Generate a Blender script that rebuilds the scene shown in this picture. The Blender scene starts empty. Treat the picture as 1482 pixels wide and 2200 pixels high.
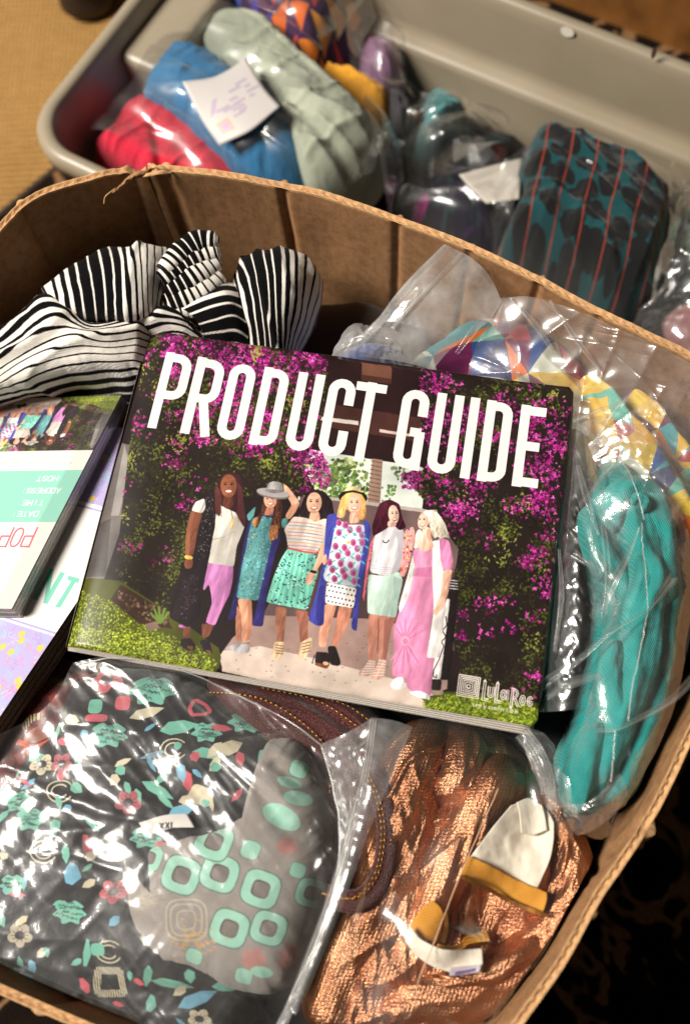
import bpy, math, random
import numpy as np
from mathutils import Matrix, Vector
sc = bpy.context.scene
rng = np.random.default_rng(7)
random.seed(7)

# ---------------------------------------------------------------- camera
# 36 mm lens held upright, looking about 70 degrees down into the box
FOC, CX, CY = 2200.0, 741.0, 1100.0      # photograph pixels (1482 x 2200)
ZM = 0.30                                # height of the guide's cover above the floor
_q = np.array([[318, 712], [1232, 835], [1152, 1563], [140, 1388]], float)
def homog(src, dst):
    A = []
    for (x, y), (u, v) in zip(src, dst):
        A.append([x, y, 1, 0, 0, 0, -u*x, -u*y, -u]); A.append([0, 0, 0, x, y, 1, -v*x, -v*y, -v])
    return np.linalg.svd(np.array(A))[2][-1].reshape(3, 3)
UNIT = np.array([[0, 0], [1, 0], [1, 1], [0, 1]], float)
_H = np.diag([1/FOC, 1/FOC, 1]) @ homog(UNIT, _q - [CX, CY])
_sc = 0.28/np.linalg.norm(_H[:, 0])
_H = _H*_sc*np.sign(_H[2, 2])
_n = np.cross(_H[:, 0], _H[:, 1]); _n /= np.linalg.norm(_n)
if _n[2] > 0: _n = -_n
_yv = np.array([0, 0, 1.0]); _yv = _yv - (_yv @ _n)*_n; _yv /= np.linalg.norm(_yv)
_R = np.array([np.cross(_yv, _n), _yv, _n])          # camera axes -> world axes
_mid = _H @ np.array([.5, .5, 1])
CAM = _R @ (-_mid) + np.array([0, 0, ZM])
def P(px, py, z):
    d = _R @ np.array([(px-CX)/FOC, (py-CY)/FOC, 1.0])
    return CAM + d*((z-CAM[2])/d[2])
def px_of(p):
    c = _R.T @ (np.asarray(p)-CAM)
    return CX+FOC*c[0]/c[2], CY+FOC*c[1]/c[2]
cam_d = bpy.data.cameras.new('camera'); cam = bpy.data.objects.new('camera', cam_d)
sc.collection.objects.link(cam); sc.camera = cam
_B = np.stack([_R @ [1, 0, 0], _R @ [0, -1, 0], _R @ [0, 0, -1]], axis=1)
cam.matrix_world = Matrix([list(_B[i])+[CAM[i]] for i in range(3)]+[[0, 0, 0, 1]])
cam_d.sensor_fit = 'VERTICAL'; cam_d.sensor_height = 36; cam_d.lens = 36.0*FOC/2200
cam_d.clip_start = .02; cam_d.clip_end = 50
cam_d.dof.use_dof = True; cam_d.dof.focus_distance = float(_mid[2])+.01; cam_d.dof.aperture_fstop = 4.0

# ---------------------------------------------------------------- light and exposure
world = bpy.data.worlds.new('World'); sc.world = world; world.use_nodes = True
_bg = world.node_tree.nodes['Background']
_bg.inputs[0].default_value = (1.0, .86, .70, 1); _bg.inputs[1].default_value = .036
def area(name, loc, target, size, energy, col):
    l = bpy.data.lights.new(name, 'AREA'); l.shape = 'RECTANGLE'; l.size, l.size_y = size
    l.energy = energy; l.color = col
    o = bpy.data.objects.new(name, l); sc.collection.objects.link(o)
    o.location = loc
    o.rotation_euler = (Vector(target)-Vector(loc)).to_track_quat('-Z', 'Y').to_euler()
    return o
area('window_light', (-2.25, .48, 3.10), (0.05, .05, .25), (.95, 1.3), 232, (1.0, .935, .84))
sc.view_settings.view_transform = 'Standard'; sc.view_settings.look = 'None'
sc.view_settings.exposure = 0.14; sc.view_settings.gamma = 1.0; sc.view_settings.use_curve_mapping = False
sc.render.engine = 'CYCLES'
cy = sc.cycles
cy.use_denoising = True; cy.max_bounces = 10; cy.transparent_max_bounces = 48
cy.diffuse_bounces = 3; cy.glossy_bounces = 4; cy.transmission_bounces = 6
cy.caustics_reflective = False; cy.caustics_refractive = False
cy.sample_clamp_indirect = 4.0
sc.render.film_transparent = False

# ---------------------------------------------------------------- numpy noise
def _hash(i, j, s):
    h = (i.astype(np.int64)*374761393 + j.astype(np.int64)*668265263 + s*982451653) & 0x7fffffff
    h = ((h ^ (h >> 13))*1274126177) & 0x7fffffff
    return ((h ^ (h >> 16)) & 0xffff)/65535.0
def vn(x, y, s=0):
    x = np.asarray(x, float); y = np.asarray(y, float)
    i = np.floor(x); j = np.floor(y); u = x-i; v = y-j
    u = u*u*u*(u*(u*6-15)+10); v = v*v*v*(v*(v*6-15)+10)
    a = _hash(i, j, s); b = _hash(i+1, j, s); c = _hash(i, j+1, s); d = _hash(i+1, j+1, s)
    return (a*(1-u)+b*u)*(1-v)+(c*(1-u)+d*u)*v*1.0
def fbm(x, y, s=0, o=4):
    t = 0; a = .5
    for k in range(o):
        t = t+a*(vn(x, y, s+k*17)-.5); x = x*2.03+5.1; y = y*2.03+1.7; a *= .5
    return t
def ridge(x, y, s=0):
    return 1-np.abs(2*vn(x, y, s)-1)
def wrinkle(x, y, ang, along, across, s=0):
    """noise stretched along a direction: cloth folds (lengths in metres)"""
    c, q = math.cos(ang), math.sin(ang)
    a = (x*c+y*q)/along; b = (-x*q+y*c)/across
    b = b+.55*fbm(a*1.3, b*.6, s+91, 2)*2
    return ridge(a, b, s)

# ---------------------------------------------------------------- objects
COL = sc.collection
def wloc(o):
    v = np.zeros(3)
    while o is not None:
        v = v+np.array(o.location); o = o.parent
    return v
def add(name, V, Fc, mat, parent=None, uv=None, smooth=True, label=None, cat=None, group=None, kind=None, mats=None, fmat=None):
    V = np.asarray(V, float).reshape(-1, 3)
    if parent is None:
        loc = np.array([V[:, 0].mean(), V[:, 1].mean(), V[:, 2].min()]); base = loc
    else:
        loc = np.zeros(3); base = wloc(parent)
    me = bpy.data.meshes.new(name)
    me.from_pydata((V-base).tolist(), [], [list(map(int, f)) for f in Fc])
    if smooth: me.polygons.foreach_set('use_smooth', [True]*len(me.polygons))
    if uv is not None:
        uv = np.asarray(uv, float).reshape(-1, 2)
        l = me.uv_layers.new(name='UVMap'); li = np.empty(len(me.loops), np.int32)
        me.loops.foreach_get('vertex_index', li)
        l.data.foreach_set('uv', uv[li].ravel())
    if mats:
        for m in mats: me.materials.append(m)
        me.polygons.foreach_set('material_index', fmat)
    else: me.materials.append(mat)
    me.update()
    o = bpy.data.objects.new(name, me); COL.objects.link(o)
    o.location = loc
    if parent is not None: o.parent = parent
    tag(o, label, cat, group, kind)
    return o
def tag(o, label=None, cat=None, group=None, kind=None):
    if label: o['label'] = label
    if cat: o['category'] = cat
    if group: o['group'] = group
    if kind: o['kind'] = kind
    return o
def thing(name, loc, label, cat, group=None):
    o = bpy.data.objects.new(name, None); COL.objects.link(o); o.location = [float(c) for c in loc]
    o.empty_display_size = .02
    return tag(o, label, cat, group)
def gfaces(n, m, wrap=False):
    i, j = np.meshgrid(np.arange(n-1), np.arange(m if wrap else m-1), indexing='ij')
    j2 = (j+1) % m
    return np.stack([i*m+j, i*m+j2, (i+1)*m+j2, (i+1)*m+j], -1).reshape(-1, 4)
def gadd(name, G, mat, parent=None, uv=None, wrap=False, **k):
    n, m = G.shape[:2]
    if uv is None:
        u, v = np.meshgrid(np.linspace(0, 1, n), np.linspace(0, 1, m), indexing='ij'); uv = np.stack([v, u], -1)
    return add(name, G, gfaces(n, m, wrap), mat, parent, uv, **k)
def solid(o, t, off=-1):
    md = o.modifiers.new('thickness', 'SOLIDIFY'); md.thickness = t; md.offset = off
    return o
def box_vf(c, s, ax=None):
    """box: centre, full size, 3x3 axes (rows)"""
    c = np.asarray(c, float); s = np.asarray(s, float)/2
    ax = np.eye(3) if ax is None else np.asarray(ax)
    V = np.array([c+sum(k*ss*a for k, ss, a in zip(q, s, ax)) for q in
                  [(-1,-1,-1),(1,-1,-1),(1,1,-1),(-1,1,-1),(-1,-1,1),(1,-1,1),(1,1,1),(-1,1,1)]])
    return V, [(0,3,2,1),(4,5,6,7),(0,1,5,4),(1,2,6,5),(2,3,7,6),(3,0,4,7)]
def join(parts):
    V = []; Fc = []; k = 0
    for v, f in parts:
        V.append(np.asarray(v).reshape(-1, 3)); Fc += [[i+k for i in q] for q in f]; k += len(V[-1])
    return np.concatenate(V), Fc
def cat_interp(C, t):
    """Catmull-Rom through rows of C (k, ...) at parameters t in [0, k-1]"""
    C = np.asarray(C, float); k = len(C)
    E = np.concatenate([[2*C[0]-C[1]], C, [2*C[-1]-C[-2]]])
    i = np.clip(np.floor(t).astype(int), 0, k-2); f = (t-i).reshape((-1,)+(1,)*(C.ndim-1))
    p0, p1, p2, p3 = E[i], E[i+1], E[i+2], E[i+3]
    return .5*((2*p1)+(-p0+p2)*f+(2*p0-5*p1+4*p2-p3)*f*f+(-p0+3*p1-3*p2+p3)*f**3)
def curve(pts, n):
    """smooth open curve, even arc length; pts may have any number of columns"""
    C = np.asarray(pts, float); t = np.linspace(0, len(C)-1, n*8)
    Q = cat_interp(C, t); d = np.r_[0, np.cumsum(np.linalg.norm(np.diff(Q[:, :3], axis=0), axis=1))]
    s = np.linspace(0, d[-1], n)
    return np.stack([np.interp(s, d, Q[:, k]) for k in range(Q.shape[1])], 1)
def closed(pts, n):
    C = np.asarray(pts, float); k = len(C)
    E = np.concatenate([C[-2:], C, C[:3]]); t = np.linspace(2, 2+k, n*8+1)
    Q = cat_interp(E, t); d = np.r_[0, np.cumsum(np.linalg.norm(np.diff(Q, axis=0), axis=1))]
    s = np.linspace(0, d[-1], n, endpoint=False)
    return np.stack([np.interp(s, d, Q[:, k_]) for k_ in range(Q.shape[1])], 1)
def W(p):
    """(px, py, height over the cover in cm) -> world point"""
    return P(p[0], p[1], ZM+(p[2] if len(p) > 2 else 0)/100)
def patch(ctrl, n, m):
    """smooth sheet through a grid of (px, py, cm) points"""
    C = np.array([[W(p) for p in r] for r in ctrl])
    A = cat_interp(C, np.linspace(0, len(C)-1, n))
    return np.swapaxes(cat_interp(np.swapaxes(A, 0, 1), np.linspace(0, C.shape[1]-1, m)), 0, 1)
def normals(G):
    du = np.gradient(G, axis=0); dv = np.gradient(G, axis=1)
    N = np.cross(dv, du); N /= np.linalg.norm(N, axis=-1, keepdims=True)+1e-12
    if N[..., 2].mean() < 0: N = -N
    return N
def tube_vf(pts, r, k=6):
    pts = np.asarray(pts, float); n = len(pts)
    T = np.gradient(pts, axis=0); T /= np.linalg.norm(T, axis=1, keepdims=True)+1e-12
    up = np.array([.13, .21, .97]); A = np.cross(T, up); A /= np.linalg.norm(A, axis=1, keepdims=True)+1e-12
    B = np.cross(A, T); th = np.linspace(0, 2*np.pi, k, endpoint=False)
    rr = np.broadcast_to(np.asarray(r, float), (n,))
    G = pts[:, None]+rr[:, None, None]*(np.cos(th)[None, :, None]*A[:, None]+np.sin(th)[None, :, None]*B[:, None])
    return G.reshape(-1, 3), gfaces(n, k, True).tolist()+[list(range(k))[::-1], [(n-1)*k+i for i in range(k)]]

# height map of what lies in the box and bin, so that films drape over it
HX0, HY0, HS, HN, HM = -.60, -.60, .0025, 640, 900
HF = np.full((HN, HM), -1.0)
def splat(G):
    q = np.asarray(G).reshape(-1, 3)
    i = ((q[:, 0]-HX0)/HS).astype(int); j = ((q[:, 1]-HY0)/HS).astype(int)
    ok = (i >= 0) & (i < HN) & (j >= 0) & (j < HM)
    for a in (0, 1):
        for b in (0, 1):
            np.maximum.at(HF, (np.clip(i[ok]+a, 0, HN-1), np.clip(j[ok]+b, 0, HM-1)), q[ok, 2])
def shift_max(A, k):
    for _ in range(k):
        B = A.copy()
        B[1:] = np.maximum(B[1:], A[:-1]); B[:-1] = np.maximum(B[:-1], A[1:])
        A = B.copy()
        A[:, 1:] = np.maximum(A[:, 1:], B[:, :-1]); A[:, :-1] = np.maximum(A[:, :-1], B[:, 1:])
    return A
def blur(A, k):
    for _ in range(k):
        A = (np.roll(A, 1, 0)+A+np.roll(A, -1, 0))/3
        A = (np.roll(A, 1, 1)+A+np.roll(A, -1, 1))/3
    return A
def hsample(H, x, y):
    fx = np.clip((x-HX0)/HS, 0, HN-2); fy = np.clip((y-HY0)/HS, 0, HM-2)
    i = fx.astype(int); j = fy.astype(int); u = fx-i; v = fy-j
    return (H[i, j]*(1-u)+H[i+1, j]*u)*(1-v)+(H[i, j+1]*(1-u)+H[i+1, j+1]*u)*v
def film_height(grow=3, soft=6, low=.16):
    return blur(shift_max(np.maximum(HF, low), grow), soft)
_mc = np.array([P(*q, ZM)[:2] for q in _q])
def in_guide(x, y, grow=.004):
    """signed inside distance of the guide's footprint (positive inside)"""
    d = np.full(np.shape(x), 9.0)
    for k in range(4):
        a, b = _mc[k], _mc[(k+1) % 4]; e = b-a; nn = np.array([e[1], -e[0]])/np.linalg.norm(e)
        d = np.minimum(d, (np.asarray(x)-a[0])*nn[0]+(np.asarray(y)-a[1])*nn[1])
    return d+grow
def under_guide(G, gap=.012):
    """press whatever lies beneath the guide down to its underside"""
    d = in_guide(G[..., 0], G[..., 1]); lim = ZM-gap
    w = np.clip(d/.01, 0, 1)
    G[..., 2] = np.where((w > 0) & (G[..., 2] > lim), G[..., 2]*(1-w)+lim*w, G[..., 2])
    return G
def upsample(G, n, m):
    A = cat_interp(G, np.linspace(0, len(G)-1, n))
    return np.swapaxes(cat_interp(np.swapaxes(A, 0, 1), np.linspace(0, G.shape[1]-1, m)), 0, 1)
def crumple(G, ex=.03, it=50, wl=.02, seed=0, coarse=3, **k):
    n, m = G.shape[:2]; amp = k.pop('amp', .002)
    if coarse > 1 and min(n, m) > 30:
        C = upsample(G, max(10, n//coarse), max(10, m//coarse)); Q = _crumple(C, ex=ex, it=it, wl=wl, seed=seed, amp=amp, **k)
        G = G+upsample(Q-C, n, m); ex = ex*.22; amp *= .35; wl *= .6; it = it//3
    return _crumple(G, ex=ex, it=it, wl=wl, seed=seed+1, amp=amp, **k)
def _crumple(G, ex=.03, it=50, pull=.03, bend=.2, amp=.002, wl=.02, seed=0, pin=(1, 1, 1, 1), sag=.4):
    """relax a sheet that is a little too large for its place, so that it buckles into creases"""
    n, m = G.shape[:2]; P0 = G.copy(); N = normals(G)
    d = (fbm(P0[..., 0]/wl, P0[..., 1]/wl, seed, 3)*2*amp)[..., None]
    Q = P0+N*d
    L = lambda a, b: np.linalg.norm(P0[a]-P0[b], axis=-1)*(1+ex)
    S = []
    def sets(axis, step, k, e):
        N_ = (n, m)[axis]
        for par in range(2*step if step > 1 else 2):
            a = [slice(None), slice(None)]; b = [slice(None), slice(None)]
            st = 2*step if step > 1 else 2
            a[axis] = slice(par, N_-step, st); b[axis] = slice(par+step, N_, st)
            a = tuple(a); b = tuple(b)
            l = np.linalg.norm(P0[a]-P0[b], axis=-1)
            if l.size: S.append((a, b, l*(1+e), k))
    sets(0, 1, 1., ex); sets(1, 1, 1., ex); sets(0, 2, bend, ex*.9); sets(1, 2, bend, ex*.9)
    for o in (0, 1):
        for q in (0, 1):
            a = (slice(o, n-1, 2), slice(0, m-1)); b = (slice(o+1, n, 2), slice(1, m))
            if q: a = (slice(o, n-1, 2), slice(1, m)); b = (slice(o+1, n, 2), slice(0, m-1))
            nn = min(len(range(*a[0].indices(n))), len(range(*b[0].indices(n))))
            l = np.linalg.norm(P0[a][:nn]-P0[b][:nn], axis=-1); S.append((a, b, l*(1+ex), .35))
    for k in range(it):
        for a, b, l, w in S:
            A = Q[a]; Bq = Q[b]; nn = min(len(A), len(Bq)); A = A[:nn]; Bq = Bq[:nn]
            dd = Bq-A; ln = np.linalg.norm(dd, axis=-1)+1e-9
            c = (dd*((ln-l[:nn])/ln*.5*w)[..., None])
            A += c; Bq -= c
        Q += pull*(P0-Q)
        h = ((Q-P0)*N).sum(-1); neg = np.minimum(h+sag*amp, 0)
        Q -= N*neg[..., None]
        if pin[0]: Q[0] = P0[0]
        if pin[1]: Q[-1] = P0[-1]
        if pin[2]: Q[:, 0] = P0[:, 0]
        if pin[3]: Q[:, -1] = P0[:, -1]
    return Q

# ================================================================ flat print, drawn in code
class Canvas:
    def __init__(s, w, h, bg, T=None):
        s.w, s.h = w, h; s.a = np.empty((h, w, 3), np.float32); s.a[:] = np.array(bg, np.float32)
        s.T = T or (lambda p: p)
    def pts(s, p): return np.asarray(s.T(np.asarray(p, float)), float)
    def raw(s, q, col, al=1.0):
        x0 = max(int(q[:, 0].min()), 0); x1 = min(int(q[:, 0].max())+2, s.w)
        y0 = max(int(q[:, 1].min()), 0); y1 = min(int(q[:, 1].max())+2, s.h)
        if x1 <= x0 or y1 <= y0: return
        X = (np.arange(x0, x1)+.5)[None, :]; Y = (np.arange(y0, y1)+.5)[:, None]
        ins = np.zeros((y1-y0, x1-x0), bool)
        a = q; b = np.roll(q, -1, 0)
        for (ax, ay), (bx, by) in zip(a, b):
            if ay == by: continue
            c = (ay > Y) != (by > Y)
            ins ^= c & (X < (bx-ax)*(Y-ay)/(by-ay)+ax)
        r = s.a[y0:y1, x0:x1]
        if callable(col):
            r[ins] = col(r, X, Y)[ins]
        else:
            r[ins] = r[ins]*(1-al)+np.array(col, np.float32)*al
    def poly(s, p, col, al=1.0): s.raw(s.pts(p), col, al)
    def ell(s, c, rx, ry, col, al=1.0, ang=0, n=20):
        t = np.linspace(0, 2*np.pi, n, endpoint=False)
        x = rx*np.cos(t); y = ry*np.sin(t); ca, sa = math.cos(ang), math.sin(ang)
        s.poly(np.stack([c[0]+x*ca-y*sa, c[1]+x*sa+y*ca], 1), col, al)
    def line(s, p, w, col, al=1.0):
        p = np.asarray(p, float)
        for a, b in zip(p[:-1], p[1:]):
            d = b-a; l = np.hypot(*d)
            if l == 0: continue
            nn = np.array([-d[1], d[0]])/l*w/2; e = d/l*w*.12
            s.poly([a-e+nn, b+e+nn, b+e-nn, a-e-nn], col, al)
    def spd(s, a, col, n, w=(3, 6), seed=0, area=None):
        """scatter small dabs inside polygon a (author coordinates)"""
        r = np.random.default_rng(seed); a = np.asarray(a, float)
        lo, hi = a.min(0), a.max(0); k = 0
        while k < n:
            c = lo+r.random(2)*(hi-lo)
            if not inside(a, c): k += .2; continue
            k += 1; z = r.uniform(*w); t = r.random()*6.28
            q = np.array([[math.cos(t+i)*z*r.uniform(.4, 1), math.sin(t+i)*z*r.uniform(.4, 1)] for i in (0, 1.3, 2.6, 4, 5.2)])+c
            cc = col[r.integers(len(col))] if isinstance(col, list) else col
            s.poly(q, np.array(cc)*r.uniform(.75, 1.2), 1)
    def image(s, name, alpha=None):
        im = bpy.data.images.new(name, s.w, s.h, alpha=False)
        px = np.ones((s.h, s.w, 4), np.float32); px[..., :3] = np.clip(s.a/255., 0, 1)[::-1]
        im.pixels.foreach_set(px.ravel()); im.update(); im.pack()
        return im
def inside(a, c):
    x, y = c; r = False
    for (ax, ay), (bx, by) in zip(a, np.roll(a, -1, 0)):
        if (ay > y) != (by > y) and x < (bx-ax)*(y-ay)/(by-ay)+ax: r = not r
    return r

# ---- stroke letters, drawn in a unit box (x right, y down), as thick outlines
def arc(cx, cy, rx, ry, a0, a1, n=10):
    t = np.radians(np.linspace(a0, a1, n)); return [(cx+rx*math.cos(k), cy+ry*math.sin(k)) for k in t]
def letter(ch, w, h, t):
    """polylines (centre lines) of a tall condensed capital of box w x h and stroke t"""
    a = t/2; b = w-a; y0 = a; y1 = h-a; r = min((w-t)/2, h*.3); m = w/2
    top = arc(m, y0+r, m-a, r, 180, 360); bot = arc(m, y1-r, m-a, r, 0, 180)
    rt = lambda ya, yb: [(a, ya)]+[(b-r, ya)]+arc(b-r, ya+r, r, r, -90, 0, 6)+arc(b-r, yb-r, r, r, 0, 90, 6)+[(a, yb)]
    L = {'O': [top+bot+[top[0]]], 'U': [[(b, 0)]+bot+[(a, 0)]],
         'C': [[(b, h*.32)]+top[::-1]+bot[::-1]+[(b, h*.68)]],
         'G': [[(b, h*.32)]+top[::-1]+[(a, y1-r)]+bot[::-1]+[(b, h*.54), (m, h*.54)], [(b, h*.54), (b, h)]],
         'T': [[(0, y0), (w, y0)], [(m, 0), (m, h)]], 'I': [[(m, 0), (m, h)]],
         'E': [[(a, 0), (a, h)], [(a, y0), (w, y0)], [(a, h*.5), (w*.88, h*.5)], [(a, y1), (w, y1)]],
         'F': [[(a, 0), (a, h)], [(a, y0), (w, y0)], [(a, h*.5), (w*.88, h*.5)]],
         'D': [[(a, 0), (a, h)], rt(y0, y1)], 'P': [[(a, 0), (a, h)], rt(y0, h*.56)],
         'R': [[(a, 0), (a, h)], rt(y0, h*.53), [(m, h*.53), (b, h)]],
         'H': [[(a, 0), (a, h)], [(b, 0), (b, h)], [(a, h*.5), (b, h*.5)]],
         'S': [[(b, h*.28)]+arc(m, y0+r*.9, m-a, r*.9, 360, 180)+[(a, h*.36), (b, h*.62)]+arc(m, y1-r*.9, m-a, r*.9, 0, 180)+[(a, h*.72)]],
         'A': [[(a, h), (m, 0), (b, h)], [(w*.24, h*.68), (w*.76, h*.68)]],
         'N': [[(a, h), (a, 0), (b, h), (b, 0)]], 'M': [[(a, h), (a, 0), (m, h*.7), (b, 0), (b, h)]],
         'V': [[(a, 0), (m, h), (b, 0)]], 'W': [[(a, 0), (w*.3, h), (m, h*.3), (w*.7, h), (b, 0)]],
         'Y': [[(a, 0), (m, h*.5), (b, 0)], [(m, h*.5), (m, h)]], ':': [[(m, h*.25), (m, h*.4)], [(m, h*.7), (m, h*.85)]],
         '-': [[(a, h*.5), (b, h*.5)]], ' ': []}
    return L.get(ch, [])
def write(cv, txt, x, y, w, h, t, gap, col, flip=False, widths={}):
    for ch in txt:
        ww = widths.get(ch, w)
        for l in letter(ch, ww, h, t):
            q = np.array(l)+[x, y]
            if flip: q = np.array([flip[0], flip[1]])*2-q
            cv.line(q, t, col)
        x += ww+gap
    return x

# ================================================================ the guide's cover picture
CW, CH = 1400, 1070
_Hi = homog(_q, UNIT)
def cover_uv(p):
    p = np.asarray(p, float); a = np.c_[p, np.ones(len(p))] @ _Hi.T
    return a[:, :2]/a[:, 2:]
cov = Canvas(CW, CH, (33, 24, 25), lambda p: cover_uv(p)*[CW, CH])
def draw_cover(cv):
    R = np.random.default_rng(3)
    pl = cv.poly
    # left: pale pillar and wall, soil, lawn
    pl([(318, 712), (140, 1388), (1152, 1563), (1232, 835)], (36, 27, 27))
    pl([(262, 950), (285, 960), (262, 1140), (225, 1250), (165, 1245), (185, 1160)], (112, 104, 101))
    pl([(268, 955), (282, 1000), (258, 1110), (240, 1110)], (158, 150, 147))
    pl([(190, 1130), (240, 1115), (230, 1240), (170, 1240)], (82, 76, 75))
    # centre: beams, sky, far wall
    pl([(690, 765), (910, 795), (905, 1010), (640, 965), (660, 900)], (40, 24, 25))
    pl([(700, 868), (905, 898), (905, 950), (680, 915)], (66, 40, 36))
    pl([(778, 780), (842, 788), (840, 826), (776, 818)], (104, 68, 55))
    pl([(776, 806), (842, 815), (840, 826), (776, 818)], (70, 42, 36))
    pl([(655, 892), (770, 905), (770, 914), (655, 900)], (196, 188, 180))
    pl([(815, 922), (880, 932), (880, 938), (815, 929)], (190, 170, 160))
    pl([(640, 962), (905, 1003), (915, 1010), (905, 1110), (640, 1075)], (214, 220, 212))
    cv.spd([(650, 985), (790, 985), (790, 1075), (650, 1070)], [(104, 132, 70), (142, 160, 88), (70, 92, 52), (176, 188, 122)], 240, (4, 9), 5)
    cv.spd([(690, 1000), (770, 990), (770, 1075), (700, 1075)], [(80, 108, 60), (120, 142, 74)], 90, (4, 9), 6)
    cv.spd([(830, 1000), (905, 1010), (900, 1030), (850, 1030)], [(120, 140, 100), (90, 110, 70)], 40, (3, 7), 8)
    cv.spd([(820, 1040), (850, 1040), (850, 1080), (820, 1080)], [(110, 140, 80)], 25, (3, 6), 9)
    pl([(800, 985), (822, 988), (816, 1085), (789, 1080)], (150, 122, 106))
    for k in range(10):
        y = 990+k*9; cv.line([(797-k*.9, y), (820-k*.6, y+5)], 2.2, (108, 82, 72))
    pl([(645, 1060), (905, 1092), (990, 1112), (985, 1400), (900, 1345), (560, 1330), (640, 1180)], (104, 84, 82))
    pl([(645, 1060), (905, 1092), (990, 1112), (990, 1120), (905, 1100), (645, 1066)], (176, 164, 158))
    pl([(650, 1190), (985, 1230), (985, 1400), (640, 1340)], (78, 58, 58))
    # paving
    pl([(560, 1322), (830, 1330), (965, 1400), (960, 1480), (900, 1505), (640, 1478), (480, 1440), (471, 1410), (500, 1370)], (164, 134, 126))
    pl([(471, 1412), (480, 1398), (560, 1388), (700, 1420), (850, 1460), (950, 1492), (930, 1525), (640, 1478), (480, 1443)], (216, 196, 182))
    for k in range(60):
        x, y = R.uniform(500, 900), R.uniform(1360, 1470); cv.ell((x, y), 2.4, 1.2, (110, 88, 84), .6)
    # hedges: dark mass, leaves, blossom
    LH = np.array([(318, 712), (705, 764), (700, 870), (670, 960), (650, 1000), (680, 1060), (600, 1075), (430, 1060), (400, 1180), (360, 1320), (300, 1310), (250, 1230), (280, 960)])
    RH = np.array([(900, 790), (1234, 835), (1195, 1190), (1158, 1505), (985, 1470), (965, 1300), (985, 1180), (900, 1060), (880, 1040), (930, 985), (905, 930)])
    pl(LH, (38, 30, 26)); pl(RH, (35, 27, 25))
    def leaves(A, n, seed, lo, hi):
        r = np.random.default_rng(seed); mn, mx = A.min(0), A.max(0); k = 0
        cl = [mn+r.random(2)*(mx-mn) for _ in range(int(n/22))]
        while k < n:
            c = cl[r.integers(len(cl))]+r.normal(0, 12, 2)
            if not inside(A, c): k += .1; continue
            k += 1; t = r.random()*6.28; z = r.uniform(2.6, 5.2); b = r.random()
            col = (np.array(lo)*(1-b)+np.array(hi)*b)
            d = np.array([math.cos(t), math.sin(t)])*z; e = np.array([-d[1], d[0]])*.45
            pl([c-d, c+e, c+d, c-e], col)
    def bloom(A, n, seed, bias, big=1.0):
        r = np.random.default_rng(seed); mn, mx = A.min(0), A.max(0); k = 0
        while k < n:
            c = mn+r.random(2)*(mx-mn)
            u, v = cover_uv([c])[0]
            if not inside(A, c) or r.random() > bias(u, v): k += .02; continue
            k += 1; dim = r.uniform(.78, 1.22)
            for q in range(r.integers(9, 34)):
                cc = c+r.normal(0, 11.5*big, 2)*[1.3, .8]
                if not inside(A, cc): continue
                col = np.array([(156, 28, 118), (184, 42, 144), (112, 18, 86), (200, 78, 166), (84, 14, 62)][r.integers(5)])*dim
                t = r.random()*6.28; z = r.uniform(2.4, 4.6)
                for p in range(3):
                    a = t+p*2.1; d = np.array([math.cos(a), math.sin(a)])*z; e = np.array([-d[1], d[0]])*.55
                    pl([cc, cc+d*.6+e, cc+d*1.25, cc+d*.6-e], col*r.uniform(.85, 1.15))
                if r.random() < .25: cv.ell(cc, 1, 1, (235, 215, 190), n=6)
    leaves(LH, 3000, 20, (38, 32, 24), (58, 56, 30)); leaves(RH, 2400, 19, (36, 30, 24), (54, 52, 30)); leaves(LH, 3200, 21, (40, 42, 20), (108, 114, 46)); leaves(RH, 2400, 22, (36, 38, 18), (94, 102, 42))
    leaves(LH, 330, 23, (100, 108, 42), (160, 160, 72)); leaves(RH, 190, 24, (104, 114, 44), (160, 164, 72))
    bloom(LH, 66, 31, lambda u, v: 1.0 if v < .16 else (.75 if v < .34 else .22))
    bloom(LH, 36, 33, lambda u, v: 1.0 if v < .10 else 0.0, 1.2)
    bloom(RH, 62, 32, lambda u, v: (1.0 if v < .22 else (.9 if v < .5 else .18)) if u < .99 else 1)
    bloom(RH, 32, 36, lambda u, v: 1.0 if (v < .16 or u > .93) and v < .6 else 0.0, 1.1)
    bloom(np.array([(630, 960), (690, 970), (735, 1060), (660, 1040)]), 14, 34, lambda u, v: 1)
    bloom(np.array([(860, 1020), (905, 1010), (905, 1050), (860, 1050)]), 7, 35, lambda u, v: 1)
    leaves(np.array([(540, 740), (600, 750), (600, 800), (540, 790)]), 50, 25, (150, 140, 60), (200, 190, 110))
    # lawn, soil
    pl([(175, 1240), (260, 1250), (370, 1320), (470, 1392), (475, 1412), (467, 1450), (140, 1390)], (74, 76, 26))
    G1 = np.array([(165, 1262), (260, 1300), (330, 1350), (440, 1395), (466, 1412), (462, 1448), (140, 1390)])
    cv.spd(G1, [(120, 142, 34), (150, 168, 46), (96, 116, 26), (170, 184, 62)], 2600, (1.2, 3.4), 41)
    cv.spd([(150, 1345), (330, 1372), (450, 1420), (455, 1445), (140, 1388)], [(176, 190, 60), (190, 202, 80), (150, 172, 44)], 1100, (1.2, 3.2), 42)
    pl([(262, 1258), (350, 1310), (372, 1352), (300, 1340), (240, 1290)], (58, 40, 32))
    cv.spd([(250, 1265), (350, 1310), (368, 1350), (270, 1320)], [(92, 70, 50), (50, 36, 28), (110, 90, 70)], 130, (2, 6), 43)
    pl([(312, 1342), (335, 1335), (345, 1350), (320, 1356)], (120, 98, 88))
    for a in (-.9, -.5, -.1, .4, .8):
        cv.line([(345, 1340), (345+26*math.sin(a), 1340-36*math.cos(a))], 5, (96, 120, 50))
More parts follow.
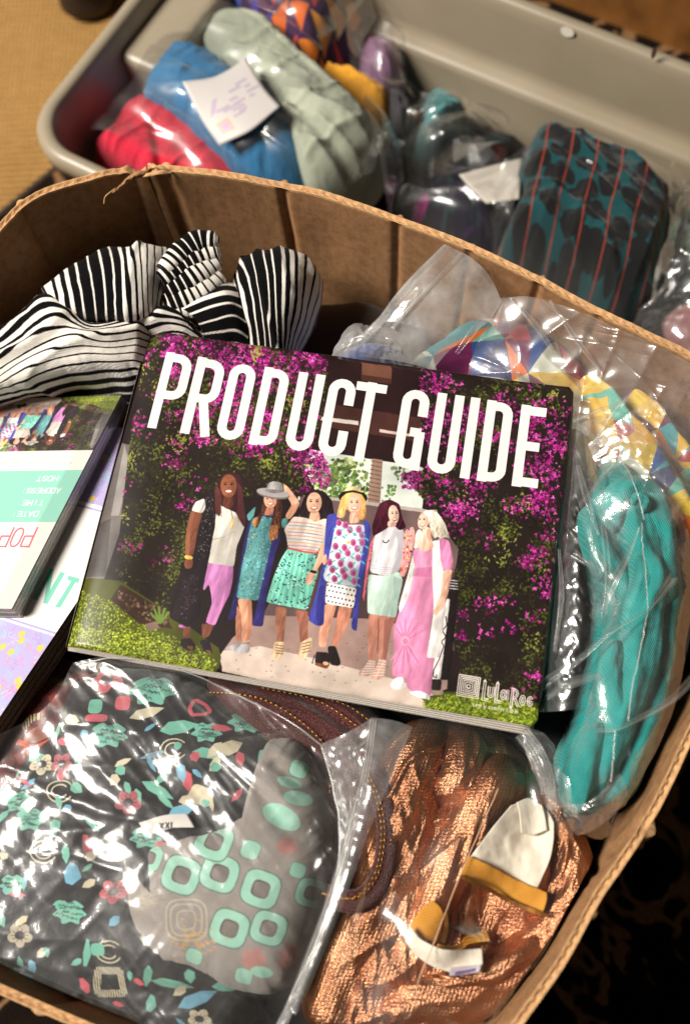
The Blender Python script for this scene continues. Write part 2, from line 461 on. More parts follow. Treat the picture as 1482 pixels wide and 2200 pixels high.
    pl([(905, 1500), (960, 1486), (1060, 1490), (1158, 1512), (1152, 1563), (925, 1524)], (70, 78, 28))
    cv.spd([(905, 1508), (960, 1492), (1060, 1500), (1157, 1522), (1152, 1562), (925, 1524)], [(132, 156, 40), (162, 182, 52), (96, 118, 30), (178, 192, 70)], 1700, (1.2, 3.4), 44)
    # scrolled panel and posts at the right
    c3 = lambda q: np.asarray(q, float)/4.231+[650, 1000]
    c2 = lambda q: np.asarray(q, float)/4.359+[360, 1000]
    def rnd(q):
        q = np.asarray(q, float)
        for _ in range(2):
            b = np.roll(q, -1, 0); e = np.minimum(.25, 14/(np.linalg.norm(b-q, axis=1)+1e-6))[:, None]
            q = np.stack([q*(1-e)+b*e, q*e+b*(1-e)], 1).reshape(-1, 2)
        return q
    def shade(q, c, al):
        # cloth and skin in the printed photograph: lighter on one side, with soft folds
        if al < 1: return pl(q, c, al)
        t = cv.pts(q); x0, x1 = t[:, 0].min(), t[:, 0].max(); w = max(x1-x0, 4); sd = int(t[0, 0]*3+t[0, 1]); base = np.array(c, np.float32)
        if w < 9: return pl(q, c, al)
        def f(r, X, Y):
            u = (X-x0)/w+0*Y; n = fbm((X+(Y-t[0, 1])*.12)/max(5, w*.16), Y/max(26, w*.7), sd % 997, 3)
            k = 1.10-.34*np.clip(u-.25, 0, 1)**1.4-.16*np.clip(.18-u, 0, 1)/.18+.55*n
            return base*k[..., None]
        cv.raw(t, f)
    p3 = lambda q, c, al=1.: shade(c3(rnd(q)), c, al)
    p2 = lambda q, c, al=1.: shade(c2(rnd(q)), c, al)
    p3([(1330, 1130), (1420, 1140), (1330, 1950), (1240, 1950)], (30, 24, 24))
    p3([(1320, 1020), (1420, 1030), (1400, 1140), (1310, 1130)], (34, 30, 34))
    for k in range(4): p3([(1330, 1035+k*25), (1415, 1045+k*25), (1413, 1055+k*25), (1330, 1045+k*25)], (190, 184, 186))
    p3([(1305, 1210), (1340, 1210), (1250, 1950), (1165, 1945)], (226, 220, 218))
    cv.line(c3([(1300, 1370), (1310, 1450), (1270, 1500), (1300, 1560), (1260, 1600), (1280, 1640), (1240, 1760), (1190, 1860), (1185, 1920), (1215, 1930), (1215, 1900)]), 2.2, (40, 32, 34))
    p3([(1165, 1940), (1265, 1945), (1255, 2050), (1160, 2040)], (42, 34, 34))
    p3([(1160, 2040), (1285, 2050), (1280, 2090), (1170, 2085)], (150, 130, 116))
    # ---- six people, from the left
    SK = (226, 172, 142); SKD = (176, 116, 92); BR = (122, 72, 54); BRD = (84, 46, 36)
    def face(c, rx, ry, sk, f, tilt=0, look=0):
        cv.ell(f([c])[0], rx/f.s, ry/f.s, np.array(sk), 1, tilt)
        cv.ell(f([(c[0]-rx*.45, c[1]+ry*.1)])[0], rx*.5/f.s, ry*.8/f.s, np.array(sk)*1.07, .5, tilt)
        cv.ell(f([(c[0], c[1]-ry*.80)])[0], rx*.62/f.s, ry*.18/f.s, np.array(sk)*.80, .4, tilt)
        cv.ell(f([(c[0]+rx*.62, c[1]+ry*.05)])[0], rx*.34/f.s, ry*.62/f.s, np.array(sk)*.78, .6, tilt)
        cv.ell(f([(c[0], c[1]+ry*.88)])[0], rx*.5/f.s, ry*.14/f.s, np.array(sk)*.74, .6, tilt)
        for sx in (-.42, .38):
            e = f([(c[0]+rx*(sx+look), c[1]-ry*.12)])[0]
            cv.ell(e, rx*.17/f.s, ry*.06/f.s, (44, 26, 24)); cv.ell(e-[0, ry*.16/f.s], rx*.22/f.s, ry*.035/f.s, (70, 42, 34), .8)
        cv.ell(f([(c[0]+rx*look, c[1]+ry*.18)])[0], rx*.13/f.s, ry*.07/f.s, np.array(sk)*.75, .8)
        cv.ell(f([(c[0]+rx*look, c[1]+ry*.50)])[0], rx*.46/f.s, ry*.17/f.s, (158, 62, 62))
        cv.ell(f([(c[0]+rx*look, c[1]+ry*.47)])[0], rx*.38/f.s, ry*.10/f.s, (244, 238, 232))
    class Fm:
        def __init__(s, g, k): s.g, s.s = g, k
        def __call__(s, q): return s.g(q)
    f2, f3 = Fm(c2, 4.359), Fm(c3, 4.231)
    def strands(f, reg, cols, n, ln, seed, wav=6, wd=.7):
        r = np.random.default_rng(seed); reg = np.asarray(reg, float); lo, hi = reg.min(0), reg.max(0); k = 0
        while k < n:
            p = lo+r.random(2)*(hi-lo)
            if not inside(reg, p): k += .1; continue
            k += 1; ph = r.random()*6.28; dr = r.normal(0, .10); q = []
            for t in np.linspace(0, 1, 7):
                w = p+[dr*ln*t+wav*math.sin(ph+t*5.5), ln*t]
                if not inside(reg, w): break
                q.append(w)
            if len(q) > 2: cv.line(f(np.array(q)), wd*r.uniform(.6, 1.5), cols[r.integers(len(cols))], .75)
    # A: long dark braids, pale tunic, black lace vest, lilac trousers
    p2([(735, 540), (760, 600), (700, 1000), (640, 1250), (620, 1420), (500, 1520), (480, 1440), (560, 1300), (615, 1130), (630, 830), (700, 640)], (32, 24, 28))
    p2([(140, 1500), (215, 1500), (215, 1620), (150, 1620)], BR); p2([(320, 1480), (440, 1490), (385, 1610), (325, 1620)], BR)
    p2([(365, 900), (620, 935), (614, 1060), (588, 1200), (535, 1300), (475, 1430), (448, 1502), (356, 1475), (380, 1400), (418, 1290), (408, 1200), (388, 1110), (345, 1180), (328, 1140), (350, 1020)], (190, 122, 176))
    p2([(570, 950), (620, 940), (614, 1060), (588, 1200), (535, 1300), (500, 1370), (530, 1250), (560, 1100)], (150, 88, 142), .5)
    p2([(100, 1490), (180, 1500), (180, 1525), (110, 1520)], (176, 108, 168))
    p2([(370, 330), (440, 295), (500, 380), (590, 420), (690, 470), (735, 540), (700, 640), (650, 760), (625, 950), (375, 915), (410, 760), (450, 560), (440, 420)], (204, 198, 188))
    p2([(620, 470), (720, 540), (690, 650), (640, 770), (625, 950), (560, 940), (610, 700)], (172, 164, 156), .8)
    cv.line(c2([(420, 700), (540, 670), (640, 610)]), 1.2, (160, 152, 144))
    p2([(350, 285), (440, 265), (462, 400), (445, 560), (405, 800), (345, 1100), (330, 1180), (300, 1420), (190, 1520), (20, 1430), (40, 1300), (150, 1060), (250, 900), (280, 600), (330, 430)], (34, 26, 30))
    cv.spd(c2([(355, 290), (440, 275), (455, 400), (430, 560), (390, 800), (300, 920), (290, 700), (340, 440)]), [(150, 144, 142), (110, 104, 104)], 130, (.9, 2.0), 51)
    cv.spd(c2([(150, 1060), (300, 1000), (280, 1250), (200, 1450), (100, 1420)]), [(126, 84, 118), (96, 66, 92)], 130, (.8, 1.8), 52)
    p2([(350, 308), (362, 400), (330, 455), (222, 430), (260, 350)], (216, 212, 206))
    p2([(225, 428), (335, 455), (300, 560), (272, 700), (245, 850), (168, 850), (172, 690), (188, 560)], BR)
    p2([(225, 430), (262, 440), (220, 600), (205, 850), (168, 850), (172, 690), (188, 560)], (158, 98, 74), .8)
    p2([(150, 885), (246, 880), (235, 965), (170, 975)], BR); p2([(160, 842), (240, 850), (240, 886), (160, 878)], (214, 186, 90))
    cv.line(c2([(590, 400), (610, 480), (612, 500)]), 1.2, (70, 50, 40)); p2([(600, 500), (625, 500), (612, 605), (595, 600)], (206, 172, 96))
    p2([(505, 95), (600, 58), (680, 95), (718, 200), (705, 330), (742, 560), (725, 590), (690, 540), (640, 440), (500, 330), (500, 480), (470, 470), (440, 430), (448, 250)], (58, 30, 34))
    p2([(535, 270), (620, 270), (620, 380), (570, 420), (510, 380)], BRD)
    face((575, 195), 76, 108, (146, 88, 62), f2)
    for k in range(9): cv.line(c2([(455+k*4, 180+k*6), (448+k*7, 300), (460+k*6, 440+(k*37 % 50))]), 1.1, (104, 56, 50), .8)
    for k in range(9): cv.line(c2([(660+k*5, 160+k*7), (662+k*6, 330), (660+k*9, 500+(k*31 % 60))]), 1.1, (100, 52, 52), .8)
    p2([(130, 1625), (220, 1615), (264, 1690), (262, 1725), (200, 1735), (120, 1690)], (40, 30, 32)); p2([(180, 1690), (240, 1690), (250, 1720), (200, 1725)], BR)
    p2([(300, 1640), (390, 1625), (418, 1730), (420, 1765), (350, 1755)], (38, 32, 40)); p2([(350, 1725), (410, 1735), (410, 1760), (365, 1750)], BR)
    # B: grey brimmed hat, raised arm, teal dress, navy cardigan
    p2([(655, 1245), (790, 1255), (795, 1450), (770, 1660), (700, 1660), (690, 1450)], (206, 146, 116)); p2([(635, 1280), (690, 1380), (690, 1640), (640, 1640)], SKD)
    p2([(745, 1260), (790, 1255), (795, 1450), (770, 1660), (740, 1660), (760, 1450)], SKD, .7)
    p2([(820, 388), (760, 520), (720, 700), (660, 1040), (590, 1350), (556, 1450), (640, 1440), (660, 1240), (750, 700), (800, 500)], (40, 36, 82))
    p2([(1045, 590), (1062, 700), (1000, 850), (940, 1150), (892, 1510), (786, 1500), (850, 1260), (960, 750)], (46, 40, 98))
    D = [(790, 500), (880, 470), (1000, 500), (970, 750), (910, 1000), (850, 1268), (645, 1242), (690, 980), (750, 700)]
    p2(D, (92, 150, 150)); cv.spd(c2(D), [(128, 186, 180), (64, 118, 128), (160, 208, 196), (56, 96, 120)], 420, (.9, 2.6), 53)
    cv.spd(c2([(790, 600), (850, 600), (820, 900), (740, 1200), (700, 1200)]), [(226, 190, 150)], 12, (1.6, 3), 54)
    p2([(900, 500), (1000, 500), (970, 750), (910, 1000), (850, 1268), (800, 1262), (900, 800)], (40, 80, 96), .28)
    p2([(738, 470), (830, 378), (812, 480), (762, 530)], (98, 158, 156)); p2([(1065, 500), (1140, 490), (1110, 580), (1070, 590)], (78, 128, 124))
    p2([(1080, 168), (1132, 205), (1242, 350), (1200, 440), (1140, 512), (1098, 480), (1165, 370), (1098, 260)], SK); p2([(1160, 370), (1242, 350), (1200, 440), (1140, 512), (1098, 480)], SKD, .5)
    p2([(900, 285), (872, 450), (790, 540), (835, 600), (900, 450), (925, 380)], (74, 42, 34))
    p2([(1025, 265), (1085, 380), (1062, 560), (1030, 690), (950, 715), (955, 600), (990, 480), (1010, 380)], (66, 36, 30))
    p2([(790, 530), (850, 470), (840, 560), (820, 590)], (190, 126, 72)); p2([(960, 560), (1040, 560), (1032, 690), (950, 715)], (166, 104, 60)); p2([(985, 600), (1010, 600), (1000, 690), (970, 700)], (206, 150, 94))
    strands(c2, [(900, 285), (872, 450), (790, 540), (835, 600), (900, 450), (925, 380)], [(40, 22, 18), (120, 70, 44), (160, 104, 62)], 26, 130, 1)
    strands(c2, [(1025, 265), (1085, 380), (1062, 560), (1030, 690), (950, 715), (955, 600), (990, 480), (1010, 380)], [(36, 20, 18), (130, 78, 46), (190, 130, 78), (96, 56, 40)], 60, 150, 2)
    p2([(930, 380), (1000, 380), (990, 470), (900, 470)], SKD)
    cv.line(c2([(890, 450), (940, 500), (990, 460)]), 3, (70, 76, 110))
    face((962, 325), 60, 78, SK, f2, -.1)
    cv.ell(c2([(992, 268)])[0], 36, 11, (120, 112, 112), 1, .13); cv.ell(c2([(990, 258)])[0], 36, 9.5, (176, 170, 170), 1, .13)
    p2([(918, 245), (945, 165), (1000, 148), (1072, 165), (1090, 250), (1000, 265)], (184, 178, 178)); p2([(1030, 155), (1072, 165), (1090, 250), (1050, 258)], (146, 140, 142)); p2([(918, 225), (1088, 232), (1090, 252), (1000, 266), (916, 246)], (128, 120, 122))
    p2([(606, 1720), (690, 1668), (772, 1680), (772, 1745), (660, 1775)], (186, 178, 182)); p2([(536, 1715), (640, 1660), (692, 1680), (606, 1745)], (170, 162, 168))
    cv.line(c2([(690, 1660), (770, 1640)]), 1.5, (200, 190, 190))
    # C: black bob, striped top, mint skirt
    p2([(1010, 1320), (1118, 1335), (1102, 1500), (1086, 1660), (1028, 1665), (1010, 1480)], (164, 106, 84)); p2([(1190, 1350), (1312, 1360), (1316, 1480), (1310, 1650), (1240, 1665), (1230, 1500)], (150, 94, 76))
    p2([(1300, 250), (1390, 225), (1470, 245), (1540, 330), (1570, 520), (1400, 510), (1248, 500), (1230, 430)], (36, 26, 30))
    strands(c2, [(1300, 250), (1390, 225), (1470, 245), (1540, 330), (1570, 520), (1248, 500), (1230, 430)], [(16, 10, 12), (74, 54, 56), (54, 38, 42)], 50, 150, 8, 5)
    p2([(1335, 430), (1420, 430), (1430, 520), (1320, 520)], SK)
    face((1372, 350), 72, 98, (236, 184, 154), f2, .08)
    T = [(1180, 478), (1300, 490), (1380, 530), (1470, 495), (1560, 520), (1600, 600), (1585, 730), (1450, 735), (1392, 822), (1128, 772), (1110, 650), (1088, 600)]
    p2(T, (224, 208, 198))
    for k in range(9):
        y = 530+k*31; col = [(206, 120, 110), (120, 160, 170), (214, 160, 110), (150, 130, 170)][k % 4]
        cv.line(c2([(1120+max(0, 3-k)*8, y), (1300, y+10), (1450, y+34)]), 1.6, col)
    p2([(1130, 640), (1250, 700), (1392, 800), (1390, 822), (1128, 772)], (180, 150, 150), .25)
    S = [(1120, 780), (1392, 825), (1412, 1000), (1352, 1200), (1302, 1355), (920, 1280), (990, 1050), (1060, 880)]
    p2(S, (124, 202, 178))
    for k in range(7): p2([(1130+k*38, 800+k*4), (1142+k*38, 800+k*4), (990+k*58, 1300), (965+k*58, 1295)], (70, 150, 132), .5)
    r = np.random.default_rng(5)
    for k in range(190):
        c = np.array([r.uniform(930, 1410), r.uniform(800, 1350)])
        if inside(np.array(S), c): p2([c+[-11, -6], c+[11, -5], c+[1, 13]], (30, 34, 70) if r.random() < .7 else (222, 238, 232))
    cv.line(c2([(1122, 772), (1250, 805), (1392, 822)]), 3.6, (198, 84, 84))
    p2([(1440, 735), (1550, 730), (1450, 900), (1392, 990), (1350, 1110), (1288, 1115), (1300, 1030), (1370, 960)], (226, 172, 144)); p2([(1335, 975), (1400, 990), (1392, 1015), (1330, 1000)], (36, 28, 32))
    p2([(998, 1650), (1098, 1650), (1082, 1770), (1050, 1825), (975, 1795)], (222, 190, 152)); p2([(1240, 1660), (1352, 1600), (1355, 1700), (1290, 1812), (1222, 1800)], (222, 190, 152))
    for k in range(4): cv.line(c2([(1010, 1680+k*25), (1085, 1690+k*25)]), 1.5, (96, 62, 50)); cv.line(c2([(1260, 1670+k*28), (1340, 1650+k*28)]), 1.6, (96, 62, 50))
    # D: straw hat, wavy fair hair, flowered blouse, blue cardigan, dotted skirt
    p3([(205, 1255), (312, 1265), (270, 1400), (210, 1650), (150, 1650), (145, 1480)], (214, 150, 124)); p3([(330, 1270), (452, 1290), (420, 1420), (310, 1650), (258, 1640), (300, 1450)], (186, 124, 102))
    p3([(220, 450), (322, 428), (335, 500), (290, 620), (240, 850), (212, 1050), (192, 1450), (138, 1462), (48, 1405), (130, 1150), (190, 850), (208, 600)], (62, 64, 146))
    p3([(550, 485), (612, 530), (622, 600), (570, 930), (520, 1200), (490, 1510), (440, 1480), (480, 1150), (540, 800), (566, 600)], (58, 60, 140))
    p3([(150, 1100), (200, 1080), (190, 1450), (138, 1462), (120, 1300)], (44, 44, 112), .7)
    B = [(325, 490), (420, 540), (520, 535), (562, 540), (562, 680), (512, 950), (492, 1108), (212, 1055), (185, 1010), (240, 830), (285, 600)]
    p3(B, (214, 222, 232))
    for k, (x, y) in enumerate([(330,520),(430,585),(540,630),(330,610),(460,700),(300,735),(380,745),(495,755),(540,700),(320,820),(410,795),(345,890),(435,905),(505,840),(270,945),(365,960),(460,975),(290,1030),(385,1005),(468,1050),(390,540),(245,880),(510,580)]):
        cv.ell(c3([(x, y)])[0], 6.6, 8.0, (186, 96, 142)); cv.ell(c3([(x+4, y+4)])[0], 3.6, 4.6, (150, 62, 112))
        cv.ell(c3([(x+42, y+40)])[0], 5.6, 2.0, (84, 168, 168), 1, .7); cv.ell(c3([(x-34, y+48)])[0], 4.6, 1.8, (96, 176, 172), 1, -.7)
    p3([(500, 540), (562, 540), (562, 680), (512, 950), (492, 1108), (450, 1100), (520, 760)], (120, 120, 160), .3)
    K = [(218, 1060), (490, 1112), (462, 1298), (204, 1252)]
    p3(K, (236, 228, 220))
    for a in range(4):
        for b in range(8): cv.ell(c3([(228+b*34+(a % 2)*16-a*3, 1088+a*48+b*7)])[0], 2.0, 2.0, (30, 26, 30), n=8)
    cv.ell(c3([(458, 292)])[0], 31, 17, (30, 26, 24), 1, .05)
    p3([(350, 290), (420, 240), (530, 250), (578, 330), (572, 470), (530, 500), (395, 390), (365, 480), (305, 470)], (214, 166, 100))
    p3([(330, 420), (380, 360), (370, 470), (310, 475)], (236, 196, 132)); p3([(520, 400), (575, 380), (570, 480), (530, 500)], (186, 132, 72))
    strands(c3, [(350, 290), (400, 250), (410, 330), (400, 440), (365, 490), (305, 475)], [(150, 102, 56), (238, 204, 140), (196, 144, 82)], 40, 110, 3, 12)
    strands(c3, [(530, 260), (578, 330), (574, 480), (530, 510), (525, 400)], [(150, 100, 54), (236, 200, 136), (186, 134, 76)], 34, 110, 4, 12)
    p3([(430, 420), (512, 420), (520, 520), (420, 530)], (222, 166, 140))
    face((470, 345), 62, 84, (238, 186, 160), f3)
    p3([(362, 245), (380, 215), (440, 188), (510, 196), (552, 255), (460, 235)], (206, 182, 134)); p3([(362, 240), (460, 222), (552, 250), (555, 268), (460, 242), (360, 262)], (34, 30, 28))
    p3([(400, 690), (430, 685), (425, 715), (395, 712)], (190, 160, 60))
    p3([(170, 860), (215, 790), (225, 870), (195, 915)], SK)
    p3([(120, 1690), (240, 1700), (246, 1800), (225, 1848), (110, 1805)], (34, 26, 28)); p3([(225, 1640), (300, 1640), (348, 1790), (330, 1825), (250, 1810)], (30, 24, 26))
    p3([(118, 1790), (240, 1810), (225, 1850), (108, 1815)], (116, 70, 44)); p3([(180, 1780), (235, 1785), (235, 1815), (190, 1815)], SK)
    cv.line(c3([(110, 1720), (85, 1800)]), 1.8, (30, 24, 26))
    # E: burgundy hair, pale top, floral kimono, pale mint skirt
    p3([(605, 1340), (852, 1375), (800, 1500), (760, 1770), (692, 1770), (690, 1500), (668, 1770), (600, 1770), (585, 1500)], (184, 124, 106)); cv.line(c3([(690, 1390), (688, 1520), (680, 1700)]), 2, (120, 72, 62))
    p3([(740, 1400), (850, 1375), (800, 1500), (760, 1770), (730, 1770)], (140, 88, 78), .6)
    p3([(620, 690), (655, 640), (625, 800), (590, 1000), (562, 1245), (542, 1200), (580, 900)], (196, 96, 116)); p3([(915, 600), (1005, 548), (1024, 640), (980, 850), (925, 1015), (880, 1000), (905, 800)], (226, 150, 150))
    cv.spd(c3([(920, 600), (1005, 555), (1020, 640), (975, 850), (925, 1005), (890, 980)]), [(200, 60, 80), (236, 190, 90), (96, 120, 70), (240, 200, 190), (60, 40, 50)], 80, (1.5, 3.6), 55)
    cv.spd(c3([(622, 700), (650, 660), (600, 1000), (562, 1230)]), [(90, 50, 60), (220, 140, 90)], 26, (1.2, 2.6), 56)
    p3([(650, 640), (740, 565), (850, 548), (922, 590), (902, 850), (880, 955), (740, 1005), (608, 965), (630, 800)], (216, 212, 216)); p3([(850, 600), (922, 590), (902, 850), (880, 955), (800, 980), (870, 800)], (176, 172, 182), .7)
    for k in range(4): cv.line(c3([(620, 905+k*24), (720, 925+k*20), (880, 935+k*9)]), 1.0, (176, 172, 178))
    cv.line(c3([(725, 680), (740, 700), (765, 700), (785, 675)]), 2.2, (60, 46, 50))
    p3([(600, 985), (740, 1005), (875, 960), (912, 1040), (870, 1230), (850, 1382), (588, 1345), (588, 1100)], (188, 212, 200)); p3([(820, 1000), (912, 1040), (870, 1230), (850, 1382), (790, 1370), (830, 1200)], (152, 178, 168), .7)
    p3([(645, 500), (700, 340), (790, 305), (880, 350), (905, 480), (945, 560), (880, 592), (820, 530), (720, 600), (636, 645), (628, 560)], (62, 22, 36)); p3([(700, 360), (780, 320), (760, 420), (700, 520)], (92, 38, 52), .7)
    strands(c3, [(645, 500), (700, 340), (790, 305), (800, 400), (780, 520), (720, 600), (636, 645), (628, 560)], [(36, 10, 20), (110, 48, 62), (82, 28, 42)], 60, 130, 5, 14)
    strands(c3, [(860, 400), (905, 480), (945, 560), (880, 592), (860, 520)], [(36, 10, 20), (110, 48, 62)], 22, 80, 6, 10)
    p3([(770, 500), (850, 500), (850, 555), (770, 560)], (224, 178, 160))
    face((826, 445), 48, 86, (242, 200, 180), f3, -.12, .18)
    p3([(500, 1890), (600, 1790), (600, 1765), (664, 1765), (652, 1885), (580, 1922)], (206, 160, 140)); p3([(618, 1930), (690, 1790), (690, 1755), (762, 1765), (742, 1900), (700, 1955)], (206, 160, 140))
    for k in range(6): cv.line(c3([(595-k*14, 1775+k*24), (660-k*2, 1785+k*20)]), 1.7, (240, 234, 230)); cv.line(c3([(690-k*11, 1770+k*28), (758-k*3, 1785+k*24)]), 1.7, (240, 234, 230))
    # F: platinum hair, pink dress knotted at the knee, white lace vest
    p3([(1000, 770), (1040, 735), (1200, 735), (1240, 650), (1330, 680), (1366, 850), (1362, 945), (1270, 945), (1250, 830), (1190, 1000), (1192, 1300), (1165, 1450), (1130, 1740), (1192, 1750), (1165, 2095), (1040, 2085), (950, 2025), (930, 1920), (850, 1925), (808, 1900), (832, 1700), (820, 1500), (900, 1250), (1000, 1000)], (214, 136, 174))
    p3([(1000, 780), (1040, 745), (1190, 745), (1180, 960), (1010, 1000)], (222, 148, 184)); p3([(1020, 930), (1180, 920), (1180, 1010), (1005, 1010)], (190, 104, 148), .6)
    for a in range(12):
        t = -2.5+a*.19; cv.line(c3([(930, 1590), (930+(150+110*(a/11.))*math.cos(t)*.8, 1590+(150+110*(a/11.))*math.sin(t))]), 1.8 if a % 2 else 1.2, (186, 104, 150) if a % 2 else (232, 170, 200), .8)
    for a in range(9):
        t = .45+a*.26; cv.line(c3([(930, 1600), (930+(260)*math.cos(t)*.62, 1600+300*math.sin(t))]), 2.2, (186, 98, 146) if a % 2 else (228, 164, 196), .8)
    cv.ell(c3([(928, 1592)])[0], 9.5, 10.5, (232, 170, 200)); cv.ell(c3([(934, 1600)])[0], 6, 6.5, (206, 132, 172))
    p3([(1000, 800), (1022, 950), (962, 1200), (882, 1345), (868, 1290), (930, 1080), (978, 900)], (226, 220, 216)); p3([(1178, 680), (1262, 680), (1280, 1000), (1302, 1200), (1290, 1360), (1242, 1750), (1126, 1750), (1170, 1450), (1192, 1290), (1178, 1000)], (232, 226, 222))
    cv.spd(c3([(1220, 720), (1262, 700), (1280, 1000), (1290, 1300), (1240, 1300)]), [(196, 186, 184)], 60, (.8, 1.8), 57)
    p3([(1278, 945), (1362, 945), (1322, 1150), (1275, 1300), (1200, 1372), (1186, 1330), (1250, 1180)], (228, 174, 150)); p3([(1240, 650), (1330, 680), (1366, 850), (1362, 945), (1270, 945), (1250, 830)], (206, 128, 168))
    HR_ = [(1120, 415), (1160, 398), (1222, 420), (1292, 520), (1318, 600), (1338, 668), (1290, 645), (1262, 672), (1225, 640), (1196, 668), (1165, 600), (1150, 520), (1130, 460)]
    HL_ = [(1062, 575), (1085, 600), (1098, 660), (1085, 720), (1050, 745), (1004, 756), (1020, 700), (1022, 640), (1042, 590)]
    p3(HR_, (222, 212, 196)); p3([(1085, 560), (1160, 560), (1165, 640), (1195, 745), (1090, 790), (1050, 750), (1090, 680)], (226, 174, 152))
    p3([(1120, 580), (1160, 570), (1168, 640), (1160, 690), (1130, 660)], (176, 122, 104), .6)
    p3(HL_, (226, 214, 196))
    strands(c3, HR_, [(160, 144, 120), (250, 244, 234), (196, 180, 156), (134, 116, 94)], 90, 140, 7, 11)
    strands(c3, HL_, [(160, 144, 120), (248, 242, 230), (190, 172, 146)], 30, 110, 9, 9)
    face((1098, 500), 50, 80, (238, 190, 168), f3, .22, -.28)
    p3([(1090, 425), (1130, 402), (1190, 420), (1200, 500), (1170, 600), (1150, 540), (1140, 470), (1110, 440)], (236, 228, 214)); strands(c3, [(1110, 420), (1190, 420), (1200, 500), (1165, 600), (1140, 470)], [(176, 160, 136), (250, 246, 238)], 26, 110, 10, 6)
    cv.line(c3([(1175, 405), (1215, 405), (1222, 435)]), 1.6, (236, 226, 214))
    p3([(785, 2000), (840, 1930), (915, 1920), (932, 2020), (850, 2045)], (240, 236, 236)); p3([(955, 2060), (1060, 2048), (1150, 2085), (1160, 2135), (1060, 2110)], (240, 236, 236))
    # a photograph's softness and broad tone, then fine grain
    a = cv.a
    for _ in range(2):
        a = (a*2+np.roll(a, 1, 0)+np.roll(a, -1, 0)+np.roll(a, 1, 1)+np.roll(a, -1, 1))/6
    yy, xx = np.mgrid[0:cv.h, 0:cv.w]
    cv.a = a*(1+.5*fbm(xx/90., yy/90., 61, 4))[..., None].astype(np.float32)
    # fine print grain
    cv.a += np.random.default_rng(1).normal(0, 3.0, cv.a.shape[:2])[..., None]
draw_cover(cov)
COVER_ART = cov.a.copy()
# title, logo and line of small print (cover units: u right, v down, scaled to equal units)
cov.T = lambda p: np.asarray(p, float)*[CW, CH]
def utext(cv, ch, u0, u1, v0, v1, t, col):
    k = CH/CW
    for l in letter(ch, u1-u0, (v1-v0)*k, t):
        cv.T = lambda p: np.asarray(p, float)*CW
        cv.line(np.array(l)+[u0, v0*k], t, col)
_tw = (240, 237, 231)
for ch, a, b in [('P', .059, .127), ('R', .136, .205), ('O', .217, .279), ('D', .296, .358), ('U', .377, .439), ('C', .452, .514), ('T', .516, .581),
                 ('G', .622, .684), ('U', .699, .761), ('I', .774, .797), ('D', .812, .873), ('E', .889, .943)]:
    m = (a+b)/2
    utext(cov, ch, a, b, .067+.011*m, .316+.015*m, .0215, _tw)
k_ = CH/CW
cov.T = lambda p: np.asarray(p, float)*CW
LG = (238, 226, 218)
for r_ in (.0215, .0180, .0145, .0110, .0075, .0035):       # square of nested squares
    q = np.array([(-r_, -r_), (r_, -r_), (r_, r_), (-r_, r_), (-r_, -r_)])+[.8545, .923*k_]
    cov.line(q, .0017, LG)
def lg(pts): cov.line(np.array(pts)+[.882, .895*k_], .0017, LG)
def tri(x, y, s): cov.poly(np.array([(x-.0035, y), (x+.0035, y), (x, y-s)])+[.882, .895*k_], LG)
for x in (.0, .0262):                                        # double-line L with an arrow tip
    lg([(x+.0022, .006), (x+.0022, .0445), (x+.016, .0445)]); lg([(x+.0064, .006), (x+.0064, .0405), (x+.016, .0405)]); tri(x+.0043, .0058, .0055)
def lgo(cx, cy, rx, ry, a0=0, a1=360, n=16):
    for k in (0, .0038): lg([tuple(p) for p in arc(cx, cy, rx-k, ry-k, a0, a1, n)])
lgo(.0190, .0290, .0064, .0075, 0, 180); 
for dx in (.0126, .0164, .0216, .0254): lg([(dx, .014), (dx, .029)])
lgo(.0446, .0265, .0062, .0100); lg([(.0508, .0150), (.0508, .037)]); lg([(.0546, .0150), (.0546, .037)])
for dx in (.0600, .0640): lg([(dx, .010), (dx, .047)])
lg([(.060, .010)]+arc(.063, .0205, .0110, .0105, -90, 90)+[(.066, .031)]); lg([(.064, .014)]+arc(.064, .0205, .0066, .0066, -90, 90)); lg([(.066, .031), (.0752, .047)]); lg([(.070, .030), (.0790, .046)])
tri(.062, .0475, -.006)
lgo(.0838, .0310, .0058, .0100); lgo(.0990, .0310, .0058, .0098, 20, 330); lg([(.0935, .031), (.1045, .031)])
# "simply comfortable" in light lower-case strokes
SM = {'s': [[(.8,.1),(.2,.1),(.1,.3),(.8,.65),(.7,.95),(.1,.95)]], 'i': [[(.5,0),(.5,1)],[(.5,-.35),(.5,-.25)]], 'm': [[(0,1),(0,0)],[(0,.2),(.3,0),(.5,.2),(.5,1)],[(.5,.2),(.8,0),(1,.2),(1,1)]],
      'p': [[(0,0),(0,1.5)],[(0,.2),(.5,0),(.9,.5),(.5,1),(0,.8)]], 'l': [[(.5,-.5),(.5,1)]], 'y': [[(0,0),(.45,1)],[(.9,0),(.3,1.5)]], 'c': [[(.9,.15),(.5,0),(.05,.5),(.5,1),(.9,.85)]],
      'o': [[(.5,0),(.05,.5),(.5,1),(.95,.5),(.5,0)]], 'f': [[(.8,-.5),(.4,-.4),(.35,1)],[(.05,0),(.75,0)]], 'r': [[(.2,0),(.2,1)],[(.2,.3),(.8,0)]], 't': [[(.45,-.35),(.45,.9),(.8,1)],[(.1,0),(.8,0)]],
      'a': [[(.1,.15),(.6,0),(.9,.3),(.9,1)],[(.9,.5),(.3,.5),(.1,.8),(.4,1),(.9,.8)]], 'b': [[(0,-.5),(0,1)],[(0,.2),(.5,0),(.9,.5),(.5,1),(0,.8)]], 'e': [[(.05,.5),(.95,.5),(.6,0),(.05,.45),(.4,1),(.9,.85)]]}
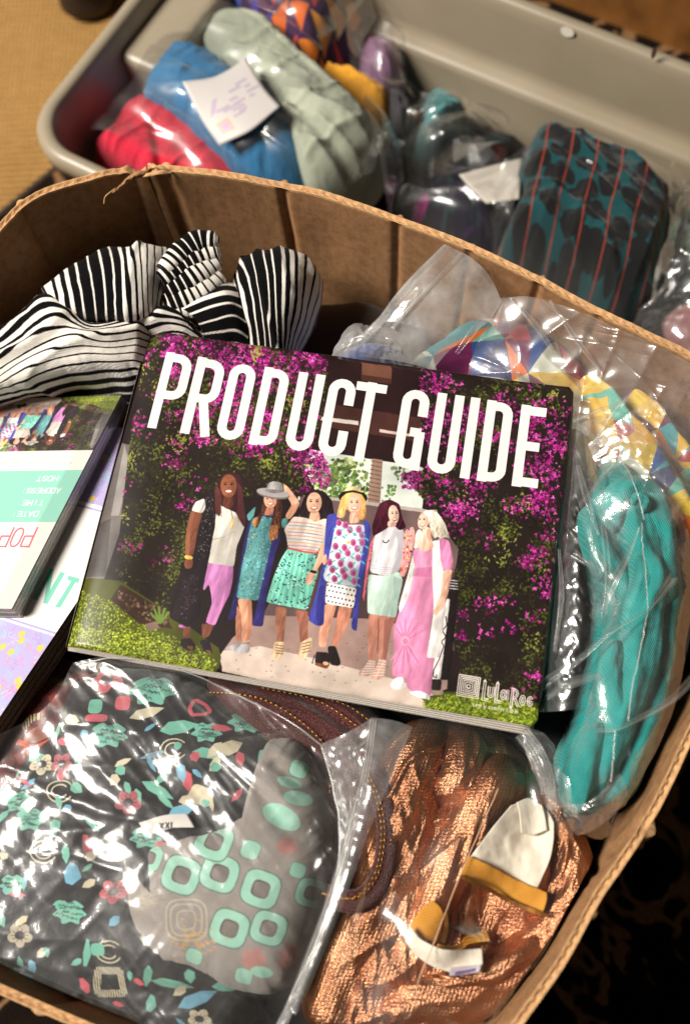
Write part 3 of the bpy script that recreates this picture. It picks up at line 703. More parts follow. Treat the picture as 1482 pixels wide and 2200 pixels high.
def small(cv, txt, x, y, h, col, t, rot=False, piv=(0, 0)):
    for ch in txt:
        for l in SM.get(ch, []):
            q = np.array(l)*[h*.72, h]+[x, y]
            if rot: q = np.array(piv)*2-q
            cv.line(q, t, col)
        x += h*(1.05 if ch in 'mw' else .55 if ch in 'il ' else .92)
    return x
small(cov, 'simply comfortable', .866, .9655*k_, .0062, (222, 220, 190), .0011)
cov.T = lambda p: np.asarray(p, float)*[CW, CH]

# ================================================================ materials
def srgb(c):
    c = np.asarray(c, float)/255; return tuple(np.where(c <= .04045, c/12.92, ((c+.055)/1.055)**2.4))+(1,)
class NT:
    def __init__(s, name):
        s.m = bpy.data.materials.new(name); s.m.use_nodes = True; s.t = s.m.node_tree; s.t.nodes.clear()
        s.out = s.n('OutputMaterial')
    def n(s, typ, **k):
        x = s.t.nodes.new('ShaderNode'+typ)
        for a, b in k.items(): setattr(x, a, b)
        return x
    def l(s, a, b): s.t.links.new(a, b)
    def coord(s, scale=(1, 1, 1), rot=0, kind='Object'):
        c = s.n('TexCoord'); m = s.n('Mapping'); m.inputs['Scale'].default_value = scale; m.inputs['Rotation'].default_value = (0, 0, rot)
        s.l(c.outputs[kind], m.inputs[0]); return m.outputs[0]
    def noise(s, vec, scale, detail=3, rough=.55, dist=0):
        x = s.n('TexNoise'); x.inputs['Scale'].default_value = scale; x.inputs['Detail'].default_value = detail
        x.inputs['Roughness'].default_value = rough; x.inputs['Distortion'].default_value = dist
        s.l(vec, x.inputs['Vector']); return x.outputs['Fac']
    def wave(s, vec, scale, dist=0, det=2, dscale=1, axis='X', prof='SIN'):
        x = s.n('TexWave', bands_direction=axis, wave_profile=prof); x.inputs['Scale'].default_value = scale
        x.inputs['Distortion'].default_value = dist; x.inputs['Detail'].default_value = det; x.inputs['Detail Scale'].default_value = dscale
        s.l(vec, x.inputs['Vector']); return x.outputs['Fac']
    def ramp(s, f, stops, interp='LINEAR'):
        r = s.n('ValToRGB'); e = r.color_ramp; e.interpolation = interp
        while len(e.elements) < len(stops): e.elements.new(.5)
        for el, (p, c) in zip(e.elements, stops):
            el.position = p; el.color = c if len(c) == 4 else tuple(c)+(1,)
        s.l(f, r.inputs[0]); return r.outputs[0]
    def math(s, op, a, b=None, clamp=False):
        x = s.n('Math', operation=op, use_clamp=clamp)
        for i, q in enumerate((a, b)):
            if q is None: continue
            if isinstance(q, (int, float)): x.inputs[i].default_value = q
            else: s.l(q, x.inputs[i])
        return x.outputs[0]
    def mix(s, f, a, b, mode='MIX'):
        x = s.n('MixRGB', blend_type=mode)
        for i, q in enumerate((f, a, b)):
            if isinstance(q, (int, float)): x.inputs[i].default_value = q
            elif isinstance(q, tuple): x.inputs[i].default_value = q
            else: s.l(q, x.inputs[i])
        return x.outputs[0]
    def bump(s, h, strength, dist=.001, prev=None):
        b = s.n('Bump'); b.inputs['Strength'].default_value = strength; b.inputs['Distance'].default_value = dist
        s.l(h, b.inputs['Height'])
        if prev is not None: s.l(prev, b.inputs['Normal'])
        return b.outputs[0]
    def pbr(s, col, rough=.5, metal=0, nrm=None, **k):
        p = s.n('BsdfPrincipled')
        for key, q in [('Base Color', col), ('Roughness', rough), ('Metallic', metal)]+[(a.replace('_', ' '), b) for a, b in k.items()]:
            if isinstance(q, (int, float)): p.inputs[key].default_value = q
            elif isinstance(q, tuple): p.inputs[key].default_value = q
            else: s.l(q, p.inputs[key])
        if nrm is not None: s.l(nrm, p.inputs['Normal'])
        s.l(p.outputs[0], s.out.inputs[0]); return p
    def img(s, im, ext='EXTEND'):
        c = s.n('TexCoord'); x = s.n('TexImage', extension=ext); x.image = im; s.l(c.outputs['UV'], x.inputs[0]); return x.outputs[0]
def fabric(name, col, rough=.85, weave=700, bumpy=.35, var=.18, sheen=.25, image=None, ext='EXTEND', spec=.25):
    t = NT(name); v = t.coord()
    base = t.img(image, ext) if image else t.n('RGB').outputs[0]
    if not image: base.node.outputs[0].default_value = srgb(col)
    nz = t.noise(v, 38, 4); f = t.n('MapRange'); f.inputs[3].default_value = 1-var; f.inputs[4].default_value = 1+var; t.l(nz, f.inputs[0])
    g = t.n('CombineXYZ'); [t.l(f.outputs[0], g.inputs[i]) for i in range(3)]
    c = t.mix(1.0, base, g.outputs[0], 'MULTIPLY')
    w1 = t.wave(v, weave, .6, 1, 2, 'X'); w2 = t.wave(v, weave, .6, 1, 2, 'Y')
    h = t.math('ADD', t.math('MULTIPLY', w1, w2), t.noise(v, 420, 3))
    b = t.bump(h, bumpy, .0006); b = t.bump(t.noise(v, 90, 3), .25, .002, b)
    t.pbr(c, rough, 0, b, Sheen_Weight=sheen, Specular_IOR_Level=spec)
    return t.m
def plain(name, col, rough=.6, metal=0, spec=.5, nscale=60, var=.08, bumpy=.05):
    t = NT(name); v = t.coord(); nz = t.noise(v, nscale, 4)
    a = srgb(col); c = t.ramp(nz, [(.3, tuple(x*(1-var) for x in a[:3])), (.7, tuple(min(1, x*(1+var)) for x in a[:3]))])
    t.pbr(c, rough, metal, t.bump(nz, bumpy, .001), Specular_IOR_Level=spec)
    return t.m
def film(name, haze=.05, rough=.07, tint=(1, 1, 1), bumpy=.5, fine=140, refl=1.0, broad=.35):
    """thin clear polythene: lets light through, mirrors it by Fresnel, slightly milky"""
    t = NT(name); v = t.coord()
    h1 = t.noise(v, fine, 4, .6, 1.2); h2 = t.wave(t.coord((1, .35, 1), .7), fine*.35, 9, 3, 1.2, 'X', 'TRI')
    nb = t.bump(t.math('ADD', h1, t.math('MULTIPLY', h2, .35)), bumpy*.32, .0016)
    tr = t.n('BsdfTransparent'); tr.inputs[0].default_value = tint+(1,)
    gl = t.n('BsdfGlossy'); gl.inputs['Roughness'].default_value = rough; gl.inputs[0].default_value = (1, 1, 1, 1); t.l(nb, gl.inputs['Normal'])
    g2 = t.n('BsdfGlossy'); g2.inputs['Roughness'].default_value = .36; g2.inputs[0].default_value = (1, 1, 1, 1); t.l(nb, g2.inputs['Normal'])
    gm = t.n('MixShader'); gm.inputs[0].default_value = broad; t.l(gl.outputs[0], gm.inputs[1]); t.l(g2.outputs[0], gm.inputs[2]); gl = gm
    fr = t.n('Fresnel'); fr.inputs[0].default_value = 1.52; t.l(nb, fr.inputs['Normal'])
    m1 = t.n('MixShader'); t.l(t.math('MINIMUM', t.math('MULTIPLY', fr.outputs[0], 1.7*refl, True), .34), m1.inputs[0]); t.l(tr.outputs[0], m1.inputs[1]); t.l(gl.outputs[0], m1.inputs[2])
    df = t.n('BsdfDiffuse'); df.inputs[0].default_value = (.86, .86, .85, 1); t.l(nb, df.inputs['Normal'])
    lu = t.n('BsdfTranslucent'); lu.inputs[0].default_value = (.86, .86, .85, 1)
    md = t.n('MixShader'); md.inputs[0].default_value = .4; t.l(df.outputs[0], md.inputs[1]); t.l(lu.outputs[0], md.inputs[2])
    hz = t.n('MapRange'); hz.inputs[1].default_value = .35; hz.inputs[2].default_value = .75; hz.inputs[3].default_value = haze*.4; hz.inputs[4].default_value = haze*1.8
    t.l(t.noise(v, 30, 4, .6), hz.inputs[0])
    m2 = t.n('MixShader'); t.l(hz.outputs[0], m2.inputs[0]); t.l(m1.outputs[0], m2.inputs[1]); t.l(md.outputs[0], m2.inputs[2])
    t.l(m2.outputs[0], t.out.inputs[0]); return t.m
def printed(name, im, rough=.28, coat=.0, spec=.5, bumpy=.02, gain=1.0):
    t = NT(name); v = t.coord(); c = t.img(im)
    if gain != 1: c = t.mix(1.0, c, (gain, gain, gain, 1), 'MULTIPLY')
    t.pbr(c, rough, 0, t.bump(t.noise(v, 55, 3), bumpy, .002), Specular_IOR_Level=spec, Coat_Weight=coat, Coat_Roughness=.12)
    return t.m
def cardboard(name, inner=True):
    t = NT(name); v = t.coord(); a = t.noise(v, 9, 5, .6); f = t.noise(t.coord((1, 1, .06)), 420, 2); s = t.noise(v, 160, 4, .7)
    c = t.ramp(a, [(.25, srgb((130, 92, 62))), (.55, srgb((150, 108, 74))), (.8, srgb((168, 126, 90)))])
    c = t.mix(.35, c, t.ramp(s, [(.3, srgb((118, 82, 52))), (.6, srgb((190, 146, 102)))]), 'MIX')
    b = t.bump(f, .25, .0006); b = t.bump(s, .25, .0006, b)
    t.pbr(c, .82, 0, b, Specular_IOR_Level=.25); return t.m
M = {}
M['card'] = cardboard('corrugated_cardboard')
M['card_edge'] = plain('cardboard_cut_edge', (196, 154, 110), .85, spec=.2, nscale=300, var=.25, bumpy=.3)
M['film'] = film('clear_film', .042, .09, bumpy=.42, fine=75, refl=.50, broad=.55)
M['film_soft'] = film('hazy_film', .15, .12, bumpy=.4, fine=90)
M['film_crisp'] = film('crackling_film', .03, .10, bumpy=.5, fine=80, refl=1.4)
M['film_wrap'] = film('shrink_wrap_film', .02, .04, bumpy=.2, fine=60)
M['film_bin'] = film('bin_film', .010, .13, bumpy=.3, fine=50, refl=.75)
M['film_flap'] = film('milky_flap_film', .36, .16, bumpy=.25, fine=50)
M['film_hazy'] = film('handled_film', .14, .12, bumpy=.2, fine=45, refl=1.2, broad=.5)
M['film_jacket'] = film('jacket_film', .008, .08, bumpy=.3, fine=50, refl=.55, broad=.5)
M['zip'] = film('zip_strip_film', .32, .15, bumpy=.2)
M['paper'] = plain('page_paper', (226, 216, 206), .6, nscale=500, var=.06)
M['paper_grey'] = plain('pad_paper_edge', (150, 142, 132), .7, nscale=900, var=.25, bumpy=.2)
M['thread'] = plain('film_seam', (214, 170, 136), .35, nscale=300)

# ================================================================ floor, rug, bin, box
def sisal():
    t = NT('sisal_carpet'); v = t.coord((1, 1, 1), .15)
    rows = t.wave(v, 42, 1.2, 2, 1.5, 'Y'); cols = t.wave(v, 60, 2.0, 2, 2, 'X'); n = t.noise(v, 60, 5, .65)
    h = t.math('ADD', t.math('MULTIPLY', rows, t.math('ADD', t.math('MULTIPLY', cols, .5), .5)), t.math('MULTIPLY', n, .5))
    c = t.ramp(h, [(.25, srgb((112, 80, 40))), (.6, srgb((176, 132, 74))), (1, srgb((204, 162, 100)))])
    c = t.mix(.35, c, t.ramp(t.noise(v, 3, 4), [(.3, srgb((132, 96, 52))), (.7, srgb((190, 148, 90)))]))
    t.pbr(c, .9, 0, t.bump(h, .8, .004), Specular_IOR_Level=.15); return t.m
def rugmat():
    t = NT('dark_rug_pile'); v = t.coord(); n = t.noise(v, 9, 2, .5, 2.2); f = t.noise(v, 500, 3)
    c = t.ramp(n, [(.42, srgb((26, 17, 13))), (.50, srgb((34, 24, 17))), (.545, srgb((150, 112, 76))), (.60, srgb((134, 100, 68))), (.635, srgb((30, 20, 15)))])
    c = t.mix(.5, c, t.ramp(f, [(.3, (.2, .2, .2)), (.7, (1, 1, 1))]), 'MULTIPLY')
    t.pbr(c, .95, 0, t.bump(f, .7, .003), Specular_IOR_Level=.1); return t.m
add('floor', [(-2.5, -2, 0), (2.5, -2, 0), (2.5, 3, 0), (-2.5, 3, 0)], [(0, 1, 2, 3)], sisal(), smooth=False, kind='structure')
# patterned rug: its far edge runs from the lower left of the bin towards the right
def pf(px, py, z=0): return P(px, py, z)
rl = [pf(-260, 690), pf(20, 425), pf(120, 372)]
_e = rl[2]-rl[0]; _e[2] = 0
r0 = rl[0]-_e*2.2; r1 = rl[2]+_e*3.4; nrm = np.array([_e[1], -_e[0], 0])/np.linalg.norm(_e)
rug = thing('patterned_rug', (r0+r1)/2*[1, 1, 0], 'dark brown rug with tan winding motifs under the box and bin', 'rug')
n = 60; G = np.zeros((n, n, 3))
for i in range(n):
    for j in range(n): G[i, j] = r0+(r1-r0)*j/(n-1)+nrm*2.2*i/(n-1)
G[..., 2] = .006+.0015*fbm(G[..., 0]*9, G[..., 1]*9, 3)
gadd('pile', G, rugmat(), rug)
q = np.linspace(0, 1, 80)[:, None]; ed = r0+(r1-r0)*q; ed[:, 2] = .005
v_, f_ = tube_vf(ed, .0036, 8); add('bound_edge', v_, f_, plain('rug_binding', (62, 46, 34), .9, var=.3, nscale=200), rug)

# dark furniture foot on the carpet, top left
ft = thing('furniture_foot', pf(195, 4), 'dark turned furniture foot standing on the tan carpet', 'furniture')
def lathe(prof, c, k=20):
    th = np.linspace(0, 2*np.pi, k, endpoint=False); pr = np.asarray(prof, float)
    G = np.stack([c[0]+pr[:, 0:1]*np.cos(th), c[1]+pr[:, 0:1]*np.sin(th), np.broadcast_to(pr[:, 1:2], (len(pr), k))+c[2]], -1)
    return G.reshape(-1, 3), gfaces(len(pr), k, True).tolist()
dk = plain('dark_stained_wood', (38, 26, 20), .45)
c0 = pf(195, 4, 0)
v_, f_ = lathe([(.004, .0), (.028, .0), (.034, .008), (.032, .02), (.024, .03), (.030, .04), (.018, .055), (.015, .07)], c0); add('foot_cap', v_, f_, dk, ft)
v_, f_ = lathe([(.015, .0665), (.014, .10), (.020, .13), (.026, .2), (.028, .3)], c0); add('leg', v_, f_, dk, ft)
# dark wooden board standing behind the bin, top right
a_ = P(1090, 10, .0); b_ = P(1700, 247, .0)
dv = (b_-a_)/np.linalg.norm(b_-a_); nv = np.array([-dv[1], dv[0], 0])
bs = thing('baseboard_plinth', (a_+b_)/2, 'brown wooden furniture plinth behind the far side of the plastic bin', 'furniture')
def woodm(name, a, b):
    t = NT(name); v = t.coord((1, 1, 1), math.atan2(dv[1], dv[0])*-1)
    g = t.wave(v, 6, 5, 4, 3, 'Y'); n = t.noise(v, 30, 5)
    t.pbr(t.mix(.4, t.ramp(g, [(0, srgb(a)), (1, srgb(b))]), t.ramp(n, [(.3, srgb(a)), (.7, srgb(b))])), .45, 0, t.bump(g, .1, .001)); return t.m
AX = np.array([dv, nv, [0, 0, 1]])
v_, f_ = box_vf((a_+b_)/2+nv*.05+[0, 0, .045], (.8, .06, .09), AX); add('board', v_, f_, woodm('brown_board_wood', (92, 58, 26), (148, 98, 48)), bs, smooth=False)
v_, f_ = box_vf((a_+b_)/2+nv*.09+[0, 0, .20], (.8, .10, .216), AX); add('panel', v_, f_, dk, bs, smooth=False)

# ---------------------------------------------------------------- plastic storage bin
ZB = .205
binm = NT('beige_plastic'); _v = binm.coord(); _a = binm.noise(_v, 6, 4); _s = binm.noise(_v, 260, 3)
binm.pbr(binm.ramp(_a, [(.3, srgb((142, 130, 110))), (.7, srgb((160, 148, 128)))]), .34, 0, binm.bump(_s, .12, .0006), Specular_IOR_Level=.45); binm = binm.m
th_ = math.radians(-39.5); E1 = np.array([math.cos(th_), math.sin(th_)]); E2 = np.array([-E1[1], E1[0]])
nearp = P(150, 357, ZB)[:2]; leftp = P(205, 118, ZB)[:2]; farp = P(1310, 60, ZB)[:2]
b_near = nearp @ E2; b_far = farp @ E2; a_left = leftp @ E1-.013; a_right = a_left+.66
def rrect(inset, rad, k=14):
    """rounded rectangle of the bin's plan, drawn in by inset; returns points (counter-clockwise)"""
    A0, A1, B0, B1 = a_left+inset, a_right-inset, b_near+inset, b_far-inset; r = max(rad-inset*.6, .02); Q = []
    for (ca, cb, s) in ((A1-r, B0+r, -90), (A1-r, B1-r, 0), (A0+r, B1-r, 90), (A0+r, B0+r, 180)):
        for t in np.radians(np.linspace(s, s+90, k)): Q.append((ca+r*math.cos(t), cb+r*math.sin(t)))
    Q = np.array(Q); E = []
    for a, b in zip(Q, np.roll(Q, -1, 0)):
        m = max(1, int(np.linalg.norm(b-a)/.02)); E += [a+(b-a)*j/m for j in range(m)]
    return np.array([E1*a+E2*b for a, b in E])
def sweep(name, prof, parent, rad=.048, mat=None, **k):
    L0 = rrect(0, rad); R = []
    kk = len(L0); t0 = np.linspace(0, 1, 400, endpoint=False)
    for ins, z in prof:
        q = rrect(ins, rad); s = np.r_[0, np.cumsum(np.linalg.norm(np.diff(np.r_[q, q[:1]], axis=0), axis=1))]; s /= s[-1]
        qq = np.r_[q, q[:1]]; R.append(np.stack([np.interp(t0, s, qq[:, 0]), np.interp(t0, s, qq[:, 1]), np.full(400, z)], 1))
    return gadd(name, np.array(R), mat or binm, parent, wrap=True, uv=np.zeros((len(prof), 400, 2)), **k)
binc = np.append((E1*(a_left+a_right)/2+E2*(b_near+b_far)/2), .006)
sb = thing('storage_bin', binc, 'large beige plastic storage bin full of bagged clothes behind the cardboard box', 'bin')
LZ = .134
sweep('wall', [(.014, ZB-.006), (.016, ZB-.012), (.0185, LZ+.012), (.020, LZ+.004), (.023, LZ+.001)], sb)
sweep('ledge', [(.0225, LZ+.0012), (.0315, LZ-.0004), (.034, LZ-.003), (.0348, LZ-.008)], sb)
sweep('lower_wall', [(.0346, LZ-.0075), (.042, .05), (.052, .022), (.075, .0125), (.11, .011)], sb)
sweep('outer_wall', [(.004, ZB-.018), (.012, ZB-.02), (.013, LZ), (.034, .03), (.045, .008), (.075, .0065)], sb)
sweep('rim', [(.0148, ZB-.0085), (.0135, ZB-.003), (.0115, ZB-.0005), (.0075, ZB+.0006), (.003, ZB-.001), (.0005, ZB-.0045), (.0, ZB-.011), (.0005, ZB-.02), (.0025, ZB-.0205), (.0035, ZB-.014)], sb)
fl = np.array([np.append(p, .0108) for p in rrect(.105, .048)])
add('bin_floor', fl, [list(range(len(fl)))], binm, sb, smooth=False)
# moulded handle pocket standing into the bin on its short left side
hp0 = P(310, 142, .186); hp1 = P(432, 45, .186)
m_ = (b_near+b_far)/2
ctr = (hp0+hp1)/2; pa = np.append(E2, 0); pb = np.append(E1, 0)
a_in = max(hp0[:2] @ E1, hp1[:2] @ E1); b0_ = hp0[:2] @ E2; b1_ = b0_+.20
wdt = a_in-(a_left+.014)
pc = np.append(E1*(a_left+.014+wdt/2)+E2*(b0_+b1_)/2, .130)
v_, f_ = box_vf(pc, (b1_-b0_, wdt, .112), np.array([pa, -pb, [0, 0, 1]]))
hk = add('handle_pocket', v_, f_, binm, sb, smooth=False)
bv = hk.modifiers.new('round', 'BEVEL'); bv.width = .008; bv.segments = 4

# scuffs on the far wall
def on_far(px, py):
    d = _R @ np.array([(px-CX)/FOC, (py-CY)/FOC, 1.]); nn = np.append(E2, 0); q = .0165
    for _ in range(6):
        p = CAM+d*((b_far-q-.0004-CAM @ nn)/(d @ nn)); q = .016+np.clip((ZB-.012-p[2])/(ZB-LZ-.024), 0, 1)*.0025
    return p
for (px, py, rx, ry, col) in ((1218, 69, .006, .005, (232, 224, 208)), (1404, 114, .002, .006, (70, 52, 36))):
    c_ = on_far(px, py); t_ = np.linspace(0, 2*np.pi, 16, endpoint=False); k_s = 1+.35*fbm(t_*1.3, t_*0, 5)
    V = np.array([c_]+[c_+np.append(E1, 0)*math.cos(a)*rx*k+np.array([0, 0, 1.])*math.sin(a)*ry*k for a, k in zip(t_, k_s)])
    add('scuff_mark', V, [(0, 1+i, 1+(i+1) % 16) for i in range(16)], plain('scuff_%d' % px, col, .8), sb, smooth=False)
# ---------------------------------------------------------------- cardboard box
HR = 3.0
far_px = [(316, 357, HR), (470, 374, HR), (650, 407, HR), (760, 440, HR), (880, 482, HR), (1000, 528, HR), (1150, 598, HR), (1290, 672, HR-.1), (1400, 724, HR-.2), (1482, 764, HR-.3), (1600, 850, HR-.5), (1660, 940, HR-.8)]
left_px = [(312, 358, HR), (250, 366, HR), (180, 385, HR), (80, 420, HR), (0, 490, HR), (-130, 640, HR-.2), (-300, 930, HR-.6), (-380, 1300, HR-1), (-350, 1700, HR-1), (-270, 1960, HR-1)]
right_px = [(1660, 960, HR-.9), (1655, 1120, HR-1.1), (1600, 1330, HR-1.3), (1540, 1470, HR-1.4), (1481, 1580, HR-1.4), (1440, 1668, HR-1.5), (1386, 1772, HR-1.5), (1330, 1856, HR-1.5), (1280, 1930, HR-1.5), (1207, 2064, HR-1.5), (1112, 2198, HR-1.5), (1020, 2330, HR-1.5), (960, 2400, HR-1.5)]
front_px = [(-262, 1975, HR-1), (-120, 2065, HR-1.2), (0, 2124, HR-1.4), (160, 2194, HR-1.5), (420, 2300, HR-1.5), (700, 2385, HR-1.5), (900, 2420, HR-1.5), (950, 2405, HR-1.5)]
allw = np.array([W(p) for p in far_px+right_px+front_px[::-1]+left_px[::-1]])
bcen = allw.mean(0)
cb = thing('cardboard_box', (bcen[0], bcen[1], .0075), 'open brown cardboard box with bulging creased walls holding the guide and clothes', 'box')
TH = .0050
def wallpart(name, pxs, creases, seed, ns, smooth_line=True, lip=.0, notch=None):
    top = np.array([W(p) for p in pxs]); top = curve(top, ns)
    if not smooth_line: top = np.array([W(p) for p in pxs])
    s = np.r_[0, np.cumsum(np.linalg.norm(np.diff(top, axis=0), axis=1))]
    T = np.gradient(top, axis=0); T[:, 2] = 0; T /= np.linalg.norm(T, axis=1, keepdims=True)
    Nn = np.stack([-T[:, 1], T[:, 0], 0*T[:, 0]], 1)
    flip = np.sign(((bcen-top)*Nn).sum(1).mean()); Nn *= flip             # inward
    zz = top[:, 2]+.0012*fbm(s/.03, 0*s, seed)*2
    if notch is not None:
        for (s0, w, d) in notch: zz = zz-d*np.exp(-((s-s0)/w)**2)*(1+.6*fbm(s/.004, s*0, seed+5))
    flute = .00034*np.sin(s*2*np.pi/.0066)+.0004*fbm(s/.006, s*0+3, seed+1)*2
    def face(off, depths, push):
        rows = []
        for d in depths:
            k = d/.33; cen = np.array([bcen[0], bcen[1], 0]);
            base = top*[1, 1, 0]; b = base+(cen-base)*(.05*k)
            g = sum(a*np.exp(-((s-(s0+sk*d))/w)**2) for (s0, a, w, sk) in creases) if creases else 0*s
            bul = .0022*fbm(s/.05, 0*s+d/.06, seed+9)*2*min(1, d/.03)
            rows.append(np.c_[(b+Nn*(off+push*g+bul)[:, None] if np.ndim(off+push*g+bul) else b)[:, :2], zz-d if d > 0 else zz])
        return rows
    dep = [.330, .26, .20, .15, .11, .08, .055, .035, .02, .010, .004, .0012]
    dep[0] = float(zz.min()-.0085)
    out = face(0*s-TH/2, dep, -1)
    inn = face(0*s+TH/2, dep[::-1], -1)
    crest = [np.c_[(top+Nn*o)[:, :2], zz+h+flute*m] for o, h, m in ((-TH*.48, .0006, .3), (-TH*.34, .0006, .4), (-TH*.1, -.0006, 1.6), (TH*.1, -.0006, -1.6), (TH*.34, .0006, .4), (TH*.48, .0006, .3))]
    G = np.array(out+crest+inn)
    fm = np.zeros((G.shape[0]-1, ns-1), int); fm[len(out)-1:len(out)+len(crest), :] = 1
    o = add(name, G, gfaces(*G.shape[:2]), None, cb, mats=[M['card'], M['card_edge']], fmat=fm.ravel().tolist())
    o.data.polygons.foreach_set('use_smooth', (fm.ravel() == 0).tolist())
    return o, top, s, Nn
def at_s(top, s, px):
    d = [abs(px_of(t)[0]-px) for t in top]; return s[int(np.argmin(d))]
tp = curve(np.array([W(p) for p in far_px]), 420); ss = np.r_[0, np.cumsum(np.linalg.norm(np.diff(tp, axis=0), axis=1))]
cr = [(at_s(tp, ss, x), a, w, sk) for x, a, w, sk in [(345, .0030, .0035, .02), (360, .0022, .003, .02), (607, .0034, .0030, .0), (856, .0030, .0028, -.02), (1012, .0018, .0026, -.03), (1160, .0026, .0026, -.05), (1290, .0014, .0026, -.05)]]
far_wall = wallpart('far_wall', far_px, cr, 11, 420, notch=[(.004, .006, .003)])
left_wall = wallpart('left_wall', left_px, [(.012, .003, .004, .05), (.086, .0036, .0032, .06), (.16, .002, .004, 0)], 12, 420, notch=[(.005, .006, .0065), (.018, .004, .0015)])
right_wall = wallpart('right_wall', right_px, [(.12, .002, .003, .3), (.235, .0045, .0045, .9), (.29, .002, .004, -.4), (.36, .0028, .004, .5)], 13, 420, notch=[(.235, .006, .003), (.36, .005, .0022)])
front_wall = wallpart('front_wall', front_px, [(.1, .002, .004, .2)], 14, 260)
add('box_bottom', np.r_[[np.append(p, .0095) for p in (allw[:, :2]+(bcen[:2]-allw[:, :2])*.05)]], [list(range(len(allw)))], M['card'], cb, smooth=False)
# torn liner hanging at the split far-left corner
rg = np.random.default_rng(4)
def shred(name, pts, w, mat):
    c = curve(np.array([W(p) for p in pts]), 26); t = np.linspace(0, 1, 26)
    side = np.array([.6, .5, .3]); wd = w*(.35+.65*np.sin(np.pi*np.clip(t*.9+.1, 0, 1)))*(1+.9*fbm(t*9, t*0, int(w*1e6)))
    rows = [c+side*(k*wd)[:, None]+np.c_[0*t, 0*t, .0012*fbm(t*7, 0*t+k*3, 5)*3] for k in (-.5, -.2, .15, .5)]
    return solid(gadd(name, np.array(rows), mat, cb), .0006)
shred('torn_flap', [(330, 362, 3.0), (318, 368, 3.2), (300, 372, 3.3), (282, 380, 3.1), (268, 390, 2.7), (262, 396, 2.5)], .0052, M['card'])
shred('torn_flap', [(372, 372, 2.9), (345, 370, 3.2), (318, 376, 3.1), (290, 384, 2.8), (272, 392, 2.6), (258, 402, 2.3)], .0040, M['card_edge'])
shred('torn_flap', [(276, 386, 2.9), (262, 398, 2.6), (252, 408, 2.2), (243, 412, 2.0)], .0032, M['card'])
shred('torn_flap', [(318, 352, 3.25), (330, 356, 3.35), (348, 360, 3.3), (366, 365, 3.1)], .0032, M['card_edge'])
v_, f_ = tube_vf(curve(np.array([W(p) for p in [(250, 404, 2.4), (236, 414, 2.3), (226, 424, 2.0), (224, 438, 1.7)]]), 14), .0004, 5); add('torn_fibre', v_, f_, M['card_edge'], cb)
splat(left_wall[1]); splat(far_wall[1])

# keep soft things inside the walls
_poly = np.concatenate([curve(np.array([W(p) for p in pxs_]), 60)[:, :2] for pxs_ in (far_px, right_px, front_px[::-1], left_px[::-1])])
def keep_in(G, gap=.0055):
    G = G.copy(); q = G.reshape(-1, 3); x, y = q[:, 0], q[:, 1]
    k = np.clip((ZM+.03-q[:, 2])/.33, 0, 1)*.05
    c = bcen[:2]; X = c+(q[:, :2]-c)/(1-k)[:, None]            # undo the walls' taper
    best = np.full(len(q), 9.); near = np.zeros((len(q), 2)); inn = np.zeros(len(q), bool)
    for a, b in zip(_poly, np.roll(_poly, -1, 0)):
        e = b-a; L = e @ e
        if L < 1e-12: continue
        t = np.clip(((X-a) @ e)/L, 0, 1); pr = a+t[:, None]*e; d = np.linalg.norm(X-pr, axis=1); m = d < best; best[m] = d[m]; near[m] = pr[m]
        cr_ = ((a[1] > X[:, 1]) != (b[1] > X[:, 1])); inn ^= cr_ & (X[:, 0] < (b[0]-a[0])*(X[:, 1]-a[1])/((b[1]-a[1]) if b[1] != a[1] else 1e-9)+a[0])
    dirn = np.where(inn[:, None], X-near, near-X); dirn = dirn/(np.linalg.norm(dirn, axis=1, keepdims=True)+1e-9)
    bad = (~inn) | (best < gap); T = near+dirn*gap
    X2 = np.where(bad[:, None], T, X); q[:, :2] = np.where(bad[:, None], c+(X2-c)*(1-k)[:, None], q[:, :2])
    return q.reshape(G.shape)

# ================================================================ the guide and the two pads
gc = [P(*q, ZM) for q in _q]
def gq(u, v, z=0):
    u = np.asarray(u)[..., None]; v = np.asarray(v)[..., None]
    p = (gc[0]*(1-u)+gc[1]*u)*(1-v)+(gc[3]*(1-u)+gc[2]*u)*v
    p = p+np.array([0, 0, 1.])*np.asarray(z)[..., None]; return p
guide = thing('product_guide', gq(.5, .5)-[0, 0, .0085], 'glossy landscape guide with six women on its cover among magenta blossom', 'magazine')
def sheet_z(u, v, k):
    """height of a leaf: rolls down to the fold at the spine, settles towards the far edge (k: 0 top .. 1 bottom)"""
    r = .045; d = np.clip((r-u)/r, 0, 1)
    z = -.0055*(1-k)*(1-np.sqrt(np.clip(1-d*d*.97, 0, 1)))
    z = z+.0014*(1-k)*np.exp(-((u-.09)/.06)**2)+.0007*np.sin(u*5+v*2)*(1-k)
    z = z+.0022*(1-k)*np.clip((u-.8)/.2, 0, 1)**2*np.clip(1-v*1.5, 0, 1)
    return z-.0064*k
def leaf(name, k, mat, u0, u1, v0, v1, nu=90, nv=36, seed=0, parent=guide, round_=True, **kw):
    uu, vv = np.meshgrid(np.linspace(0, 1, nu), np.linspace(0, 1, nv), indexing='xy')
    U = u0+(u1-u0)*uu; V = v0+(v1-v0)*vv
    if round_:                                      # rounded outer corners
        cr_ = .012
        dv_ = np.maximum(np.maximum((cr_*1.3-vv)/(cr_*1.3), (vv-1+cr_*1.3)/(cr_*1.3)), 0)
        lim = 1-cr_*(1-np.sqrt(np.clip(1-dv_*dv_, 0, 1)))
        U = u0+(u1-u0)*uu*lim
    V = v0+(1-v0)*vv+(v1-1)*vv*(.35+.65*uu)
    G = gq(U, V, sheet_z(U, V, k))
    return gadd(name, G, mat, parent, uv=np.stack([uu, 1-vv], -1), **kw)
cov_im = cov.image('guide_cover_print')
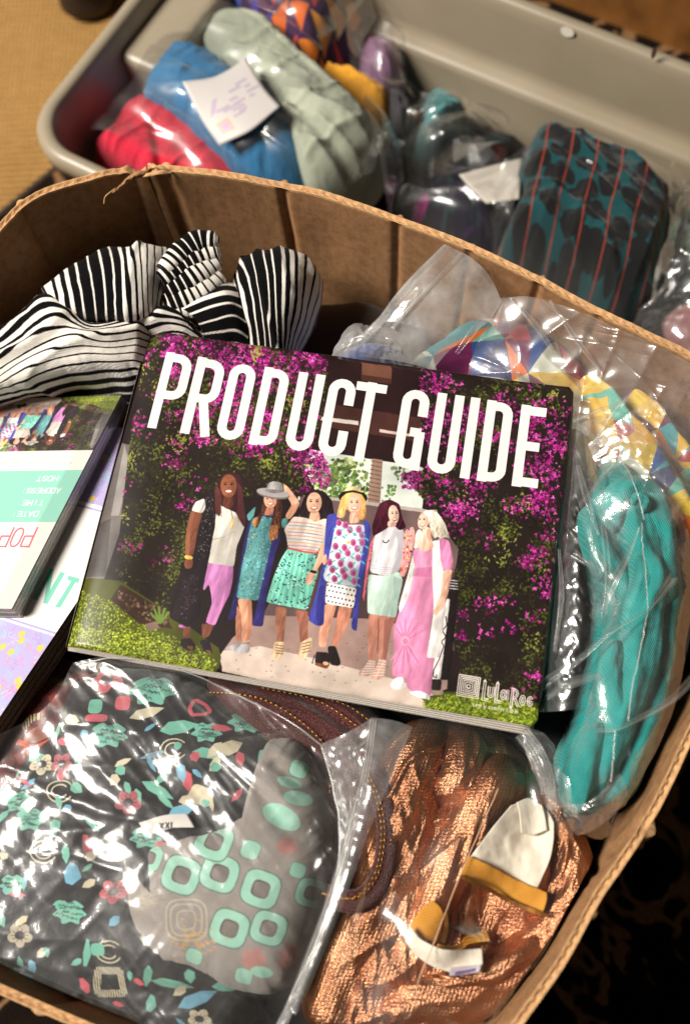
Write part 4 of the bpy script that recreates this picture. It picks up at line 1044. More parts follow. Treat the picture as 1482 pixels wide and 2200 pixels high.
M['cover'] = printed('glossy_cover_print', cov_im, rough=.30, spec=.38, coat=.0, bumpy=.03, gain=.97)
vs = np.r_[np.linspace(0, .03, 8)[:-1], np.linspace(.03, .97, 30), np.linspace(.97, 1, 8)[1:]]
o = leaf('front_cover', 0, M['cover'], 0, 1, 0, 1, 120, 60); solid(o, .00035)
for i in range(7):
    k = .12+.72*i/6; off = .017*(i+.6)/6.6
    o = leaf('page', k, M['paper'] if i % 2 == 0 else M['paper_grey'], .004, 1-.002+.0012*i+.001*(i % 2), .002, 1+off, 50, 10); solid(o, .0004)
o = leaf('back_cover', 1, M['paper_grey'], .001, 1.006, .001, 1.020, 50, 10); solid(o, .0005)
# rounded fold of the spine
t = np.linspace(0, 1, 40); q = gq(0*t+.0025, t, -.0045+0*t)
G = np.array([q+np.array([math.cos(a)*-.0016, 0, math.sin(a)*.0032]) for a in np.linspace(-1.2, 1.2, 8)])
gadd('spine', G, plain('spine_print', (96, 88, 82), .35), guide)

# ---- pads: top faces lie on a plane that slopes up towards the near left
PG = np.array([.10, -.22])
def Ppl(px, py, p0, g=PG):
    d = _R @ np.array([(px-CX)/FOC, (py-CY)/FOC, 1.]); nn = np.array([-g[0], -g[1], 1.]); return CAM+d*(((p0-CAM) @ nn)/(d @ nn))
pn = np.array([-PG[0], -PG[1], 1.]); pn /= np.linalg.norm(pn)
class PadMap:
    """photo pixels <-> pad print canvas, over a parallelogram a (origin), a->b, a->c given in pixels"""
    def __init__(s, tr, br, left, width, z, anchor):
        s.p0 = P(*anchor, z); B = Ppl(*tr, s.p0); s.V = Ppl(*br, s.p0)-B; d = B-Ppl(*left, s.p0)
        s.U = d/np.linalg.norm(d)*width; s.A = B-s.U
        s.Mi = np.linalg.inv(np.stack([s.U, s.V, pn], 1))
    def uv(s, p): return np.array([(s.Mi @ (Ppl(x, y, s.p0)-s.A))[:2] for x, y in np.asarray(p, float)])
def pad(name, pm, thick, im, label, mwrap, edge):
    corners = [pm.A, pm.A+pm.U, pm.A+pm.U+pm.V, pm.A+pm.V]
    th = thing(name, sum(corners)/4-pn*thick, label, 'notepad')
    n, m = 26, 26; uu, vv = np.meshgrid(np.linspace(0, 1, n), np.linspace(0, 1, m), indexing='xy')
    G = pm.A+pm.U*uu[..., None]+pm.V*vv[..., None]
    top = gadd('top_sheet', G, printed(name+'_print', im, rough=.55, spec=.3), th, uv=np.stack([uu, 1-vv], -1))
    body = []
    k = 9
    for i in range(k):                                # leaves of the block, slightly uneven
        r = np.random.default_rng(i+len(name)); sh = (pm.U*r.normal(0, .0022)+pm.V*r.normal(0, .0018))
        c_ = [c+sh-pn*(.0006+i*thick/k) for c in corners]; d_ = [c-pn*(thick/k-.0003) for c in c_]
        add('sheet_block', c_+d_, [(0, 1, 2, 3), (7, 6, 5, 4), (0, 4, 5, 1), (1, 5, 6, 2), (2, 6, 7, 3), (3, 7, 4, 0)], edge, th, smooth=False)
    if mwrap:
        e = .0008; c_ = [pm.A-pm.U*.004-pm.V*.004, pm.A+pm.U*1.006-pm.V*.004, pm.A+pm.U*1.006+pm.V*1.005, pm.A-pm.U*.004+pm.V*1.005]
        # film: a strip down over the right and the near side
        rows = []
        t_ = np.linspace(0, 1, 90)
        for kx, (fu, fz) in enumerate([(.90, .0009), (.97, .0009), (1.004, .0007), (1.008, -.002), (1.010, -.006), (1.009, -.011), (1.008, -thick)]):
            rows.append(pm.A+pm.U*fu+pm.V*(t_*1.008-.002)[:, None]+pn*fz)
        G = np.array(rows); A = cat_interp(G, np.linspace(0, len(G)-1, 40))
        A = A+np.array([.0006, 0, .0002])*(fbm(np.linspace(0, 6, 40)[:, None]+0*t_, np.linspace(0, 60, 90)[None]+0*A[..., 0], 7))[..., None]
        gadd('shrink_wrap', A, M['film_wrap'], th)
    splat(G if not mwrap else A); splat(pm.A+pm.U*uu[..., None]+pm.V*vv[..., None])
    return th
# top pad: invitation sheets, lying upside down to the viewer
tp_ = PadMap((261, 849), (26, 1308), (0, 857), .125, ZM-.0120, (150, 1100))
PWd, PHt = 900, 900
pc_ = Canvas(PWd, PHt, (232, 226, 220), lambda p: tp_.uv(p)*[PWd, PHt])
# photo strip along the far edge: the cover picture turned half round
v0 = float(tp_.uv([(150, 968)])[0, 1])
hs = int(v0*PHt); art = COVER_ART[int(CH*.36):, :int(CW*.98)][::-1, ::-1]
xs = (np.linspace(0, 1, PWd)*(art.shape[1]-1)).astype(int); ys = (np.linspace(0, 1, hs)*(art.shape[0]-1)).astype(int)
pc_.a[:hs] = art[ys][:, xs]*.95+12
g0 = float(tp_.uv([(150, 1010)])[0, 1]); g1 = float(tp_.uv([(100, 1122)])[0, 1])
pc_.T = lambda p: np.asarray(p, float)*[PWd, PHt]
pc_.poly([(0, g0), (1, g0), (1, g1), (0, g1)], (142, 206, 186))
pc_.T = lambda p: tp_.uv(p)*[PWd, PHt]
def turned(cv, txt, right, top, bot, w, t, col, slant=0):
    """text upside down: first letter at the right end"""
    x = right; gap = w*.32
    for ch in txt:
        for l in letter(ch, w, 1.0, t/(bot-top)):
            q = np.array(l, float); q = np.stack([x-q[:, 0]-slant*(q[:, 1]-.5)*(bot-top), bot-q[:, 1]*(bot-top)], 1)
            cv.line(q, t, col)
        x -= w+gap
for txt, xr, y in (('HOST', 125, 1022), ('ADDRESS:', 130, 1048), ('TIME', 94, 1074), ('DATE:', 83, 1098)):
    turned(pc_, txt, xr, y, y+12, 9 if len(txt) < 8 else 8, 1.6, (226, 240, 234), -.4)
turned(pc_, 'POP-UP', 72, 1133, 1176, 19, 3.6, (226, 108, 124), -.45)
for (xr, y, n_) in ((158, 978, 22), (155, 992, 22)):
    for k in range(n_):
        x = xr-k*7.4; pc_.line([(x, y+5), (x-2, y), (x-4, y+5), (x-5, y+1)], .9, (176, 172, 166), .8)
top_im = pc_.image('pad_invitation_print')
# lower pad: lilac floral border round white, mint lettering
lp_ = PadMap((396, 950), (-60, 1630), (200, 905), .20, ZM-.0125, (157, 1306))
pl_ = Canvas(1000, 1000, (236, 231, 226), lambda p: lp_.uv(p)*[1000, 1000])
def lilac(y0a, y0b):
    u0 = float(lp_.uv([(160, y0a)])[0, 1]); u1 = float(lp_.uv([(60, y0b)])[0, 1]); return u0, u1
t0_ = float(lp_.uv([(235, 1092)])[0, 1]); t1_ = float(lp_.uv([(70, 1352)])[0, 1])
pl_.T = lambda p: np.asarray(p, float)*1000
for (a, b) in ((0, t0_), (t1_, 1.0)):
    pl_.poly([(0, a), (1, a), (1, b), (0, b)], (178, 166, 210))
    r = np.random.default_rng(8)
    for k in range(520):
        c = np.array([r.uniform(0, 1), r.uniform(a, b)]); col = [(150, 176, 222), (212, 140, 178), (168, 146, 204), (196, 188, 222), (146, 196, 206)][r.integers(5)]
        for p in range(7):
            an = p*.9+r.random(); d = np.array([math.cos(an), math.sin(an)])*r.uniform(.008, .022); pl_.line([c+d*.3, c+d], .0030, col, .8)
    for k in range(90):
        c = np.array([r.uniform(0, 1), r.uniform(a, b)])
        if abs(c[1]-a) < .01 or abs(c[1]-b) < .01: continue
        for p in range(5):
            an = p*1.257; d = np.array([math.cos(an), math.sin(an)])*.006; pl_.ell(c+d, .0045, .0045, (236, 196, 62), n=8)
for tt, d in ((t0_, .012), (t1_, -.012)): pl_.poly([(0, tt+d), (1, tt+d), (1, tt+d+.006), (0, tt+d+.006)], (170, 160, 206))
pl_.T = lambda p: lp_.uv(p)*[1000, 1000]
pl_.poly([(148, 1236), (172, 1243), (169, 1253), (145, 1246)], (120, 196, 176)); pl_.poly([(157, 1243), (166, 1246), (130, 1306), (119, 1304)], (120, 196, 176))
pl_.poly([(131, 1228), (141, 1231), (103, 1298), (93, 1295)], (120, 196, 176)); pl_.poly([(108, 1221), (116, 1223), (103, 1298), (94, 1296)], (120, 196, 176)); pl_.poly([(108, 1221), (116, 1223), (80, 1290), (71, 1287)], (120, 196, 176))
pl_.poly([(92, 1216), (100, 1219), (62, 1284), (53, 1281)], (120, 196, 176))
low_im = pl_.image('pad_lower_print')
edge_dark = plain('pad_block_edge', (104, 92, 78), .7, nscale=700, var=.4, bumpy=.4)
edge_grey = NT('printed_block_edge'); _v = edge_grey.coord(); edge_grey.pbr(edge_grey.mix(.5, edge_grey.ramp(edge_grey.noise(_v, 26, 4), [(.3, srgb((112, 96, 112))), (.55, srgb((150, 144, 136))), (.7, srgb((96, 86, 92)))]), edge_grey.ramp(edge_grey.noise(edge_grey.coord((1, 1, 12)), 160, 3), [(.3, srgb((120, 112, 106))), (.7, srgb((178, 172, 164)))])), .45); edge_grey = edge_grey.m
pad('note_pad', lp_, .020, low_im, 'lower white note pad with lilac flowered borders and mint lettering under the guide', False, edge_dark)
pad('note_pad', tp_, .0125, top_im, 'upper shrink-wrapped invitation pad with mint panel, lying upside down on another pad', True, edge_grey)

# ================================================================ shapes for soft things
def Pv(p, z):
    p = np.asarray(p, float); d = np.c_[(p[:, 0]-CX)/FOC, (p[:, 1]-CY)/FOC, np.ones(len(p))] @ _R.T
    return CAM+d*((z-CAM[2])/d[:, 2])[:, None]
class Plan:
    """print canvas laid over a rectangle of the plan (world x, y); author coordinates are photo pixels at height z"""
    def __init__(s, px, z, res=1500, bg=(128, 128, 128), pad_=.01):
        q = Pv(px, z); s.lo = q[:, :2].min(0)-pad_; s.hi = q[:, :2].max(0)+pad_; s.z = z
        sz = s.hi-s.lo; s.k = res/sz.max(); w, h = (sz*s.k).astype(int)
        s.c = Canvas(w, h, bg, lambda p: (Pv(p, s.z)[:, :2]-s.lo)*[s.k, -s.k]+[0, h])
    def uv(s, G): return (G[..., :2]-s.lo)/(s.hi-s.lo)
def poly_d(x, y, line):
    """distance of points to a polyline (world xy)"""
    d = np.full(np.shape(x), 9.)
    for a, b in zip(line[:-1], line[1:]):
        e = b-a; t = np.clip(((x-a[0])*e[0]+(y-a[1])*e[1])/(e @ e), 0, 1)
        d = np.minimum(d, np.hypot(x-a[0]-t*e[0], y-a[1]-t*e[1]))
    return d
def strokes(x, y, S, h):
    """raised or sunk fold lines: (pixel polyline, width m, height m)"""
    D = 0*x
    for pts, w, a in S:
        L = curve(np.array([P(px, py, ZM+h/100) for px, py in pts])[:, :2] if len(pts) > 2 else np.array([P(px, py, ZM+h/100)[:2] for px, py in pts]), 12) if len(pts) > 2 else np.array([P(px, py, ZM+h/100)[:2] for px, py in pts])
        D = D+a*np.exp(-(poly_d(x, y, L)/w)**2)
    return D
def mound(outline, hb, ht, pw=2.6, n=64, m=200, folds=None, S=(), edge=.0, grad=(0, 0), skirt=1.0, wob=.0012, seed=0):
    """soft heap with the given outline (px), base and top heights in cm"""
    hm = hb*.45+ht*.55
    q = closed([P(x, y, ZM+hm/100)[:2] for x, y in outline], m)
    q = q+np.c_[fbm(np.arange(m)*.21, np.zeros(m), seed+3), fbm(np.arange(m)*.21, np.ones(m)*7, seed+4)]*wob*2
    c = q.mean(0); r = np.linspace(0, 1, n)**.8; r = r[:, None]
    X = c[0]+(q[None, :, 0]-c[0])*r; Y = c[1]+(q[None, :, 1]-c[1])*r
    prof = np.sqrt(np.clip(1-r**pw, 0, 1))
    Z = ZM+(hb+(ht-hb)*prof)/100+((X-c[0])*grad[0]+(Y-c[1])*grad[1])*prof
    D = folds(X, Y) if folds else 0
    D = D+strokes(X, Y, S, ht)
    Z = Z+D*np.clip(prof*1.6, 0, 1)
    G = np.stack([X, Y, Z], -1)
    sk = G[-1:].copy(); sk[..., :2] = c+(sk[..., :2]-c)*.985; sk[..., 2] -= skirt/100
    return np.concatenate([G, sk])
def pxs(h): return (CAM[2]-ZM-h/100)/FOC*1.03           # metres per photo pixel at that height
def loft(sp, hb, n=180, m=60, pw=.9, fold=None, taper=True):
    """rolled or folded length of cloth along a spine of (px, py, top cm, half width px)"""
    A = np.array([np.r_[P(x, y, ZM+(.35*hb+.65*h)/100)[:2], h, w*pxs(h)] for x, y, h, w in sp])
    C = cat_interp(A, np.linspace(0, len(A)-1, n*4)); d = np.r_[0, np.cumsum(np.linalg.norm(np.diff(C[:, :2], axis=0), axis=1))]
    s = np.linspace(0, d[-1], n); C = np.stack([np.interp(s, d, C[:, k]) for k in range(4)], 1)
    T = np.gradient(C[:, :2], axis=0); T /= np.linalg.norm(T, axis=1, keepdims=True); N = np.stack([-T[:, 1], T[:, 0]], 1)
    ph = np.linspace(-.12, np.pi+.12, m)[None]; e = np.clip(np.minimum(s, s[-1]-s)/(C[:, 3].mean()*.9), 0, 1); e = np.sqrt(1-(1-e)**2)[:, None] if taper else np.ones((n, 1))
    rad = 1+(fold(s[:, None], ph) if fold else 0)
    X = C[:, 0:1]+N[:, 0:1]*np.cos(ph)*C[:, 3:4]*e*rad; Y = C[:, 1:2]+N[:, 1:2]*np.cos(ph)*C[:, 3:4]*e*rad
    zt = ZM+C[:, 2:3]/100; zb = ZM+hb/100
    Z = zb+(zt-zb)*(np.sign(np.sin(ph))*np.abs(np.sin(ph))**pw)*(.35+.65*e)*rad
    uv = np.stack(np.broadcast_arrays(s[:, None]/.1, ph/np.pi), -1)
    return np.stack([X, Y, Z], -1), uv
def drape(ctrl, n, m, lift=.3, grow=3, soft=6, low=.16, follow=True, ex=.03, it=45, seed=0, inbox=True, wrk=((-.75, .06, .012, .0016), (-.5, .09, .02, .0022)), **k):
    """film through control points, kept above what it covers, then buckled"""
    G = patch(ctrl, n, m)
    if follow:
        H = film_height(grow, soft, low); G[..., 2] = np.maximum(G[..., 2], hsample(H, G[..., 0], G[..., 1])+lift/100)
        G[..., 2] = (G[..., 2]+np.roll(G[..., 2], 1, 0)+np.roll(G[..., 2], 1, 1)+G[..., 2])/4 if False else G[..., 2]
    G = crumple(G, ex=ex, it=it, seed=seed, **k)
    N = normals(G)
    for q_, (an, al, ac, am) in enumerate(wrk):
        w_ = np.clip(vn(G[..., 0]/.05+seed, G[..., 1]/.05, seed+q_)*1.6-.3, 0, 1)
        G = G+N*(am*w_*(wrinkle(G[..., 0], G[..., 1], an, al, ac, seed+q_)**2-.35))[..., None]
    G = under_guide(G, .0105)
    return keep_in(G) if G[..., 2].mean() > .25 and inbox else G
def fit(G, lift=.0015, low=.16):
    """lay a strip on what is already there"""
    G = G.copy(); H = film_height(1, 2, low); G[..., 2] = hsample(H, G[..., 0], G[..., 1])+lift; return G
def strip(pts, wpx, n=60, m=6, h=0, lift=.002, follow=True, wave=0, seed=0):
    """ribbon along a pixel polyline"""
    A = np.array([np.r_[P(p[0], p[1], ZM+(p[2] if len(p) > 2 else h)/100)] for p in pts]); C = curve(A, n)
    T = np.gradient(C, axis=0); T[:, 2] = 0; T /= np.linalg.norm(T, axis=1, keepdims=True)+1e-9; N = np.stack([-T[:, 1], T[:, 0], 0*T[:, 0]], 1)
    w = np.asarray(wpx, float)*pxs(h)
    if w.ndim: w = np.interp(np.linspace(0, 1, n), np.linspace(0, 1, len(w)), w)
    else: w = np.full(n, w)
    k = np.linspace(-.5, .5, m); G = C[None]+N[None]*(k[:, None]*w[None])[..., None]
    if follow: G = fit(G, lift)
    if wave: G[..., 2] += wave*fbm(np.arange(n)[None]*.2+0*k[:, None], k[:, None]*2+0*G[..., 2], seed)
    return G
def stripe_canvas(seq, res=2, w=8, tone=((10, 9, 11), (240, 233, 224)), jit=.8, length=600):
    """irregular two-tone stripes across the v direction"""
    L = []; r = np.random.default_rng(2)
    for k, s in enumerate(seq):
        L += [k % 2]*max(1, int(round(s*res)))
    a = np.array(L); h = len(a); c = Canvas(length, h*2, (0, 0, 0))
    x = np.arange(length)
    for xx in range(length):
        sh = jit*math.sin(xx*.61)+jit*.7*math.sin(xx*1.9+1); idx = (np.arange(h*2)/2+sh*.5+.45*r.standard_normal(h*2)*jit).astype(int) % h
        c.a[:, xx] = np.where(a[idx][:, None] == 0, np.array(tone[1]), np.array(tone[0]))
    return c
SEQ = [7, 1.6, 7, 1.6, 6.5, 2, 6, 2.4, 5, 3, 4, 4, 3, 6, 1.6, 6, 1.6, 7, 1.4, 7, 1.6, 5, 3, 3.6, 4, 2.6, 6, 2]
st_im = stripe_canvas(SEQ, 3).image('black_white_stripes')
M['stripe'] = fabric('striped_jersey', None, .95, 420, .5, .12, .03, st_im, 'REPEAT', .08)
def rep_uv(n, m, a, b, swap=False, off=0):
    u, v = np.meshgrid(np.linspace(0, 1, n), np.linspace(0, 1, m), indexing='ij')
    return np.stack([v*a, u*b+off], -1) if not swap else np.stack([u*a, v*b+off], -1)

# ---------------------------------------------------------------- black and white striped top
shirt = thing('striped_top', W((270, 680, -5)), 'crumpled black and white striped top in the far left of the box', 'clothing')
def cl(name, ctrl, n, m, uvf, mat, parent, th=.0012, disp=None, amp=.0015, wl=.02, seed=0, guide_clip=True):
    G = patch(ctrl, n, m); N = normals(G)
    G = G+N*(fbm(G[..., 0]/wl, G[..., 1]/wl, seed, 4)*2*amp)[..., None]
    if disp is not None: G = G+N*disp(G[..., 0], G[..., 1])[..., None]
    if guide_clip: G = under_guide(G, .010)
    splat(G); o = gadd(name, G, mat, parent, uv=uvf); return solid(o, th)
wr = lambda ang, al, ac, a, s: (lambda x, y: a*(wrinkle(x, y, ang, al, ac, s)-.5))
cl('body_panel', [
    [(-40, 775, -1.5), (50, 690, -.6), (104, 662, -.2), (200, 705, -.2), (300, 690, -.6), (380, 690, -.8), (445, 725, -1.6)],
    [(-30, 738, 0), (60, 668, 1.0), (104, 645, 1.5), (200, 692, 1.2), (300, 672, .9), (380, 673, .8), (440, 712, -.4)],
    [(-40, 790, .2), (60, 722, 1.3), (132, 692, 1.9), (215, 716, 1.5), (310, 702, .8), (390, 706, .3), (452, 745, -1.2)],
    [(-40, 838, -.2), (70, 768, .9), (162, 744, 1.4), (240, 748, 1.1), (330, 738, .3), (402, 748, -.5), (462, 785, -1.5)],
    [(-40, 862, -1.6), (80, 812, -.4), (182, 790, .1), (260, 786, .1), (340, 783, -.3), (422, 797, -1.2), (482, 830, -1.8)],
    [(-40, 905, -4.8), (90, 862, -4.4), (192, 848, -3.8), (280, 840, -2.6), (360, 833, -2), (442, 847, -2.2), (502, 870, -2.4)],
    [(-40, 955, -7), (90, 915, -7), (202, 900, -6.6), (292, 890, -6), (372, 882, -5), (452, 892, -4.6), (522, 912, -4.6)]],
    120, 160, rep_uv(120, 160, 4, 1.12, off=.30), M['stripe'], shirt, amp=.0022, seed=5, disp=wr(.25, .08, .020, .0056, 8))
cl('sleeve_fold', [
    [(100, 640, -1.5), (150, 600, -1.2), (215, 565, -1), (270, 548, -1), (318, 544, -1), (352, 552, -1.6)],
    [(92, 622, .6), (150, 578, 1.1), (215, 545, 1.5), (270, 529, 1.7), (318, 525, 1.6), (357, 537, .6)],
    [(97, 630, 1.4), (158, 612, 2.1), (222, 590, 2.5), (280, 580, 2.6), (318, 580, 2.3), (352, 590, 1.0)],
    [(105, 644, 1.4), (168, 662, 1.9), (228, 672, 2.0), (285, 670, 1.9), (320, 667, 1.5), (342, 668, .7)],
    [(112, 668, -.5), (175, 696, -.4), (232, 704, -.4), (288, 696, -.6), (322, 690, -.6), (342, 690, -1)]],
    90, 130, rep_uv(90, 130, 4, .98, True), M['stripe'], shirt, amp=.0020, seed=6, disp=wr(1.35, .08, .018, .0036, 9))
# rolled neckline bands
for k, (pts, r) in enumerate([([(350, 582), (392, 541), (430, 519), (470, 516)], .0068), ([(345, 604), (400, 566), (440, 546), (473, 536)], .0074), ([(352, 628), (402, 602), (440, 577), (470, 556)], .0082), ([(362, 652), (410, 632), (446, 610), (470, 584)], .0086), ([(352, 668), (400, 655), (430, 648), (462, 618)], .0080)]):
    c = curve(np.array([W((x, y, 1.9-k*.42)) for x, y in pts]), 60); t = np.linspace(0, 1, 60)
    rr = r*(.75+.5*np.sin(np.pi*np.clip(t*.9+.05, 0, 1)))*(1+.3*fbm(t*6, t*0+k, 3)); rr[-4:] *= np.linspace(1, .55, 4)
    th = np.linspace(0, 2*np.pi, 20, endpoint=False); T = np.gradient(c, axis=0); T /= np.linalg.norm(T, axis=1, keepdims=True)
    A = np.cross(T, [0, 0, 1]); A /= np.linalg.norm(A, axis=1, keepdims=True); B = np.cross(A, T)
    G = c[:, None]+rr[:, None, None]*(np.cos(th)[None, :, None]*A[:, None]+.8*np.sin(th)[None, :, None]*B[:, None])
    splat(G); gadd('neckline_roll', G, M['stripe'], shirt, uv=np.stack([np.broadcast_to(th[None]/2, (60, 20)), np.broadcast_to((t*.62+k*.13)[:, None], (60, 20))], -1), wrap=True)
cl('cuff_fold', [
    [(378, 668, -1), (424, 645, -1), (472, 626, -1), (505, 626, -1.4)],
    [(372, 657, .1), (420, 632, .5), (470, 612, .5), (507, 612, -.1)],
    [(400, 668, .9), (445, 650, 1.2), (487, 640, 1.2), (514, 646, .4)],
    [(425, 690, .8), (462, 680, 1.1), (497, 672, 1.0), (524, 686, .2)],
    [(438, 716, -.2), (472, 712, .2), (507, 710, .2), (532, 726, -.6)],
    [(442, 748, -1.8), (476, 748, -1.6), (512, 748, -1.6), (537, 758, -2)]],
    60, 60, rep_uv(60, 60, 2, .5), M['stripe'], shirt, amp=.0008, seed=7)
cl('hanging_sleeve', [
    [(512, 615, -3), (530, 585, -3), (562, 570, -3), (600, 566, -3), (636, 575, -3), (662, 598, -3), (680, 625, -3.5)],
    [(500, 600, -1), (520, 561, -.3), (560, 541, .2), (600, 537, .4), (640, 548, .1), (676, 575, -.7), (693, 605, -1.8)],
    [(503, 625, .1), (533, 598, 1.2), (570, 588, 1.8), (605, 587, 1.9), (640, 600, 1.2), (669, 625, -.4), (686, 648, -2.2)],
    [(518, 680, -.2), (545, 663, .9), (575, 658, 1.4), (605, 657, 1.4), (632, 668, .4), (650, 692, -1.4), (663, 712, -3)],
    [(535, 735, -1.2), (556, 738, -.8), (580, 742, -.6), (605, 742, -.7), (620, 745, -1.4), (632, 752, -2.6), (642, 760, -3.6)],
    [(545, 790, -2.6), (562, 795, -2.5), (582, 798, -2.5), (605, 798, -2.6), (618, 800, -3), (628, 802, -3.6), (636, 806, -4.2)]],
    90, 110, rep_uv(90, 110, 4, .84, True, .1), M['stripe'], shirt, amp=.0018, seed=8, disp=wr(1.6, .09, .016, .0034, 19))
for k, (pts, w) in enumerate([([(655, 640, -2.2), (660, 680, -2.4), (640, 725, -2.6)], 30), ([(676, 655, -3), (668, 690, -3.2), (645, 735, -3.4)], 34)]):
    G = strip(pts, [w*.6, w, w*.5], 40, 12, -2.4, follow=False); G[..., 2] += .003*np.sin(np.linspace(0, np.pi, 12))[:, None]
    splat(G); solid(gadd('sleeve_pleat', G, M['stripe'], shirt, uv=rep_uv(12, 40, 1, .35, off=k*.3)), .001)

# ================================================================ garments and bags in the box
# deep layer: dark filler added so gaps read as shade; black cloth at right
deep = [([(520, 700), (760, 640), (900, 700), (980, 820), (860, 1000), (600, 960)], -11, -5.2, (52, 34, 26), 'added dark brown filler cloth standing for the shade in the gap beside the far wall', 31),
        ([(40, 1300), (500, 1250), (900, 1350), (1000, 1700), (950, 2150), (700, 2330), (300, 2270), (-60, 2150), (-200, 1700)], -14, -4.6, (26, 20, 22), 'added black filler cloth standing for the shade in the gaps below the patterned bag', 33),
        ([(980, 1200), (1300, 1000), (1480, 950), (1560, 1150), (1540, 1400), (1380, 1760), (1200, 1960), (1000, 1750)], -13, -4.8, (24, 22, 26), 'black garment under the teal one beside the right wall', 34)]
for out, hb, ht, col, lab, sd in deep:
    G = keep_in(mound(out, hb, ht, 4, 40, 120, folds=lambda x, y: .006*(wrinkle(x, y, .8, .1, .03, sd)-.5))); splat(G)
    gadd('dark_fill_garment', G, fabric('dark_fill_cloth_%d' % sd, col, .85), wrap=True, uv=np.zeros(G.shape[:2]+(2,)), label=lab, cat='clothing')

# ---- maroon patterned garment, left
pm = Plan([(-80, 1380), (260, 1380), (-80, 2060), (260, 2060)], ZM-.012, 900, (84, 30, 30))
c = pm.c
c.spd([(-80, 1380), (260, 1380), (260, 2060), (-80, 2060)], [(104, 38, 34), (70, 24, 26), (120, 48, 40)], 400, (8, 26), 3)
for (a, b, col) in [((40, 1560), (75, 1535), (200, 176, 130)), ((150, 1420), (185, 1412), (206, 160, 110)), ((20, 1990), (60, 2000), (200, 176, 130))]:
    L = curve(np.array([a+(0,), ((a[0]+b[0])/2, (a[1]+b[1])/2-8, 0), b+(0,)])[:, :2], 12); c.line(L, 17, col)
    for k in range(1, 11, 2): c.line([L[k]+[0, -9], L[k]+[3, 9]], 3, (40, 26, 24))
c.line([(30, 1590), (70, 1605), (100, 1590)], 12, (206, 90, 60)); c.ell((75, 1575), 34, 15, (178, 120, 104), .8, -.4); c.ell((110, 1455), 22, 8, (92, 84, 44), 1, .3)
c.line([(130, 1490), (145, 1455), (180, 1440)], 3, (30, 18, 18)); c.line([(110, 1550), (100, 1500)], 3, (60, 20, 20)); c.ell((40, 1880), 40, 20, (150, 46, 40), .8); c.ell((10, 1800), 26, 40, (120, 36, 34), .8)
G = mound([(180, 1405), (260, 1440), (250, 1560), (180, 1680), (160, 1850), (150, 2000), (60, 2070), (-90, 2040), (-110, 1800), (-60, 1560), (60, 1420)], -6, -1.7, 3.2, 60, 200, folds=lambda x, y: .004*(wrinkle(x, y, .9, .08, .02, 41)-.5)+.003*fbm(x/.03, y/.03, 42)*2)
G = under_guide(G); splat(G)
gadd('maroon_garment', G, fabric('maroon_print_cloth', None, .8, image=pm.c.image('maroon_print')), wrap=True, uv=pm.uv(G), label='maroon patterned garment with striped motifs at the left below the pads', cat='clothing')

# ---- burgundy garment with gold stitching
burg = thing('burgundy_garment', W((740, 1650, -6)), 'shiny burgundy garment with gold stitching below the lower edge of the guide', 'clothing')
bt = NT('burgundy_satin'); v = bt.coord((1, 1, 1), .5); w_ = bt.wave(v, 300, 5, 2, 3, 'X'); n_ = bt.noise(v, 50, 4)
bt.pbr(bt.mix(.6, bt.ramp(n_, [(.3, srgb((58, 16, 15))), (.7, srgb((88, 28, 24)))]), bt.ramp(w_, [(.2, srgb((52, 14, 14))), (.8, srgb((98, 32, 26)))])), .38, .15, bt.bump(w_, .5, .0012), Sheen_Weight=.3); bt = bt.m
G = mound([(440, 1440), (640, 1450), (790, 1500), (860, 1600), (860, 1750), (838, 1880), (770, 1950), (690, 1900), (600, 1700), (480, 1560)], -6, -2.4, 3, 60, 220, folds=lambda x, y: .004*(wrinkle(x, y, -.75, .07, .012, 44)-.5), S=[([(520, 1490), (640, 1530), (740, 1600)], .004, .003), ([(560, 1470), (700, 1500), (800, 1570)], .004, .003)])
G = under_guide(G); splat(G); gadd('cloth', G, bt, burg, wrap=True, uv=np.zeros(G.shape[:2]+(2,)))
gold = plain('gold_thread', (214, 158, 66), .35, .6, nscale=400, var=.3)
def stitches(line, parent, name='gold_stitching', step=.0034, ln=.0022, r=.00036, lift=.0006):
    A = fit(curve(np.array([W(p) for p in line]), 200)[None], lift)[0]; d = np.r_[0, np.cumsum(np.linalg.norm(np.diff(A, axis=0), axis=1))]
    P_ = []
    for s0 in np.arange(0, d[-1]-ln, step):
        t = np.linspace(s0, s0+ln, 4); q = np.stack([np.interp(t, d, A[:, k]) for k in range(3)], 1); q[1:3, 2] += r; P_.append(tube_vf(q, r, 5))
    v, f = join(P_); o = add(name, v, f, gold, parent); o['kind'] = 'stuff'; return o
for ln_ in [[(440, 1478, -2), (560, 1500, -2), (640, 1545, -2), (700, 1600, -2)], [(640, 1478, -2), (740, 1510, -2), (800, 1550, -2)], [(560, 1475, -2), (680, 1502, -2), (770, 1560, -2)]]: stitches(ln_, burg)
LP = [(700, 1925, -.8), (770, 1935, -.9), (815, 1890, -1.0), (832, 1800, -1.0), (822, 1720, -1.2), (790, 1650, -1.6)]
G = strip(LP, 44, 80, 10, -1.0, follow=False); G[..., 2] += .0022*np.sin(np.linspace(0, np.pi, 10))[:, None]; splat(G)
_st = solid(gadd('strap', G, bt, burg), .0022)
for o_ in (-13, -6):
    stitches([(x+o_ if y > 1650 else x+o_, y-(6 if y > 1880 else 0), z) for x, y, z in LP], _st)
stitches([(712, 1655, -1), (705, 1700, -1), (716, 1760, -1)], burg)

